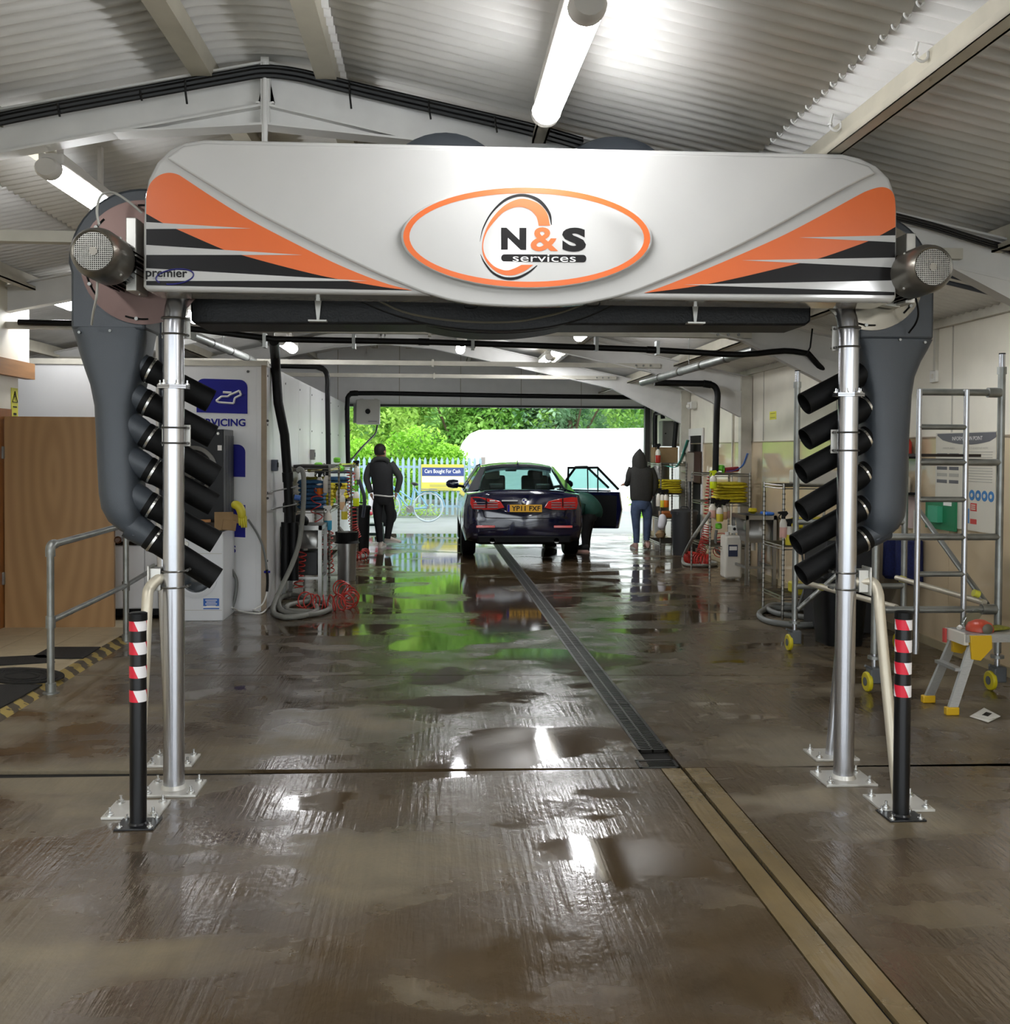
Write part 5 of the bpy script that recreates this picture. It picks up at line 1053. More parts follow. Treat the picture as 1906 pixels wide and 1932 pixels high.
# rack D with lime bottle, pumps, cloths
wire_rack(3.50, X1, 12.9, 13.85, (.42, .98, 1.36), 'wire rack holding the blue sheet and a thick yellow cloth pile')
stack((X1-.2, 13.15, .99), .42, .42, .26, 7, yelc, 'yellow folded cloth in the thick pile below the blue plastic sheet', 'yellow cloths below the blue sheet')
for i, (u, v, k, lab) in enumerate(((1346, 922, 'lime', 'large lime green bottle on the rack beside the black vacuum pipe'), (1344, 977, 'pink', 'pink spray bottle hanging from the rack near the hose loop'), (1352, 980, 'milk', 'milky spray bottle hanging between a pink and a yellow one'), (1358, 984, 'yellow', 'yellow spray bottle in the cluster near the hose loop'), (1366, 980, 'peach', 'peach spray bottle in the cluster near the hose loop'), (1371, 978, 'pink', 'outer pink spray bottle next to the ribbed rack post'))):
    p = P(u, v, 12.85+.05*(i % 3)); spray((p.x, p.y, p.z), liq[k], lab, .24 if i else .22, head=None if i else liq['lime'])
for u, v, m_, lab, Y in ((1361, 888, greenp, 'green nozzle of the lance lying on the rack under the blue sheet', 13.2), (1356, 998, greenp, 'green round sponge on the low shelf under the spray bottles', 12.9), (1399, 1000, mat('tub_orange', 'b5662a', .5), 'orange round knob beside the white controller', 12.9)):
    p = P(u, v, Y); tag(MB().lathe([(.03, 0), (.045, .015), (.045, .06), (.03, .075)], p, (0, 0, 1), 12).build('sponge', m_), lab, 'sponge')
rl = thing('red_tube', 'red tube lying on the rack under the blue sheet', 'tube', P(1375, 886, 13.2)); MB().cyl(P(1366, 887, 13.2), P(1392, 885, 13.3), .035, n=12).build('tube', redh, rl); MB().cyl(P(1363, 887, 13.2), P(1366, 887, 13.2), .04, n=12).build('cap', greenp, rl)
rcoil([P(1342, 900, 13.0), P(1338, 935, 13.0), P(1335, 975, 13.0)], .05, 12, 'red coiled hose hanging beside the lime bottle', .006)
rcoil([P(1336, 990, 13.3), P(1330, 1020, 13.3), P(1322, 1045, 13.2)], .06, 14, 'pale red coiled hose hanging down to the hose loop', .006)
rcoil([PG(u, v, .085) for u, v in ((1298, 1052), (1310, 1054), (1325, 1057), (1340, 1058))], .09, 12, 'bright red coiled hose heaped inside the grey hose loop', .011)
rcoil([P(1358, 1005, 13.4), P(1362, 1030, 13.4), P(1352, 1045, 13.3)], .07, 7, 'red coiled hose looped under the low shelf by the white drum', .006)
tag(MB().tube(smooth([P(1342, 965, 12.9), P(1325, 990, 12.8), P(1305, 1020, 12.9)]+[PG(u, v, .025) for u, v in ((1290, 1050), (1292, 1064), (1320, 1067), (1345, 1066), (1352, 1063), (1342, 1060))], 7), .024, 10).build('vacuum_hose', greyh), 'grey hose looping from the spray bottles down around the bright red coil', 'hose')
tag(MB().tube(smooth([P(1352, 1000, 13.3), P(1350, 1020, 13.3), P(1355, 1040, 13.3), P(1370, 1050, 13.3), P(1378, 1040, 13.3)], 6), .02, 8).build('vacuum_hose', MATS['hose_grey']), 'short grey hose bent beneath the low shelf', 'hose')
jc = thing('jerrycan', 'cream plastic drum with a dark blue label on the floor by the sink', 'drum', PG(1384, 1062)); q0, q1 = P(1366, 1011, 12.75), P(1401, 1062, 12.75)
MB().b2((q0.x+.02, 12.75, .02), (q1.x, 13.0, q0.z)).build('body', clearp, jc, .03, seg=3); a, b = P(1375, 1028, 12.74), P(1392, 1050, 12.74)
lbl = MB().b2((a.x, 12.742, b.z), (b.x, 12.749, a.z)).build('label_sheet', mat('label_navy', '2c3550', .5), jc); MB().b2((a.x+.01, 12.739, b.z+.08), (b.x-.01, 12.742, b.z+.13)).build('print_band', wprint, lbl)
MB().cyl((q0.x+.08, 12.87, q0.z), (q0.x+.08, 12.87, q0.z+.04), .03, n=12).build('cap', white, jc)
wd = thing('white_drum', 'white round drum half hidden behind the cream drum', 'drum', PG(1366, 1058)); q = PG(1367, 1058); MB().lathe([(.09, 0), (.1, .02), (.1, .3), (.06, .34)], (q.x, q.y+.1, 0), (0, 0, 1), 18).build('body', white, wd); MB().b2((q.x-.04, q.y-.004, .08), (q.x+.03, q.y+.0, .24)).build('label_sheet', navyp, wd)
cn = thing('dosing_controller', 'white dosing controller box sitting over the cream drum', 'controller', P(1389, 1000, 12.9)); q0, q1 = P(1380, 992, 12.85), P(1398, 1006, 12.85); MB().b2((q0.x, 12.85, q1.z), (q1.x, 13.0, q0.z)).build('case', white, cn, .008); q = P(1386, 998, 12.85); MB().cyl((q.x, 12.845, q.z), (q.x, 12.85, q.z), .02, n=12).build('display', black, cn)
# sink stand D
q = PG(1432, 1104); sink(q.x-.17, XR-.05, q.y, q.y+.62, .86, 'tall stainless sink stand between two wire racks on the right wall', .34)
gv = P(1452, 988, q.y+.1); tag(MB().b2((gv.x-.06, q.y+.05, .862), (gv.x+.05, q.y+.3, .90)).build('blue_gloves', bluep, None, .015), 'blue gloves left on the rim of the sink stand', 'glove')
tag(MB().lathe([(.02, 0), (.06, .03), (.05, .07)], (gv.x-.12, q.y+.4, .862), (0, 0, 1), 12).build('yellow_duster', yelc), 'yellow duster on the rim of the sink stand', 'duster')
# rack E behind the scaffold
wire_rack(3.38, X1, 9.75, 10.35, (.22, .72, 1.32), 'wire rack behind the scaffold tower and the black nozzles')
for u, v, k, lab in ((1478, 1014, 'pink', 'pink spray bottle on the rack behind the scaffold'), (1489, 1028, 'yellow', 'yellow spray bottle next to the pink one behind the scaffold')):
    p = P(u, v, 9.7); spray((p.x, 9.7, p.z), liq[k], lab, .24, wdt=.036)
for k in range(6):
    y = 9.72+.05*k; tag(MB().tube(smooth([(3.58+.04*k, y, .95), (3.55+.05*k, y-.02, .7), (3.6+.06*k, y+.02, .35), (3.52+.03*k, y, .12)], 6), .011, 6).build('thin_hose', MATS['hose_grey']), 'thin grey hose hanging through the rack behind the scaffold', 'hose', 'thin hoses hanging in the rack')
tag(MB().b2((3.55, 9.82, .225), (3.75, 10.1, .34)).build('yellow_tub', ym, None, .02), 'yellow tub on the bottom shelf of the rack behind the scaffold', 'tub')
tag(MB().b2((3.62, 9.85, 1.325), (3.98, 10.3, 1.47)).build('cream_crate', clearp, None, .02), 'cream crate on top of the rack behind the scaffold', 'crate')
tag(MB().lathe([(.02, 0), (.045, .05), (.03, .2), (.015, .24)], (3.8, 10.1, 1.50), (.6, -.3, .3), 12).build('polish_bottle', mat('amber_plastic', 'b07a2c', .35)), 'amber polish bottle tipped over on the cream crate', 'bottle')
stack((3.78, 10.05, .725), .36, .36, .26, 5, yelc, 'yellow folded cloth on the rack behind the black nozzles', 'yellow cloths behind the nozzles')
hp = [PG(u, v, .03) for u, v in ((1555, 1150), (1525, 1146), (1480, 1141), (1452, 1143), (1450, 1150), (1470, 1158), (1510, 1163), (1545, 1170), (1553, 1175), (1530, 1179), (1490, 1178), (1450, 1172), (1434, 1163), (1436, 1154), (1455, 1147), (1500, 1149), (1560, 1152))]
tag(MB().tube(smooth(hp, 7), .028, 10).build('vacuum_hose', MATS['hose_grey']), 'grey vacuum hose coiled flat on the floor at the foot of the scaffold', 'hose')
q = PG(1602, 1221); bb = thing('square_bin', 'large black square bin between the scaffold posts', 'bin', (q.x, q.y+.25, 0)); h = P(1600, 1092, q.y).z
def rr(cx, cy, hx, hy, z): return [Vector((cx+hx*math.copysign(abs(math.cos(t))**.4, math.cos(t)), cy+hy*math.copysign(abs(math.sin(t))**.4, math.sin(t)), z)) for t in [2*math.pi*k/24 for k in range(24)]]
bcx, bcy = q.x-.01, q.y+.2
MB().loft([rr(bcx, bcy, .16, .17, 0), rr(bcx, bcy, .165, .175, .02), rr(bcx, bcy, .2, .21, h-.06), rr(bcx, bcy, .215, .225, h-.06), rr(bcx, bcy, .215, .225, h)]).build('body', black, bb)
MB().loft([rr(bcx, bcy, .22, .23, h), rr(bcx, bcy, .21, .22, h+.05)]).build('lid', black, bb)
tag(MB().b2((3.5, 8.95, 0), (4.0, 9.5, .85)).build('dark_cabinet', mat('cabinet_dark', '202022', .5), None, .01), 'dark cabinet standing behind the black square bin', 'cabinet')
# wall notices
yn = PX(1459, 785, XR).y; nt_ = thing('wall_notice', 'small yellow notice on the white upper right wall', 'sign', (XR, yn, 2.1)); q0, q1 = PX(1453, 777, XR), PX(1465, 791, XR)
MB().b2((XR-.004, q1.y, q1.z), (XR, q0.y, q0.z)).build('sheet', yel, nt_)
for k in (0, 1): MB().b2((XR-.006, q1.y+.03, q1.z+.02+k*(q0.z-q1.z-.05)), (XR-.004, q0.y-.03, q1.z+.03+k*(q0.z-q1.z-.05))).build('print_line', mat('print_olive', '9a9420', .5), nt_)
wlamp = thing('wall_lamp', 'small white bulkhead lamp high on the right wall near the opening', 'lamp', PX(1313, 765, XR)); q = PX(1313, 765, XR); MB().b2((XR-.12, q.y-.12, q.z-.06), (XR, q.y+.12, q.z+.06)).build('case', white, wlamp, .02); MB().b2((XR-.14, q.y-.09, q.z-.04), (XR-.12, q.y+.09, q.z+.02)).build('lens', clearp, wlamp, .01)
for ua, va, vb, lab in ((1383, 765, 1060, 'grey'), (1766, 612, 700, 'white')):
    a, b = PX(ua, va, XR-.02), PX(ua, vb, XR-.02); tag(MB().b2((XR-.03, a.y-.02, min(a.z, b.z)), (XR, a.y+.02, max(a.z, b.z))).build('cable_trunking', steelp), lab+(' trunking on the wall behind the sink stand' if ua < 1500 else ' trunking dropping to the wall switch behind the dryer duct'), 'trunking')
q = PX(1766, 710, XR); sw = thing('wall_switch', 'white wall switch below the trunking above the scaffold ladder', 'switch', q); MB().b2((XR-.03, q.y-.05, q.z-.05), (XR, q.y+.05, q.z+.05)).build('plate', white, sw, .004); MB().b2((XR-.038, q.y-.015, q.z-.02), (XR-.03, q.y+.015, q.z+.02)).build('rocker', clearp, sw)
# information board
ya, yb = PX(1884, 900, XR).y, PX(1770, 900, XR).y; zt_, zb_ = PX(1830, 815, XR).z, PX(1830, 1000, XR).z
paper = mat('poster_paper', 'cfcabb', .5); ib = thing('information_board', 'white health and safety information board with a grey header and blue symbols', 'board', (XR, (ya+yb)/2, zb_)); xs = XR-.022
MB().b2((XR-.022, ya, zb_), (XR-.012, yb, zt_)).build('board', paper, ib); W = yb-ya; Hh = zt_-zb_
def yz(f, g): return (yb-f*W, zt_-g*Hh)              # fraction from the far edge, from the top
def rect(f0, g0, f1, g1, m, name, x=.002): a, b = yz(f0, g0), yz(f1, g1); return MB().b2((xs-x, b[0], b[1]), (xs, a[0], a[1])).build(name, m, ib)
hd = mat('poster_grey', '5c5c60', .5); pgrey = mat('print_soft_grey', 'a9a69c', .5); pblue = mat('print_blue', '3c78b0', .5); pred = mat('print_red', 'c0453f', .5)
hdp = [Vector((xs-.002, *yz(f, g))) for f, g in [(0.03, .01), (1, .01), (1, .06)]+[(1-.97*k/10, .06+.07*math.sin(math.pi*min(1, k/10*.9+.1))) for k in range(1, 10)]+[(.03, .03)]]
MB().ext(hdp, (.002, 0, 0)).build('header_swoosh', hd, ib)
text('lettering', 'INFORMATION POINT', MATS['print_white'], ib, Vector((xs, *yz(.55, .065))), (0, -1, 0), ZD, W*.5, Hh*.04, .004)
text('lettering', 'FIRST AID', pgrey, ib, Vector((xs, *yz(.24, .165))), (0, -1, 0), ZD, W*.2, Hh*.02, .004); text('lettering', 'HEALTH & SAFETY AT WORK', pgrey, ib, Vector((xs, *yz(.72, .165))), (0, -1, 0), ZD, W*.34, Hh*.02, .004)
for k in range(5):
    for c_ in range(2): rect(.03+c_*.22, .22+k*.07, .21+c_*.2, .255+k*.07, hd if k % 2 == 0 else pgrey, 'printed_row')
for k in range(12): rect(.55, .2+k*.027, .95, .207+k*.027, pgrey, 'text_line')
for k in range(4):
    y, z = yz(.64+k*.1, .64); o = MB().cyl((xs-.002, y, z), (xs, y, z), W*.045, n=20).build('blue_symbol', pblue, ib); MB().cyl((xs-.004, y, z), (xs-.002, y, z), W*.018, n=12).build('symbol_figure', paper, o)
rect(.52, .78, .6, .93, pblue, 'blue_block'); rect(.62, .72, .72, .8, pred, 'red_block'); rect(.62, .88, .72, .93, pred, 'red_block')
for k in range(3): rect(.635, .735+k*.02, .70, .745+k*.02, paper, 'text_line', .004)
# green first aid board with shelf items
ya2, yb2 = PX(1812, 960, XR).y, PX(1756, 960, XR).y; fa = thing('first_aid_board', 'green first aid board with a white box below the information board', 'board', (XR, ya2, .9))
z0, z1 = PX(1790, 1000, XR).z, PX(1790, 942, XR).z
MB().b2((XR-.045, ya2, z0), (XR-.024, yb2, z1)).build('board', mat('first_aid_green', '1d7a50', .4), fa); MB().b2((XR-.09, (ya2+yb2)/2-.05, z0+.06), (XR-.045, (ya2+yb2)/2+.12, z1-.06)).build('holder', mat('holder_green', '49a883', .3), fa)
MB().b2((XR-.05, ya2+.05, z1-.05), (XR-.046, ya2+.18, z1-.02)).build('print_band', wprint, fa)
shf = thing('wall_shelf', 'narrow wall shelf with bottles beside the information board', 'shelf', (XR-.1, 8.7, 1.4)); ys0, ys1 = 8.62, 9.3
for z in (1.62, 1.30): MB().b2((XR-.2, ys0, z-.02), (XR-.013, ys1, z)).build('board', black, shf)
for k, (y, z, m_, lab) in enumerate(((8.7, 1.62, liq['red'], 'red bottle on the upper wall shelf'), (8.82, 1.62, liq['milk'], 'white bottle on the upper wall shelf'), (8.94, 1.62, olivec, 'olive bottle on the upper wall shelf'), (8.72, 1.30, clearp, 'pale tub on the lower wall shelf'), (8.86, 1.30, black, 'black tub on the lower wall shelf'))):
    tag(MB().lathe([(.04, 0), (.045, .02), (.045, .12), (.02, .16), (.02, .2)], (XR-.1, y, z), (0, 0, 1), 12).build('bottle', m_), lab, 'bottle', 'bottles on the wall shelf')
tag(MB().b2((XR-.03, 8.65, .98), (XR-.013, 9.2, 1.26)).build('notice_sheet', mat('notice_pink', 'cfb9b2', .6)), 'pale pink notice sheet with a red bar under the wall shelf', 'sign')
# blue wash brushes hanging on the wall
for k, y in enumerate((8.55, 8.75, 9.0)):
    xk = XR-.088; t = thing('wash_brush', ('dark blue wash brush hanging nearest the bench on the right wall', 'dark blue wash brush hanging between two others on the right wall', 'dark blue wash brush hanging next to the dark cabinet')[k], 'brush', (xk, y, .55), 'blue wash brushes')
    MB().lathe([(.05, 0), (.075, .03), (.07, .38), (.05, .40)], (xk, y, .5), (0, 0, 1), 16).build('bristles', mat('blue_bristle', '14205a', .8, var=.5, vs=60, bump=.6, bs=150), t); MB().cyl((xk, y, .9), (xk, y, 1.15), .014, n=8).build('handle', clearp, t)
# ================================================================== SCAFFOLD TOWER
FL, FRt, BL = PG(1647, 1303), PG(1873, 1303), PG(1490, 1227)
YS0, YS1 = (FL.y+FRt.y)/2, BL.y
XS0, XS1 = FL.x, FRt.x+.04
stt = thing('scaffold_tower', 'galvanised scaffold tower on yellow castors beside the right wall', 'scaffold', ((XS0+XS1)/2, (YS0+YS1)/2, 0))
def sbar(a, b, r=.024, name='tube', m=galv): return MB().cyl(a, b, r, n=16).build(name, m, stt)
ztp = P(1893, 668, YS0).z
for (x, y, zt) in ((XS0, YS0, P(1648, 1000, YS0).z+.05), (XS1, YS0, ztp), (XS0-.05, YS1, P(1502, 700, YS1).z), (XS1, YS1, ztp)):
    sbar((x, y, .26), (x, y, zt-.1), .025, 'standard')
    if zt > 1.5: sbar((x, y, zt-.12), (x, y, zt), .021, 'spigot', alu); sbar((x, y, zt-.14), (x, y, zt-.09), .031, 'spigot_collar'); sbar((x, y, zt-.002), (x, y, zt+.006), .022, 'spigot_cap', black)
    # castor
    sbar((x, y, .17), (x, y, .3), .018, 'jack', alu); sbar((x, y, .225), (x, y, .245), .045, 'jack_nut')
    MB().b2((x-.045, y-.05, .06), (x+.045, y+.04, .17)).build('castor_fork', mat('castor_grey', '55585a', .5), stt, .01)
    w_ = MB().cyl((x-.062, y+.0, .068), (x-.03, y, .068), .068, n=28).build('castor_wheel', mat('castor_yellow', 'c8b81c', .4), stt, .008)
    MB().cyl((x-.066, y, .068), (x-.055, y, .068), .03, n=14).build('castor_hub', MATS['castor_grey'], stt)
    MB().tube([Vector((x-.03, y-.04, .16)), Vector((x-.09, y-.06, .19))], .01, 6).build('brake_lever', MATS['castor_grey'], stt)
yz_ = lambda v, Y, u=1790: P(u, v, Y).z
for v in (1013, 1150): sbar((XS0, YS0, yz_(v, YS0)), (XS1, YS0, yz_(v, YS0)), .024, 'transom')
for v in (740, 872): sbar((P(1733, v, YS0).x, YS0, yz_(v, YS0)), (XS1, YS0, yz_(v, YS0)), .024, 'transom')
sbar((XS1-.1, YS0, yz_(740, YS0)), (XS1-.01, YS0, yz_(740, YS0)), .035, 'coupler'); sbar((XS1-.12, YS0, yz_(1150, YS0)), (XS1-.02, YS0, yz_(1150, YS0)), .036, 'coupler')
for u in (1733, 1822): sbar((P(u, 900, YS0-.03).x, YS0-.03, yz_(1233 if u < 1800 else 1195, YS0-.03)), (P(u, 900, YS0-.03).x, YS0-.03, yz_(735, YS0-.03)), .019, 'ladder_stile', alu)
for v in (806, 872, 942, 1013, 1082, 1150): sbar((P(1733, v, YS0-.03).x, YS0-.03, yz_(v, YS0)), (P(1822, v, YS0-.03).x, YS0-.03, yz_(v, YS0)), .019, 'ladder_rung')
for v in (872, 985, 1106): sbar((XS0-.05, YS1, yz_(v, YS1, 1600)), (XS1, YS1, yz_(v, YS1, 1600)), .024, 'transom')
crm = MATS['cream_tube']
sbar(P(1522, 1100, YS1-.05), P(1692, 1146, YS0+.05), .021, 'brace', crm); sbar(P(1692, 1090, YS1-.3), P(1858, 1137, YS0+.04), .021, 'brace', crm)
sbar(P(1735, 965, YS1-.2), P(1862, 1140, YS0+.06), .021, 'brace', galv); sbar(P(1505, 1150, YS1-.05), P(1590, 1075, YS1+.03), .018, 'brace', galv)
for u, v, Y in ((1550, 1108, YS1-.1), (1703, 1093, YS1-.3), (1842, 1120, YS0+.1)): q = P(u, v, Y); sbar(q+Vector((-.02, 0, .006)), q+Vector((.02, 0, -.006)), .026, 'yellow_label', yel)
q = P(1790, 866, YS0); MB().b2((P(1735, 866, YS0).x, YS0-.01, q.z+.015), (P(1850, 866, YS0).x, YS0+.5, q.z+.035)).build('toe_board', mat('board_dark', '2a1f18', .7), stt)
# ================================================================== STEP BENCH
F1, F2 = PG(1752, 1327), PG(1787, 1347)
sbn = thing('step_bench', 'folding aluminium hop-up bench with yellow brackets and feet', 'step bench', (F2.x+.4, F2.y+.1, 0)); zt = P(1840, 1192, F2.y+.1).z
ribd = mat('ribbed_aluminium', 'b5b6b4', .4, metal=.7, var=.15, vs=30, stretch=(1, 8, 8)); yb_ = mat('bracket_yellow', 'd3a91c', .4)
xe, xr_ = F2.x+.12, F2.x+.86
for y in (F2.y+.02, F1.y-.02):
    s_ = 1
    a, b = Vector((F2.x+.02, y-.04 if y < F2.y+.1 else y+.04, .03)), Vector((xe+.06, y, zt-.05))
    MB().prism([a+Vector((dx, dy, 0)) for dx, dy in ((-.03, -.012), (.03, -.012), (.03, .012), (-.03, .012))], [b+Vector((dx, dy, 0)) for dx, dy in ((-.03, -.012), (.03, -.012), (.03, .012), (-.03, .012))]).build('leg', ribd, sbn)
    MB().box(a+Vector((0, 0, -.005)), (.085, .04, .05)).build('foot', yb_, sbn, .006)
    a2, b2_ = Vector((xr_+.12, a.y, .03)), Vector((xr_-.06, y, zt-.05))
    MB().prism([a2+Vector((dx, dy, 0)) for dx, dy in ((-.03, -.012), (.03, -.012), (.03, .012), (-.03, .012))], [b2_+Vector((dx, dy, 0)) for dx, dy in ((-.03, -.012), (.03, -.012), (.03, .012), (-.03, .012))]).build('leg', ribd, sbn); MB().box(a2+Vector((0, 0, -.005)), (.085, .04, .05)).build('foot', yb_, sbn, .006)
    for xx in (xe+.09, xr_-.09): MB().ext([Vector((xx+dx, y-.032, zt-.005+dz)) for dx, dz in ((-.07, 0), (.07, 0), (.075, -.08), (.0, -.16), (-.06, -.15))], (0, .04, 0)).build('hinge_bracket', yb_, sbn, .003)
    MB().cyl((xe+.12, y-.03, zt-.09), (xe+.12, y+.03, zt-.09), .012, n=10).build('hinge_pin', ink, sbn)
MB().b2((xe+.0, F2.y-.0, zt-.05), (xr_, F2.y+.03, zt)).build('side_rail', ribd, sbn); MB().b2((xe, F1.y-.03, zt-.05), (xr_, F1.y, zt)).build('side_rail', ribd, sbn)
for k in range(5): y = F2.y+.035+k*(F1.y-F2.y-.07)/5; MB().b2((xe, y, zt-.02), (xr_, y+(F1.y-F2.y-.07)/5-.004, zt-.002)).build('deck_plank', ribd, sbn)
MB().b2((xe-.01, F2.y+.01, zt-.07), (xe+.02, F1.y-.01, zt)).build('end_cap', clearp, sbn)
zz = .27; MB().b2((F2.x+.05, F2.y+.0, zz), (F2.x+.10, F1.y+.0, zz+.02)).build('step_rung', ribd, sbn)
MB().b2((xe-.03, F1.y-.05, zt-.09), (xe-.015, F1.y-.02, zt-.0)).build('red_tag', pred, sbn)
rb = P(1852, 1186, F2.y+.12); ro = thing('ear_defenders', 'orange-red plastic shell lying on the step bench', 'ear defenders', rb); MB().lathe([(.085, 0), (.085, .02), (.07, .05), (.03, .07), (.001, .072)], (rb.x, F2.y+.14, zt), (0, 0, 1), 20).build('shell', mat('shell_red', 'b8452c', .4), ro); MB().lathe([(.03, 0), (.035, .01), (.02, .02)], (rb.x+.0, F2.y+.055, zt+.025), (0, -1, 0), 14).build('button', MATS['resin_seam'], ro)
bt = P(1835, 1180, F2.y+.2); bo = thing('plastic_bottle', 'clear crumpled plastic bottle lying on the step bench', 'bottle', (bt.x, F2.y+.22, zt+.035)); dv = Vector((.5, .25, .25)).normalized(); MB().lathe([(.012, -.1), (.014, -.07), (.033, -.03), (.033, .08), (.028, .1)], (bt.x, F2.y+.24, zt+.055), dv, 14).build('body', glass('clear_plastic', 'e6ebe8', .8, .15), bo); MB().lathe([(.015, -.12), (.015, -.098)], (bt.x, F2.y+.24, zt+.055), dv, 12).build('cap', white, bo)
tag(MB().box((rb.x+.12, F2.y+.17, zt+.012), (.16, .1, .02), (0, 0, .3)).build('work_glove', olivec, None, .008), 'dark work glove lying beside the orange-red shell on the bench', 'glove')
# leaflet
lf = [PG(u, v, .004) for u, v in ((1830, 1352), (1857, 1336), (1888, 1352), (1865, 1363))]; lt = thing('leaflet', 'folded white leaflet with a black block lying on the wet floor', 'leaflet', lf[0])
MB().prism([p for p in lf], [p+Vector((0, 0, .003)) for p in lf]).build('sheet', MATS['paper'], lt); l2 = [PG(1838, 1349, .01), PG(1857, 1336, .03), PG(1888, 1352, .02), PG(1868, 1357, .008)]; MB().prism(l2, [p+Vector((0, 0, .002)) for p in l2]).build('folded_sheet', MATS['paper'], lt)
c = sum(l2, Vector())/4; ux = (l2[1]-l2[0]).normalized(); uy = (l2[3]-l2[0]).normalized(); pp = [c+ux*a+uy*b+Vector((0, 0, .003)) for a, b in ((-.03, -.02), (.03, -.02), (.03, .02), (-.03, .02))]; MB().prism(pp, [p+Vector((0, 0, .001)) for p in pp]).build('printed_block', ink, lt)
# ================================================================== CAR
paint = mat('midnight_blue_paint', '0a0d2c', .1, metal=.0, coat=1.0); tail = mat('tail_light_red', 'b01512', .2, coat=1.0); taild = mat('tail_light_dark', '4a0c0c', .2, coat=1.0)
tint = glass('car_glass', 'dff0ee'); trimb = mat('trim_black', '060607', .5, spec=.15)
CXR, CYR = P(990, 960, 15.0).x, 15.0
car = thing('saloon_car', 'dark blue saloon car with its right-hand doors open in the wash bay', 'car', (CXR, CYR, 0))
def cm(m, name, mt, par=None, bevel=0.0):            # build with local coordinates
    o = m.build(name, mt, par or car, bevel, local=True); return o
def ring(y, w_, zb, zs, zt, tilt=0.0):
    h = [(0, zb), (.7*w_, zb), (.95*w_, zb+.06), (w_, zb+.25), (w_, .66), (.985*w_, .82), (.94*w_, zs), (.62*w_, zt), (.3*w_, zt+.012)]
    pts = h+[(-x, z) for x, z in reversed(h[1:])]; pts.insert(len(h), (0, zt+.016))
    return [Vector((x, y+tilt*max(0, z-.62), z)) for x, z in pts]
body = MB().loft([ring(.0, .70, .40, .95, .99, .16), ring(.035, .82, .32, .97, 1.02, .14), ring(.12, .885, .27, .985, 1.035, .1), ring(.35, .915, .22, .99, 1.045), ring(.7, .93, .2, .99, 1.04), ring(1.0, .93, .2, .985, 1.03), ring(2.0, .93, .2, .965, .99), ring(3.6, .93, .2, .94, .97), ring(4.3, .91, .2, .86, .90), ring(4.75, .84, .22, .72, .76), ring(4.93, .66, .3, .6, .64)])
bo = cm(body, 'body', paint)
cut = MB()
for y in (1.02, 3.99):
    for s in (-1, 1): cut.cyl((s*.66, y, .325), (s*1.2, y, .325), .375, n=28)
cu = cm(cut, 'cutter', paint); cu.parent = None; cu.location = (CXR, CYR, 0)
bl = bo.modifiers.new('arch', 'BOOLEAN'); bl.object = cu; bl.operation = 'DIFFERENCE'; bl.solver = 'EXACT'
bpy.context.view_layer.update(); dg = bpy.context.evaluated_depsgraph_get(); nm = bpy.data.meshes.new_from_object(bo.evaluated_get(dg)); bo.modifiers.clear(); bo.data = nm; bpy.data.objects.remove(cu)
nm.shade_smooth(); nm.set_sharp_from_angle(angle=R(45))
def pane(q, name, mt, th=.006, par=None):
    m = MB(); n = Vector(q[1])-Vector(q[0]); nn = n.cross(Vector(q[-1])-Vector(q[0])).normalized()*th; m.prism([Vector(p) for p in q], [Vector(p)+nn for p in q]); return cm(m, name, mt, par)
RSb, RSt = (.67, .60, 1.045), (.53, 1.32, 1.385)
pane([(-RSb[0], *RSb[1:]), RSb, RSt, (-RSt[0], *RSt[1:])], 'rear_screen', tint)
pane([(-.68, 3.72, .98), (.68, 3.72, .98), (.55, 2.78, 1.40), (-.55, 2.78, 1.40)], 'windscreen', tint)
rf = MB(); rs = []
for y, z, w_ in ((1.28, 1.37, .53), (1.45, 1.42, .56), (1.9, 1.455, .58), (2.4, 1.45, .58), (2.82, 1.395, .55)): rs.append([Vector((x*w_, y, z-.055*abs(x)**2.5)) for x in (-1, -.75, -.4, 0, .4, .75, 1)]+[Vector((x*w_, y, z-.055*abs(x)**2.5-.03)) for x in (1, .75, .4, 0, -.4, -.75, -1)])
rf.loft(rs); cm(rf, 'roof', paint)
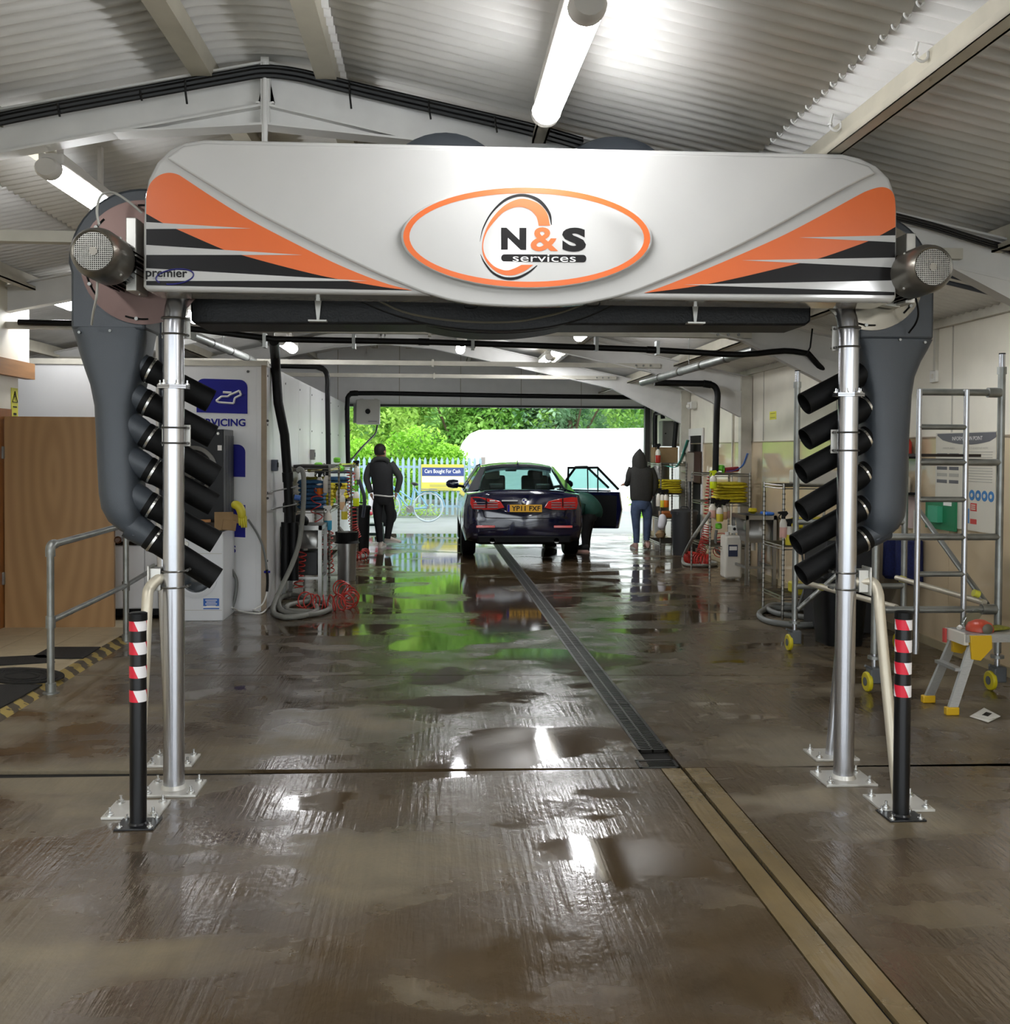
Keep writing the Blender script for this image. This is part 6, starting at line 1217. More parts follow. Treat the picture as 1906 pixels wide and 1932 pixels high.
for s in (-1, 1):
    pane([(s*RSb[0], *RSb[1:]), (s*.855, .80, .985), (s*.60, 1.62, 1.37), (s*RSt[0], *RSt[1:])], 'rear_pillar', paint, .02)
    pane([(s*.68, 3.72, .98), (s*.86, 3.6, .95), (s*.62, 2.70, 1.375), (s*.55, 2.78, 1.40)], 'windscreen_pillar', paint, .02)
    if s < 0: pane([(-.86, .95, .985), (-.87, 3.5, .95), (-.62, 2.70, 1.37), (-.60, 1.68, 1.37)], 'side_window', tint)
    pane([(s*.87, 2.28, .97), (s*.87, 2.42, .97), (s*.61, 2.30, 1.37), (s*.61, 2.16, 1.37)], 'door_pillar', trimb, .012)
    # wheels
    for y in (1.02, 3.99):
        wh = MB().lathe([(.23, 0), (.30, .0), (.33, .025), (.33, .20), (.30, .225), (.23, .225)], (s*.925, y, .33), (-s, 0, 0), 32); wo_ = cm(wh, 'wheel', rubber)
        cm(MB().lathe([(.23, .02), (.21, .05), (.05, .04), (.001, .04)], (s*.925, y, .33), (-s, 0, 0), 20), 'rim', inox, wo_)
    # mirrors
    mm = MB(); mm.lathe([(.03, 0), (.075, .02), (.085, .1), (.07, .19), (.03, .23)], (s*.92, 3.25, 1.04), (s, -.12, .05), 14); cm(mm, 'door_mirror', paint); cm(MB().cyl((s*.80, 3.27, .99), (s*.97, 3.24, 1.02), .025, n=8), 'mirror_arm', trimb)
    # tail lamps
    A = [(.30, .80), (.36, .895), (.52, .93), (.72, .96), (.80, .95), (.81, .86), (.78, .78), (.60, .765), (.42, .77)]
    yb_l = lambda x, z: .005+.16*max(0, z-.62)+(.055 if x > .78 else (.012 if x > .7 else 0))-.02
    tl_ = MB(); tl_.prism([Vector((s*x, yb_l(x, z)-.006, z)) for x, z in A], [Vector((s*x, yb_l(x, z)+.09, z)) for x, z in A]); to = cm(tl_, 'tail_lamp', tail, bevel=.006)
    for k in range(3): z = .80+k*.035; cm(MB().b2((s*.40, yb_l(.5, z)-.012, z), (s*.55, yb_l(.5, z)-.004, z+.012)), 'lamp_strip', taild, to); cm(MB().b2((s*.59, yb_l(.6, z)-.012, z), (s*.76, yb_l(.6, z)-.004, z+.012)), 'lamp_strip', taild, to)
    cm(MB().b2((s*.565, yb_l(.5, .85)-.01, .77), (s*.58, yb_l(.5, .85)-.003, .94)), 'lamp_divider', trimb, to)
    cm(MB().b2((s*.44, -.012, .50), (s*.72, .02, .535)), 'bumper_reflector', mat('reflector_red', 'd0342a', .2, coat=1), bevel=.005)
    cm(MB().cyl((s*.48, -.02, .31), (s*.48, .15, .31), .04, n=16), 'exhaust_tip', inox)
cm(MB().b2((-.70, -.02, .27), (.70, .10, .38)), 'bumper_valance', trimb, bevel=.02)
cm(MB().tube(smooth([(-.60, -.012, .66), (-.45, -.014, .645), (.45, -.014, .645), (.60, -.012, .66)], 6), .006, 6), 'boot_shut_line', trimb)
for s in (-1, 1): cm(MB().tube(smooth([(s*.60, -.01, .66), (s*.63, -.01, .76), (s*.66, .01, .78)], 5), .005, 6), 'boot_shut_line', trimb)
cm(MB().tube(smooth([(-.6, .07, 1.035), (-.3, .045, 1.052), (.3, .045, 1.052), (.6, .07, 1.035)], 5), .012, 6), 'boot_lip', paint)
pl = cm(MB().b2((-.26, -.006, .735), (.26, .012, .845)), 'number_plate', mat('plate_yellow', 'e0a81a', .4))
text('plate_lettering', 'YP11 FXF', ink, pl, Vector((CXR+.02, CYR-.006, .79)), (1, 0, 0), (0, 0, 1), .43, .075, .003, .02)
cm(MB().b2((-.258, -.008, .737), (-.222, -.004, .843)), 'plate_flag_band', navyp, pl)
em = cm(MB().cyl((0, .005, .90), (0, .045, .90), .042, n=24), 'boot_badge', inox)
for k in range(4): a0 = math.pi/2*k; q = MB(); q.prism([Vector((0, .004, .90))]+[Vector((.03*math.cos(a0+t*math.pi/8), .004, .90+.03*math.sin(a0+t*math.pi/8))) for t in range(5)], [Vector((0, .002, .90))]+[Vector((.03*math.cos(a0+t*math.pi/8), .002, .90+.03*math.sin(a0+t*math.pi/8))) for t in range(5)]); cm(q, 'badge_quarter', navyp if k % 2 else wprint, em)
for x0, x1 in ((-.52, -.44), (-.34, -.1)): cm(MB().b2((x0, .02, .893), (x1, .04, .912)), 'boot_script', inox)
fin = MB(); fin.prism([Vector((-.02, 1.42, 1.40)), Vector((.02, 1.42, 1.40)), Vector((.02, 1.62, 1.43)), Vector((-.02, 1.62, 1.43))], [Vector((-.004, 1.40, 1.485)), Vector((.004, 1.40, 1.485)), Vector((.004, 1.46, 1.49)), Vector((-.004, 1.46, 1.49))]); cm(fin, 'roof_aerial', paint)
seatm = mat('seat_leather', '2a2422', .5)
for s in (-1, 1):
    cm(MB().box((s*.37, 2.35, .95), (.46, .12, .55), (-.15, 0, 0)), 'seat_back', seatm, bevel=.04); cm(MB().box((s*.37, 2.28, 1.24), (.26, .1, .16)), 'headrest', mat('headrest_pale', 'a8a08c', .6) if s < 0 else seatm, bevel=.04)
    cm(MB().box((s*.37, 1.0, 1.08), (.24, .1, .1)), 'rear_headrest', seatm, bevel=.03)
cm(MB().box((0, 3.0, 1.31), (.2, .03, .06)), 'rear_view_mirror', trimb, bevel=.01)
cm(MB().b2((-.62, .62, 1.0), (.62, 1.0, 1.03)), 'parcel_shelf', seatm)
def door(hx, hy, L0, ang, rear):                     # L0: length, hinge at front edge
    d = Matrix.Rotation(ang, 3, 'Z'); T = lambda x, y, z: Vector((hx, hy, 0))+d @ Vector((x, y, z))   # closed door runs along -y
    q = MB(); lo = [T(0, 0, .32), T(0, -L0, .34), T(0, -L0-.06, .66), T(-.02, -L0-.02, .96), T(-.02, 0, .96)]; nrm = d @ Vector((-.09, 0, 0)); q.ext(lo, nrm); do = cm(q, 'open_door', paint, bevel=.008)
    q = MB(); q.ext([p+nrm*1.06 for p in [T(0, -.03, .38), T(0, -L0+.03, .38), T(0, -L0+.02, .9), T(0, -.03, .9)]], nrm*.15); cm(q, 'door_card', trimb, do)
    q = MB(); A = [T(-.02, -.02, .96), T(-.14, -.06 if rear else -.42, 1.36), T(-.15, -L0*.62, 1.37), T(-.06, -L0-.0, 1.0)]
    q.tube(A, .022, 8); cm(q, 'window_frame', trimb, do)
    q = MB(); q.prism(A, [p+nrm*.05 for p in A]); cm(q, 'door_window', tint, do)
    q = MB(); q.tube([T(-.1, -L0*.62, .95), T(-.12, -L0*.62, 1.36)], .012, 6); cm(q, 'quarter_post', trimb, do)
    cm(MB().box(T(-.12, -L0*.45, .78), (.05, .3, .04), d), 'arm_rest', inox, do)
door(.93, 2.36, .92, R(68), True)
door(.93, 3.42, 1.05, R(52), False)
# ================================================================== PEOPLE (built as standing figures, one body each, clothes as children)
skinm = mat('skin', 'b98a70', .5); hairm = mat('dark_hair', '1e1712', .7)
def fig(Y): return lambda u, v, r, dy=0.0: (*P(u, v, Y+dy), r)
def hand(p, d, side, par, nm_='hand'):
    p = Vector(p); d = Vector(d).normalized(); s = Vector((side, 0, 0))
    jo = [(*p, .028), (*(p+d*.05), .032)]; ed = [(0, 1)]
    for k in range(4):
        b = p+d*.075+Vector((0, 1, 0))*(k-1.5)*.020; i = len(jo); jo += [(*b, .010), (*(b+d*.035+s*-.006), .009), (*(b+d*.06+s*-.02), .008)]; ed += [(1, i), (i, i+1), (i+1, i+2)]
    i = len(jo); b = p+d*.03+Vector((0, -1, 0))*.035; jo += [(*b, .011), (*(b+d*.035), .009)]; ed += [(0, i), (i, i+1)]
    return skin(nm_, jo, ed, skinm, par, 1)
def shoe(par, heel, toe, m, sole):
    h, t = Vector(heel), Vector(toe); d = (t-h); d.z = 0; L0 = max(d.length, .2); d = d.normalized(); n = Vector((-d.y, d.x, 0)); rings = []
    for f, w_, hh in ((-.14, .026, .07), (-.05, .042, .12), (.15, .044, .125), (.42, .046, .09), (.75, .05, .066), (.97, .04, .05), (1.06, .018, .03)):
        c = h+d*(f*.25); rings.append([c+n*(w_*math.cos(a))+Vector((0, 0, max(.0, hh*(.5+.5*math.sin(a))))) for a in [2*math.pi*k/14 for k in range(14)]])
    so = MB().loft(rings).build('shoe', m, par)
    r2 = [[p.copy() for p in r] for r in rings]
    MB().prism([h+d*(.25*f)+n*w_*1.12 for f, w_ in ((-.12, .02), (0, .036), (.45, .042), (.8, .045), (1.0, .025))]+[h+d*(.25*f)-n*w_*1.12 for f, w_ in ((1.0, .025), (.8, .045), (.45, .042), (0, .036), (-.12, .02))], [p+Vector((0, 0, .034)) for p in [h+d*(.25*f)+n*w_*1.12 for f, w_ in ((-.12, .02), (0, .036), (.45, .042), (.8, .045), (1.0, .025))]+[h+d*(.25*f)-n*w_*1.12 for f, w_ in ((1.0, .025), (.8, .045), (.45, .042), (0, .036), (-.12, .02))]]).build('sole', sole, so)
    return so
def head(par, c, r, face, hair=True, hoodm=None):
    c = Vector(c); f = Vector(face).normalized(); s = f.cross(Vector((0, 0, 1))).normalized()
    q = MB(); rings = []
    for z, k, fw in ((-.125, .35, .03), (-.11, .62, .03), (-.07, .86, .015), (-.02, .98, 0), (.03, 1.0, -.004), (.07, .93, -.008), (.10, .70, -.01), (.118, .35, -.01), (.124, .05, -.01)):
        rings.append([c+s*(r*.80*k*math.cos(a))+f*(r*k*math.sin(a)+fw)+Vector((0, 0, z)) for a in [2*math.pi*i/18 for i in range(18)]])
    q.loft(rings); ho = q.build('head', skinm, par)
    MB().lathe([(.004, 0), (.014, .02), (.010, .045)], c+f*(r*1.0)+Vector((0, 0, .015)), f*.4+Vector((0, 0, -1)), 8).build('nose', skinm, ho)
    for k in (-1, 1):
        MB().lathe([(.012, 0), (.026, .006), (.02, .014)], c+s*(k*r*.78)+Vector((0, 0, -.005)), s*k-f*.4, 10).build('ear', skinm, ho)
        MB().lathe([(.001, 0), (.011, .003), (.001, .009)], c+s*(k*.032)+f*(r*.94)+Vector((0, 0, .01)), f, 8).build('eye', wprint, ho)
    MB().box(c+f*(r*.90)+Vector((0, 0, -.06)), (.045, .012, .010)).build('mouth', mat('lips', '8a5048', .5), ho)
    if hair:
        q = MB(); rings = []
        for z, k in ((-.055, .9), (-.02, 1.04), (.03, 1.08), (.075, 1.0), (.108, .76), (.128, .4), (.135, .05)):
            fr_ = []
            for i in range(20):
                a = 2*math.pi*i/20; back = 1.0 if math.sin(a) < .35 or z > .06 else .90
                fr_.append(c+s*(r*.80*k*back*math.cos(a))+f*(r*k*back*math.sin(a)-.012)+Vector((0, 0, z)))
            rings.append(fr_)
        q.loft(rings); q.build('hair', hairm, ho)
    return ho
def torso(name, rows, m, par, Y, e=2.6, tw=0.0):
    rings = []
    for u, v, hx, hy, dy in rows:
        c = P(u, v, Y+dy); rings.append([Vector((c.x+hx*math.copysign(abs(math.cos(t))**(2/e), math.cos(t)), c.y+hy*math.copysign(abs(math.sin(t))**(2/e), math.sin(t)), c.z+.012*math.sin(2*t))) for t in [2*math.pi*k/28 for k in range(28)]])
    return MB().loft(rings).build(name, m, par)
def limb(name, pts, m, par, Y, n=16):
    p = [P(u, v, Y+dy) for u, v, r, dy in pts]; q = smooth(p, 5); rr = []
    for i in range(len(pts)-1): rr += [pts[i][2]+(pts[i+1][2]-pts[i][2])*k/5 for k in range(5)]
    rr.append(pts[-1][2]); return MB().tube(q, rr, n).build(name, m, par)
def trousers(name, waist, legs, m, par, Y):
    q = MB(); rings = []
    for u, v, hx, hy in waist: c = P(u, v, Y); rings.append([Vector((c.x+hx*math.cos(t), c.y+hy*math.sin(t), c.z)) for t in [2*math.pi*k/24 for k in range(24)]])
    q.loft(rings)
    for pts in legs:
        p = smooth([P(u, v, Y+dy) for u, v, r, dy in pts], 5); rr = []
        for i in range(len(pts)-1): rr += [pts[i][2]+(pts[i+1][2]-pts[i][2])*k/5 for k in range(5)]
        rr.append(pts[-1][2]); q.tube(p, rr, 18)
    return q.build(name, m, par)
# --- man in a gilet walking away
Y1 = PG(728, 1034).y; g1 = fig(Y1)
pm = thing('person', 'man in a black padded gilet and black trousers walking away beside the crate', 'person', (*PG(725, 1034)[:2], 0), 'people working in the wash bay')
gil = mat('black_padded', '15161a', .65, var=.2, vs=8, bump=.3, bs=14); slv = mat('grey_sleeve', '3e403f', .8, var=.1); trk = mat('black_trouser', '0f0f11', .8, var=.2)
sh1 = mat('pale_trainer', 'd6cabd', .6)
be = [(0, 1), (1, 2), (2, 3), (3, 4), (2, 5), (5, 6), (6, 7), (2, 8), (8, 9), (9, 10), (0, 11), (11, 12), (12, 13), (0, 14), (14, 15), (15, 16)]
bj = [g1(724, 934, .09), g1(721, 908, .09), g1(718, 886, .08), g1(718, 868, .05), g1(718, 856, .05), g1(703, 880, .04), g1(692, 903, .032), g1(700, 929, .028), g1(734, 878, .04), g1(753, 901, .032), g1(748, 928, .028),
      g1(715, 944, .06), g1(713, 973, .045), g1(717, 1020, .035), g1(733, 944, .06), g1(736, 974, .045), g1(731, 1014, .035)]
skin('body', bj, be, skinm, pm)
torso('gilet', [(724, 934, .165, .125, 0), (723, 926, .17, .13, 0), (722, 908, .175, .13, 0), (720, 893, .195, .135, 0), (719, 881, .205, .125, 0), (718, 874, .185, .11, 0), (718, 868, .12, .085, 0), (718, 863, .07, .07, 0)], gil, pm, Y1)
MB().tube(smooth([g1(703, 872, 0, -.07)[:3], g1(710, 866, 0, -.1)[:3], g1(726, 866, 0, -.1)[:3], g1(733, 871, 0, -.07)[:3]], 4), .04, 10).build('hood_roll', slv, pm)
limb('sleeve', [(702, 876, .07, 0), (696, 888, .068, 0), (692, 903, .058, 0), (696, 918, .05, 0), (700, 930, .042, 0)], slv, pm, Y1); limb('sleeve', [(736, 874, .07, 0), (746, 887, .066, 0), (754, 901, .058, 0), (752, 916, .05, 0), (748, 929, .042, 0)], slv, pm, Y1)
trousers('trousers', [(724, 930, .155, .115), (724, 938, .165, .125), (724, 946, .16, .125), (724, 952, .13, .11)], [[(715, 942, .09, 0), (713, 958, .092, 0), (713, 974, .075, 0), (715, 998, .062, 0), (717, 1022, .052, 0)], [(733, 942, .09, 0), (735, 958, .092, 0), (737, 975, .075, 0), (734, 996, .062, 0), (731, 1016, .052, 0)]], trk, pm, Y1)
torso('shirt_hem', [(724, 936, .168, .128, 0), (724, 933.5, .168, .128, 0)], white, pm, Y1)
head(pm, P(718, 852, Y1), .108, (.55, .8, 0))
hand(P(700, 930, Y1), (.25, .1, -1), -1, pm); hand(P(748, 929, Y1), (-.15, .1, -1), 1, pm)
a = PG(718, 1034); shoe(pm, (a.x, a.y, .0), (a.x+.04, a.y+.2, 0), sh1, white); a = PG(732, 1030); shoe(pm, (a.x-.02, a.y+.0, .06), (a.x+.14, a.y-.06, .0), sh1, white)
# --- hooded figure
Y2 = PG(1211, 1039).y; g2 = fig(Y2); ph = thing('person', 'person in a dark grey hooded jacket and blue jeans standing by the open car door', 'person', (*PG(1211, 1039)[:2], 0), 'people working in the wash bay')
hj = mat('charcoal_jacket', '33322f', .85, var=.2, vs=40); jn = mat('blue_jeans', '4a5a78', .85, var=.35, vs=12); shp = mat('dusty_pink_trainer', 'c29c92', .6)
bj = [g2(1210, 944, .09), g2(1210, 912, .09), g2(1209, 890, .08), g2(1207, 876, .05), g2(1206, 868, .05), g2(1194, 887, .04), g2(1188, 908, .032), g2(1182, 913, .026, .25), g2(1227, 888, .04), g2(1235, 913, .032), g2(1230, 934, .028),
      g2(1200, 952, .06), g2(1200, 980, .045), g2(1201, 1023, .035), g2(1220, 952, .06), g2(1221, 980, .045), g2(1220, 1018, .035)]
skin('body', bj, be, skinm, ph)
torso('jacket', [(1210, 944, .165, .125, 0), (1210, 939, .18, .14, 0), (1210, 925, .185, .145, 0), (1210, 908, .19, .145, 0), (1210, 894, .20, .14, 0), (1209, 886, .19, .125, 0), (1208, 880, .13, .10, 0)], hj, ph, Y2)
torso('hood', [(1207, 885, .13, .115, 0), (1206.5, 878, .118, .125, 0), (1206, 870, .118, .13, 0), (1206, 862, .108, .122, 0), (1206.5, 855, .075, .09, -.01), (1207, 850, .035, .05, -.02), (1207.5, 847.5, .008, .015, -.03)], hj, ph, Y2, 2.2)
limb('sleeve', [(1194, 884, .075, 0), (1189, 896, .07, 0), (1187, 907, .062, .05), (1183, 913, .048, .22)], hj, ph, Y2); limb('sleeve', [(1226, 885, .075, 0), (1232, 897, .07, 0), (1236, 913, .065, 0), (1234, 925, .056, 0), (1230, 935, .048, 0)], hj, ph, Y2)
trousers('jeans', [(1210, 938, .15, .115), (1210, 946, .16, .125), (1210, 954, .155, .125), (1210, 960, .125, .11)], [[(1201, 950, .09, 0), (1200, 965, .09, 0), (1200, 982, .07, 0), (1201, 1003, .058, 0), (1201, 1024, .048, 0)], [(1219, 950, .09, 0), (1221, 965, .09, 0), (1222, 982, .07, 0), (1221, 1001, .058, 0), (1220, 1019, .048, 0)]], jn, ph, Y2)
head(ph, P(1206, 865, Y2+.02), .088, (0, 1, -.1), False); hand(P(1182, 913, Y2+.25), (-.6, .6, -.2), -1, ph); hand(P(1230, 934, Y2), (-.2, .2, -1), 1, ph)
a = PG(1200, 1036); shoe(ph, (a.x, a.y, 0), (a.x-.02, a.y+.25, 0), shp, white); a = PG(1222, 1039); shoe(ph, (a.x, a.y-.0, .05), (a.x+.02, a.y+.22, 0), shp, mat('sole_brown', '7a5248', .7))
# --- person bending into the car
Y3 = PG(1100, 1040).y+.05; g3 = fig(Y3); pb = thing('person', 'person in a green padded jacket bending in through the open car door', 'person', (*PG(1102, 1040)[:2], 0), 'people working in the wash bay')
gj = mat('green_padded', '1d4a40', .6, var=.2, vs=10, bump=.4, bs=16)
bj = [g3(1112, 966, .09), g3(1103, 952, .09), g3(1093, 946, .085), g3(1085, 947, .05), g3(1083, 950, .05), g3(1092, 955, .045, -.16), g3(1086, 972, .035, -.12), g3(1080, 980, .028, -.05), g3(1092, 952, .045, .16), g3(1084, 966, .035, .2), g3(1078, 972, .028, .2),
      g3(1108, 977, .06, -.07), g3(1103, 1003, .045, -.08), g3(1104, 1032, .035, -.08), g3(1114, 976, .06, .12), g3(1108, 1003, .045, .16), g3(1108, 1032, .035, .18)]
skin('body', bj, be, skinm, pb)
limb('jacket', [(1117, 972, .15, .02), (1118, 966, .178, .02), (1112, 957, .185, .0), (1103, 950, .185, 0), (1094, 948, .17, 0), (1088, 950, .11, 0), (1085, 951, .06, 0)], gj, pb, Y3, 24)
limb('sleeve', [(1096, 950, .085, -.15), (1094, 962, .07, -.16), (1088, 972, .058, -.13), (1081, 978, .046, -.06)], gj, pb, Y3); limb('sleeve', [(1094, 950, .085, .15), (1088, 960, .07, .19), (1083, 968, .058, .2), (1079, 973, .046, .2)], gj, pb, Y3)
trousers('trousers', [(1113, 964, .12, .15), (1112, 974, .14, .17), (1111, 982, .12, .15)], [[(1108, 974, .095, -.07), (1106, 988, .085, -.08), (1104, 1004, .07, -.08), (1104, 1018, .058, -.08), (1104, 1033, .05, -.08)], [(1114, 974, .095, .12), (1111, 988, .085, .14), (1109, 1004, .07, .16), (1108, 1018, .058, .17), (1108, 1033, .05, .18)]], trk, pb, Y3)
head(pb, P(1080, 952, Y3+.0), .10, (-.8, .2, -.4)); MB().lathe([(.10, -.02), (.112, .03), (.09, .10), (.02, .13)], P(1081, 951, Y3), (.25, -.2, .9), 18).build('beanie', mat('grey_knit', '8f8a86', .9), pb)
hand(P(1080, 978, Y3-.05), (-.5, .2, -.8), -1, pb); hand(P(1077, 972, Y3+.2), (-.5, .2, -.8), -1, pb)
a = PG(1106, 1041); shoe(pb, (a.x+.02, a.y-.02, 0), (a.x-.2, a.y+.02, 0), rubber, MATS['dusty_pink_trainer']); shoe(pb, (a.x+.05, a.y+.26, 0), (a.x-.18, a.y+.28, 0), rubber, MATS['dusty_pink_trainer'])
# ================================================================== OUTSIDE
YFN = 25.2
pale_m = mat('fence_pale_blue', '98b2c0', .5, var=.08); fz = P(790, 862, YFN).z
fx0, fx1 = -4.2, P(912, 900, YFN).x
fe = thing('palisade_fence', 'pale blue steel palisade fence with pointed pales across the yard', 'fence', ((fx0+fx1)/2, YFN, 0))
q = MB(); pw = .034
q.ext([Vector((-pw, 0, .04)), Vector((pw, 0, .04)), Vector((pw, 0, fz-.08)), Vector((0, 0, fz)), Vector((-pw, 0, fz-.08))], (0, .02, 0)); pme = q.mesh('pale'); pme.materials.append(pale_m)
k = 0; x = fx0
while x < fx1:
    o = link(pme, 'pale', fe); o.location = (x-(fx0+fx1)/2, 0, 0); x += .137; k += 1
for z in (.25, fz-.25): MB().b2((fx0, YFN+.02, z-.03), (fx1, YFN+.06, z+.03)).build('rail', pale_m, fe)
for x in (fx0, -1.5, fx1): MB().b2((x-.05, YFN+.06, 0), (x+.05, YFN+.16, fz)).build('fence_post', pale_m if x < 0 else mat('post_rust', '9a8f88', .6), fe)
a, b = P(795, 876, YFN-.04), P(875, 926, YFN-.04); sg = thing('fence_banner', 'yellow and blue banner fixed to the palisade fence', 'sign', ((a.x+b.x)/2, YFN, b.z))
MB().b2((a.x, YFN-.04, b.z), (b.x, YFN-.02, a.z)).build('banner_sheet', mat('banner_yellow', 'd8c858', .5), sg)
zb0, zb1 = P(830, 898, YFN).z, P(830, 882, YFN).z; MB().b2((a.x+.02, YFN-.044, zb0), (b.x, YFN-.04, zb1)).build('blue_band', mat('banner_blue', '3a4a84', .5), sg)
text('lettering', 'Cars Bought For Cash', wprint, sg, Vector(((a.x+b.x)/2, YFN-.044, (zb0+zb1)/2)), (1, 0, 0), ZD, (b.x-a.x)*.84, (zb1-zb0)*.6, .004, .01)
MB().b2((a.x+.02, YFN-.044, zb0-.16), (b.x, YFN-.04, zb0-.01)).build('white_band', wprint, sg)
for z, f0, f1 in ((zb0-.24, .2, .8), (zb0-.33, .18, .75)): MB().b2((a.x+(b.x-a.x)*f0, YFN-.044, z-.03), (a.x+(b.x-a.x)*f1, YFN-.04, z+.03)).build('print_line', mat('banner_print', 'b8b060', .5), sg)
# bicycle
YBk = 23.3; bz = P(808, 962, YBk); rw_ = .335; b2x = P(727, 962, YBk).x; blu = mat('bicycle_blue', '7fb0cc', .35)
bk = thing('bicycle', 'pale blue bicycle leaning against the palisade fence', 'bicycle', ((bz.x+b2x)/2, YBk, 0))
for x in (bz.x, b2x):
    q = MB(); q.tube([Vector((x+rw_*math.cos(t), YBk, rw_+rw_*.97*math.sin(t))) for t in [2*math.pi*k/36 for k in range(37)]], .022, 6, cap=False); wo_ = q.build('wheel', mat('tyre_grey', 'b8c4c8', .6), bk)
    q = MB()
    for k in range(14): t = 2*math.pi*k/14; q.cyl((x, YBk, rw_), (x+rw_*.95*math.cos(t), YBk, rw_+rw_*.95*math.sin(t)), .004, n=4)
    so_ = q.build('spokes', inox, wo_); so_['kind'] = 'stuff'; MB().cyl((x, YBk-.04, rw_), (x, YBk+.04, rw_), .03, n=10).build('hub', inox, wo_)
    MB().tube([Vector((x+(rw_+.04)*math.cos(t), YBk, rw_+(rw_+.04)*math.sin(t))) for t in [.1+2.2*k/14 for k in range(15)]], .015, 6).build('mudguard', blu, bk)
bb_ = Vector((bz.x-.42, YBk, .29)); st_ = Vector((bz.x-.32, YBk, .78)); hd_ = Vector((b2x+.16, YBk, .80)); hb = Vector((b2x+.10, YBk, .98))
for p0, p1 in ((bb_, st_), (bb_, hd_), (bb_, (bz.x, YBk, rw_)), (st_, (bz.x, YBk, rw_)), (hd_+Vector((0, 0, .02)), bb_.lerp(st_, .45)), (hb, (b2x, YBk, rw_))): MB().cyl(p0, p1, .018, n=8).build('frame_tube', blu, bk)
MB().lathe([(.02, 0), (.09, .03), (.08, .06), (.03, .08)], st_+Vector((0, 0, .05)), (.2, 0, 1), 12).build('saddle', black, bk); MB().cyl(st_, st_+Vector((0, 0, .08)), .014, n=8).build('seat_post', inox, bk)
MB().tube(smooth([hb+Vector((.12, -.25, .04)), hb+Vector((-.02, -.15, .04)), hb, hb+Vector((-.02, .15, .04)), hb+Vector((.12, .25, .04))], 4), .013, 8).build('handlebar', inox, bk)
MB().cyl(bb_+Vector((0, -.05, 0)), bb_+Vector((0, .05, 0)), .09, n=18).build('chainwheel', inox, bk); MB().box((bz.x+.02, YBk, .75), (.36, .12, .02)).build('carrier', inox, bk)
for s in (-1, 1): MB().cyl(bb_+Vector((0, s*.06, 0)), bb_+Vector((s*.12, s*.08, -s*.1)), .01, n=6).build('crank', inox, bk)
# scooter behind the walking man
YSc = 21.9; sx0 = P(682, 985, YSc).x; sct = thing('motor_scooter', 'white and red motor scooter parked outside beside the bicycle', 'scooter', (sx0, YSc, 0)); scw = mat('scooter_white', 'd8d8dc', .25, coat=.5); scr = mat('scooter_red', 'b02838', .3, coat=.5)
for x in (sx0-.62, sx0+.52): MB().lathe([(.12, 0), (.2, 0), (.24, .03), (.24, .09), (.2, .12), (.12, .12)], (x, YSc-.06, .24), (0, 1, 0), 24).build('wheel', rubber, sct); MB().cyl((x, YSc-.05, .24), (x, YSc+.05, .24), .1, n=14).build('wheel_hub', inox, sct)
skin('tail_fairing', [(sx0-.75, YSc, .78, .07), (sx0-.45, YSc, .66, (.15, .15)), (sx0-.2, YSc, .52, (.14, .14))], [(0, 1), (1, 2)], scw, sct); MB().b2((sx0-.25, YSc-.14, .24), (sx0+.25, YSc+.14, .32)).build('footboard', scr, sct, .03)
skin('leg_shield', [(sx0+.28, YSc, .3, (.1, .16)), (sx0+.36, YSc, .65, (.08, .2)), (sx0+.28, YSc, .95, (.08, .12))], [(0, 1), (1, 2)], scw, sct); MB().box((sx0+.33, YSc-.19, .6), (.08, .02, .3), (0, -.2, 0)).build('red_stripe', scr, sct)
MB().box((sx0-.45, YSc, .84), (.55, .24, .08)).build('seat', black, sct, .03); MB().cyl((sx0+.28, YSc-.3, 1.02), (sx0+.28, YSc+.3, 1.02), .015, n=8).build('handlebar', black, sct); MB().cyl((sx0+.52, YSc, .3), (sx0+.3, YSc, .85), .03, n=10).build('fork', inox, sct)
MB().lathe([(.06, 0), (.08, .03), (.05, .06)], (sx0+.38, YSc, .9), (1, 0, .1), 14).build('headlamp', clearp, sct); MB().b2((sx0+.38, YSc-.06, .46), (sx0+.66, YSc+.06, .5)).build('front_mudguard', scr, sct, .02)
# white trailer beyond the yard
YT = 27.6; prof = [(862, 975), (862, 872), (867, 852), (876, 833), (890, 817), (905, 811), (1340, 806), (1340, 975)]
tr = thing('white_trailer', 'large plain white trailer body with a curved front beyond the fence', 'trailer', (P(1050, 975, YT).x, YT+1.1, 0)); trw = mat('trailer_white', 'f2f2f0', .35)
MB().ext([P(u, v, YT) for u, v in prof], (0, 2.2, 0)).build('body', trw, tr, .06, seg=3)
for u in (1090, 1140): c = P(u, 985, YT); MB().lathe([(.2, 0), (.33, .02), (.34, .1), (.33, .2)], (c.x, YT+.02, .34), (0, 1, 0), 24).build('wheel', rubber, tr)
c = P(862, 960, YT); MB().cyl((c.x+.1, YT+1.1, .45), (c.x-1.1, YT+1.1, .45), .05, n=10).build('drawbar', galv, tr); MB().cyl((c.x-.9, YT+1.1, 0), (c.x-.9, YT+1.1, .5), .035, n=8).build('jockey_leg', galv, tr)
MB().b2((P(880, 965, YT).x, YT+.1, .3), (P(1330, 965, YT).x, YT+2.1, P(900, 974, YT).z+.02)).build('chassis', MATS['dark_steel'], tr)
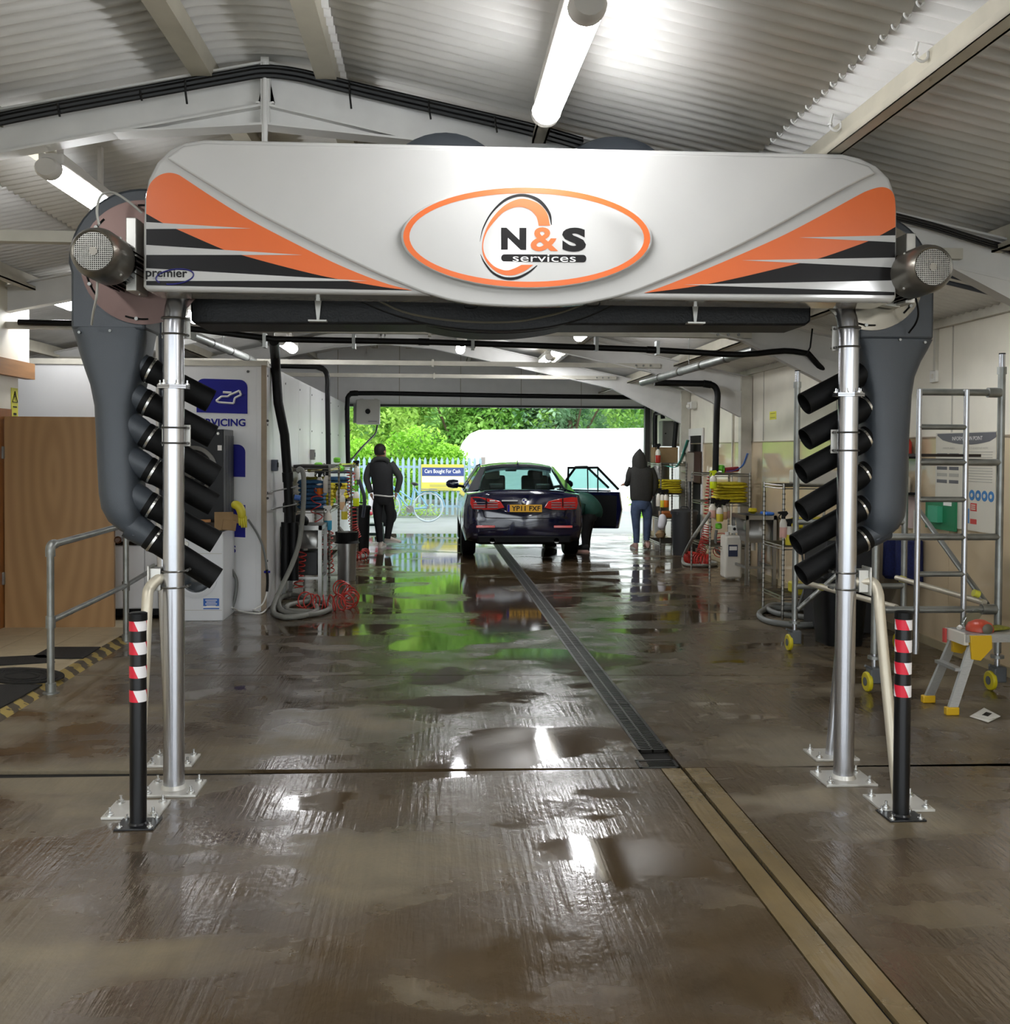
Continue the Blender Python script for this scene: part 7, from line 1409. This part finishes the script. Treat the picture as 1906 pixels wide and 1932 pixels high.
# trees and shrubs
def leafmat(name, c1, c2, tr_=.45):
    m = bpy.data.materials.new(name); m.use_nodes = True; N = m.node_tree.nodes; L = m.node_tree.links; b = N['Principled BSDF']; out = N['Material Output']
    g = N.new('ShaderNodeNewGeometry'); nz = N.new('ShaderNodeTexNoise'); nz.inputs['Scale'].default_value = 1.3; nz.inputs['Detail'].default_value = 4; L.new(g.outputs['Position'], nz.inputs['Vector'])
    wn = N.new('ShaderNodeTexWhiteNoise'); L.new(g.outputs['Position'], wn.inputs[0])
    ad = N.new('ShaderNodeMath'); ad.operation = 'MULTIPLY_ADD'; ad.inputs[1].default_value = 1.0; ad.inputs[2].default_value = 0.0; L.new(nz.outputs[0], ad.inputs[0])
    cr = N.new('ShaderNodeValToRGB'); cr.color_ramp.elements[0].position = .35; cr.color_ramp.elements[1].position = .65; cr.color_ramp.elements[0].color = lin(c1); cr.color_ramp.elements[1].color = lin(c2); L.new(ad.outputs[0], cr.inputs[0])
    L.new(cr.outputs[0], b.inputs['Base Color']); b.inputs['Roughness'].default_value = .5
    tl_ = N.new('ShaderNodeBsdfTranslucent'); L.new(cr.outputs[0], tl_.inputs[0]); mx = N.new('ShaderNodeMixShader'); mx.inputs[0].default_value = tr_; L.new(b.outputs[0], mx.inputs[1]); L.new(tl_.outputs[0], mx.inputs[2]); L.new(mx.outputs[0], out.inputs[0]); return m
lm = [leafmat('leaf_bright', '8fb84a', 'c4e27c'), leafmat('leaf_mid', '74ab4c', 'b0d874'), leafmat('leaf_cool', '74a078', 'b4d4ae'), leafmat('leaf_ivy', '7cb838', 'b4e05a')]
bk_ = MB(); bk_.ext([Vector((-45, 34, -.05)), Vector((-45, 36, 3.0)), Vector((-45, 42, 8.0)), Vector((-45, 43, -.05))], (90, 0, 0)); tag(bk_.build('ground_bank', mat('green_bank', '4f8030', .9, var=.5, vs=1.5, bump=.5, bs=8)), kind='structure')
bark = mat('bark', '6a5a48', .9, var=.3)
def tree(c, rx, ry, rzz, zc, n, m, label, name='leafy_tree', s0=.18, trunk=True):
    t = thing(name, label, 'tree' if trunk else 'shrub', (c[0], c[1], 0), 'trees and shrubs beyond the yard'); rnd = random.Random(hash((round(c[0]*10), round(c[1]*10))) & 0xffff); vs = []; fs = []
    blobs = [(rnd.uniform(-.6, .6), rnd.uniform(-.6, .6), rnd.uniform(-.7, .7), rnd.uniform(.35, .6)) for _ in range(14)]
    for i in range(n):
        b_ = blobs[i % 14]; d = Vector((rnd.gauss(0, 1), rnd.gauss(0, 1), rnd.gauss(0, 1))).normalized()*(rnd.uniform(.5, 1)**.5*b_[3])
        p = Vector((c[0]+(b_[0]+d.x)*rx, c[1]+(b_[1]+d.y)*ry, zc+(b_[2]+d.z)*rzz)); p.z = max(p.z, .05)
        s = s0*rnd.uniform(.6, 1.3); e = Euler((rnd.uniform(-1, 1), rnd.uniform(-1, 1), rnd.uniform(0, 6.28))).to_matrix(); k = len(vs)
        vs += [p+e @ Vector(q) for q in ((-s*.5, 0, 0), (0, -s*.28, s*.06), (s*.55, 0, 0), (0, s*.28, s*.06))]; fs.append((k, k+1, k+2, k+3))
    me = bpy.data.meshes.new('foliage'); me.from_pydata([v-Vector((c[0], c[1], 0)) for v in vs], [], fs); me.materials.append(m); o = link(me, 'foliage', t); o['kind'] = 'stuff'
    if trunk:
        MB().tube(smooth([(c[0], c[1], 0), (c[0]+.1, c[1], zc*.4), (c[0]-.05, c[1]+.1, zc)], 4), [.16, .155, .15, .145, .14, .13, .11, .09, .06], 10).build('trunk', bark, t)
        for k in range(5): a = 2*math.pi*k/5; MB().tube([(c[0], c[1], zc*.45), (c[0]+math.cos(a)*rx*.4, c[1]+math.sin(a)*ry*.3, zc+rzz*.2)], [.06, .02], 6).build('branch', bark, t)
    return t
tree((-7.5, 31.5), 3.2, 2.0, 3.6, 3.0, 24000, lm[0], 'bright green leafy tree far left of the yard behind the fence')
tree((-3.2, 31), 3.2, 2.0, 3.6, 3.0, 24000, lm[0], 'bright yellow green tree behind the fence above the white inverter box')
tree((.6, 32), 3.0, 2.0, 3.4, 3.0, 24000, lm[1], 'mid green tree behind the fence above the bicycle')
tree((4.2, 32.5), 3.2, 2.0, 3.4, 3.0, 24000, lm[2], 'cool grey green tree showing above the white trailer')
tree((8.4, 32.5), 3.4, 2.0, 3.4, 3.0, 24000, lm[1], 'leafy green tree behind the right end of the white trailer')
tree((12.8, 32.5), 3.2, 2.0, 3.4, 3.0, 24000, lm[0], 'bright green tree far right of the yard')
tree((-.35, 26.6), 1.1, .5, .9, 1.35, 5200, lm[3], 'vivid green ivy mass climbing above the fence beside the trailer', 'ivy_mass', .12, False)
tree((-2.5, 26.4), 1.3, .45, .95, 1.0, 5200, lm[3], 'green ivy bank over the fence behind the walking man', 'ivy_bank', .12, False)
tree((5.2, 24.4), .9, .35, .42, .32, 1800, lm[3], 'low green weeds growing at the yard edge near the hooded person', 'weed_clump', .08, False)
tree((1.4, 24.9), .8, .25, .42, .35, 1500, lm[0], 'weeds growing up at the foot of the fence beside the car', 'weed_clump', .08, False)
tree((-1.0, 24.8), 1.2, .2, .25, .2, 900, lm[0], 'grass tufts along the foot of the fence behind the bicycle', 'weed_clump', .07, False)
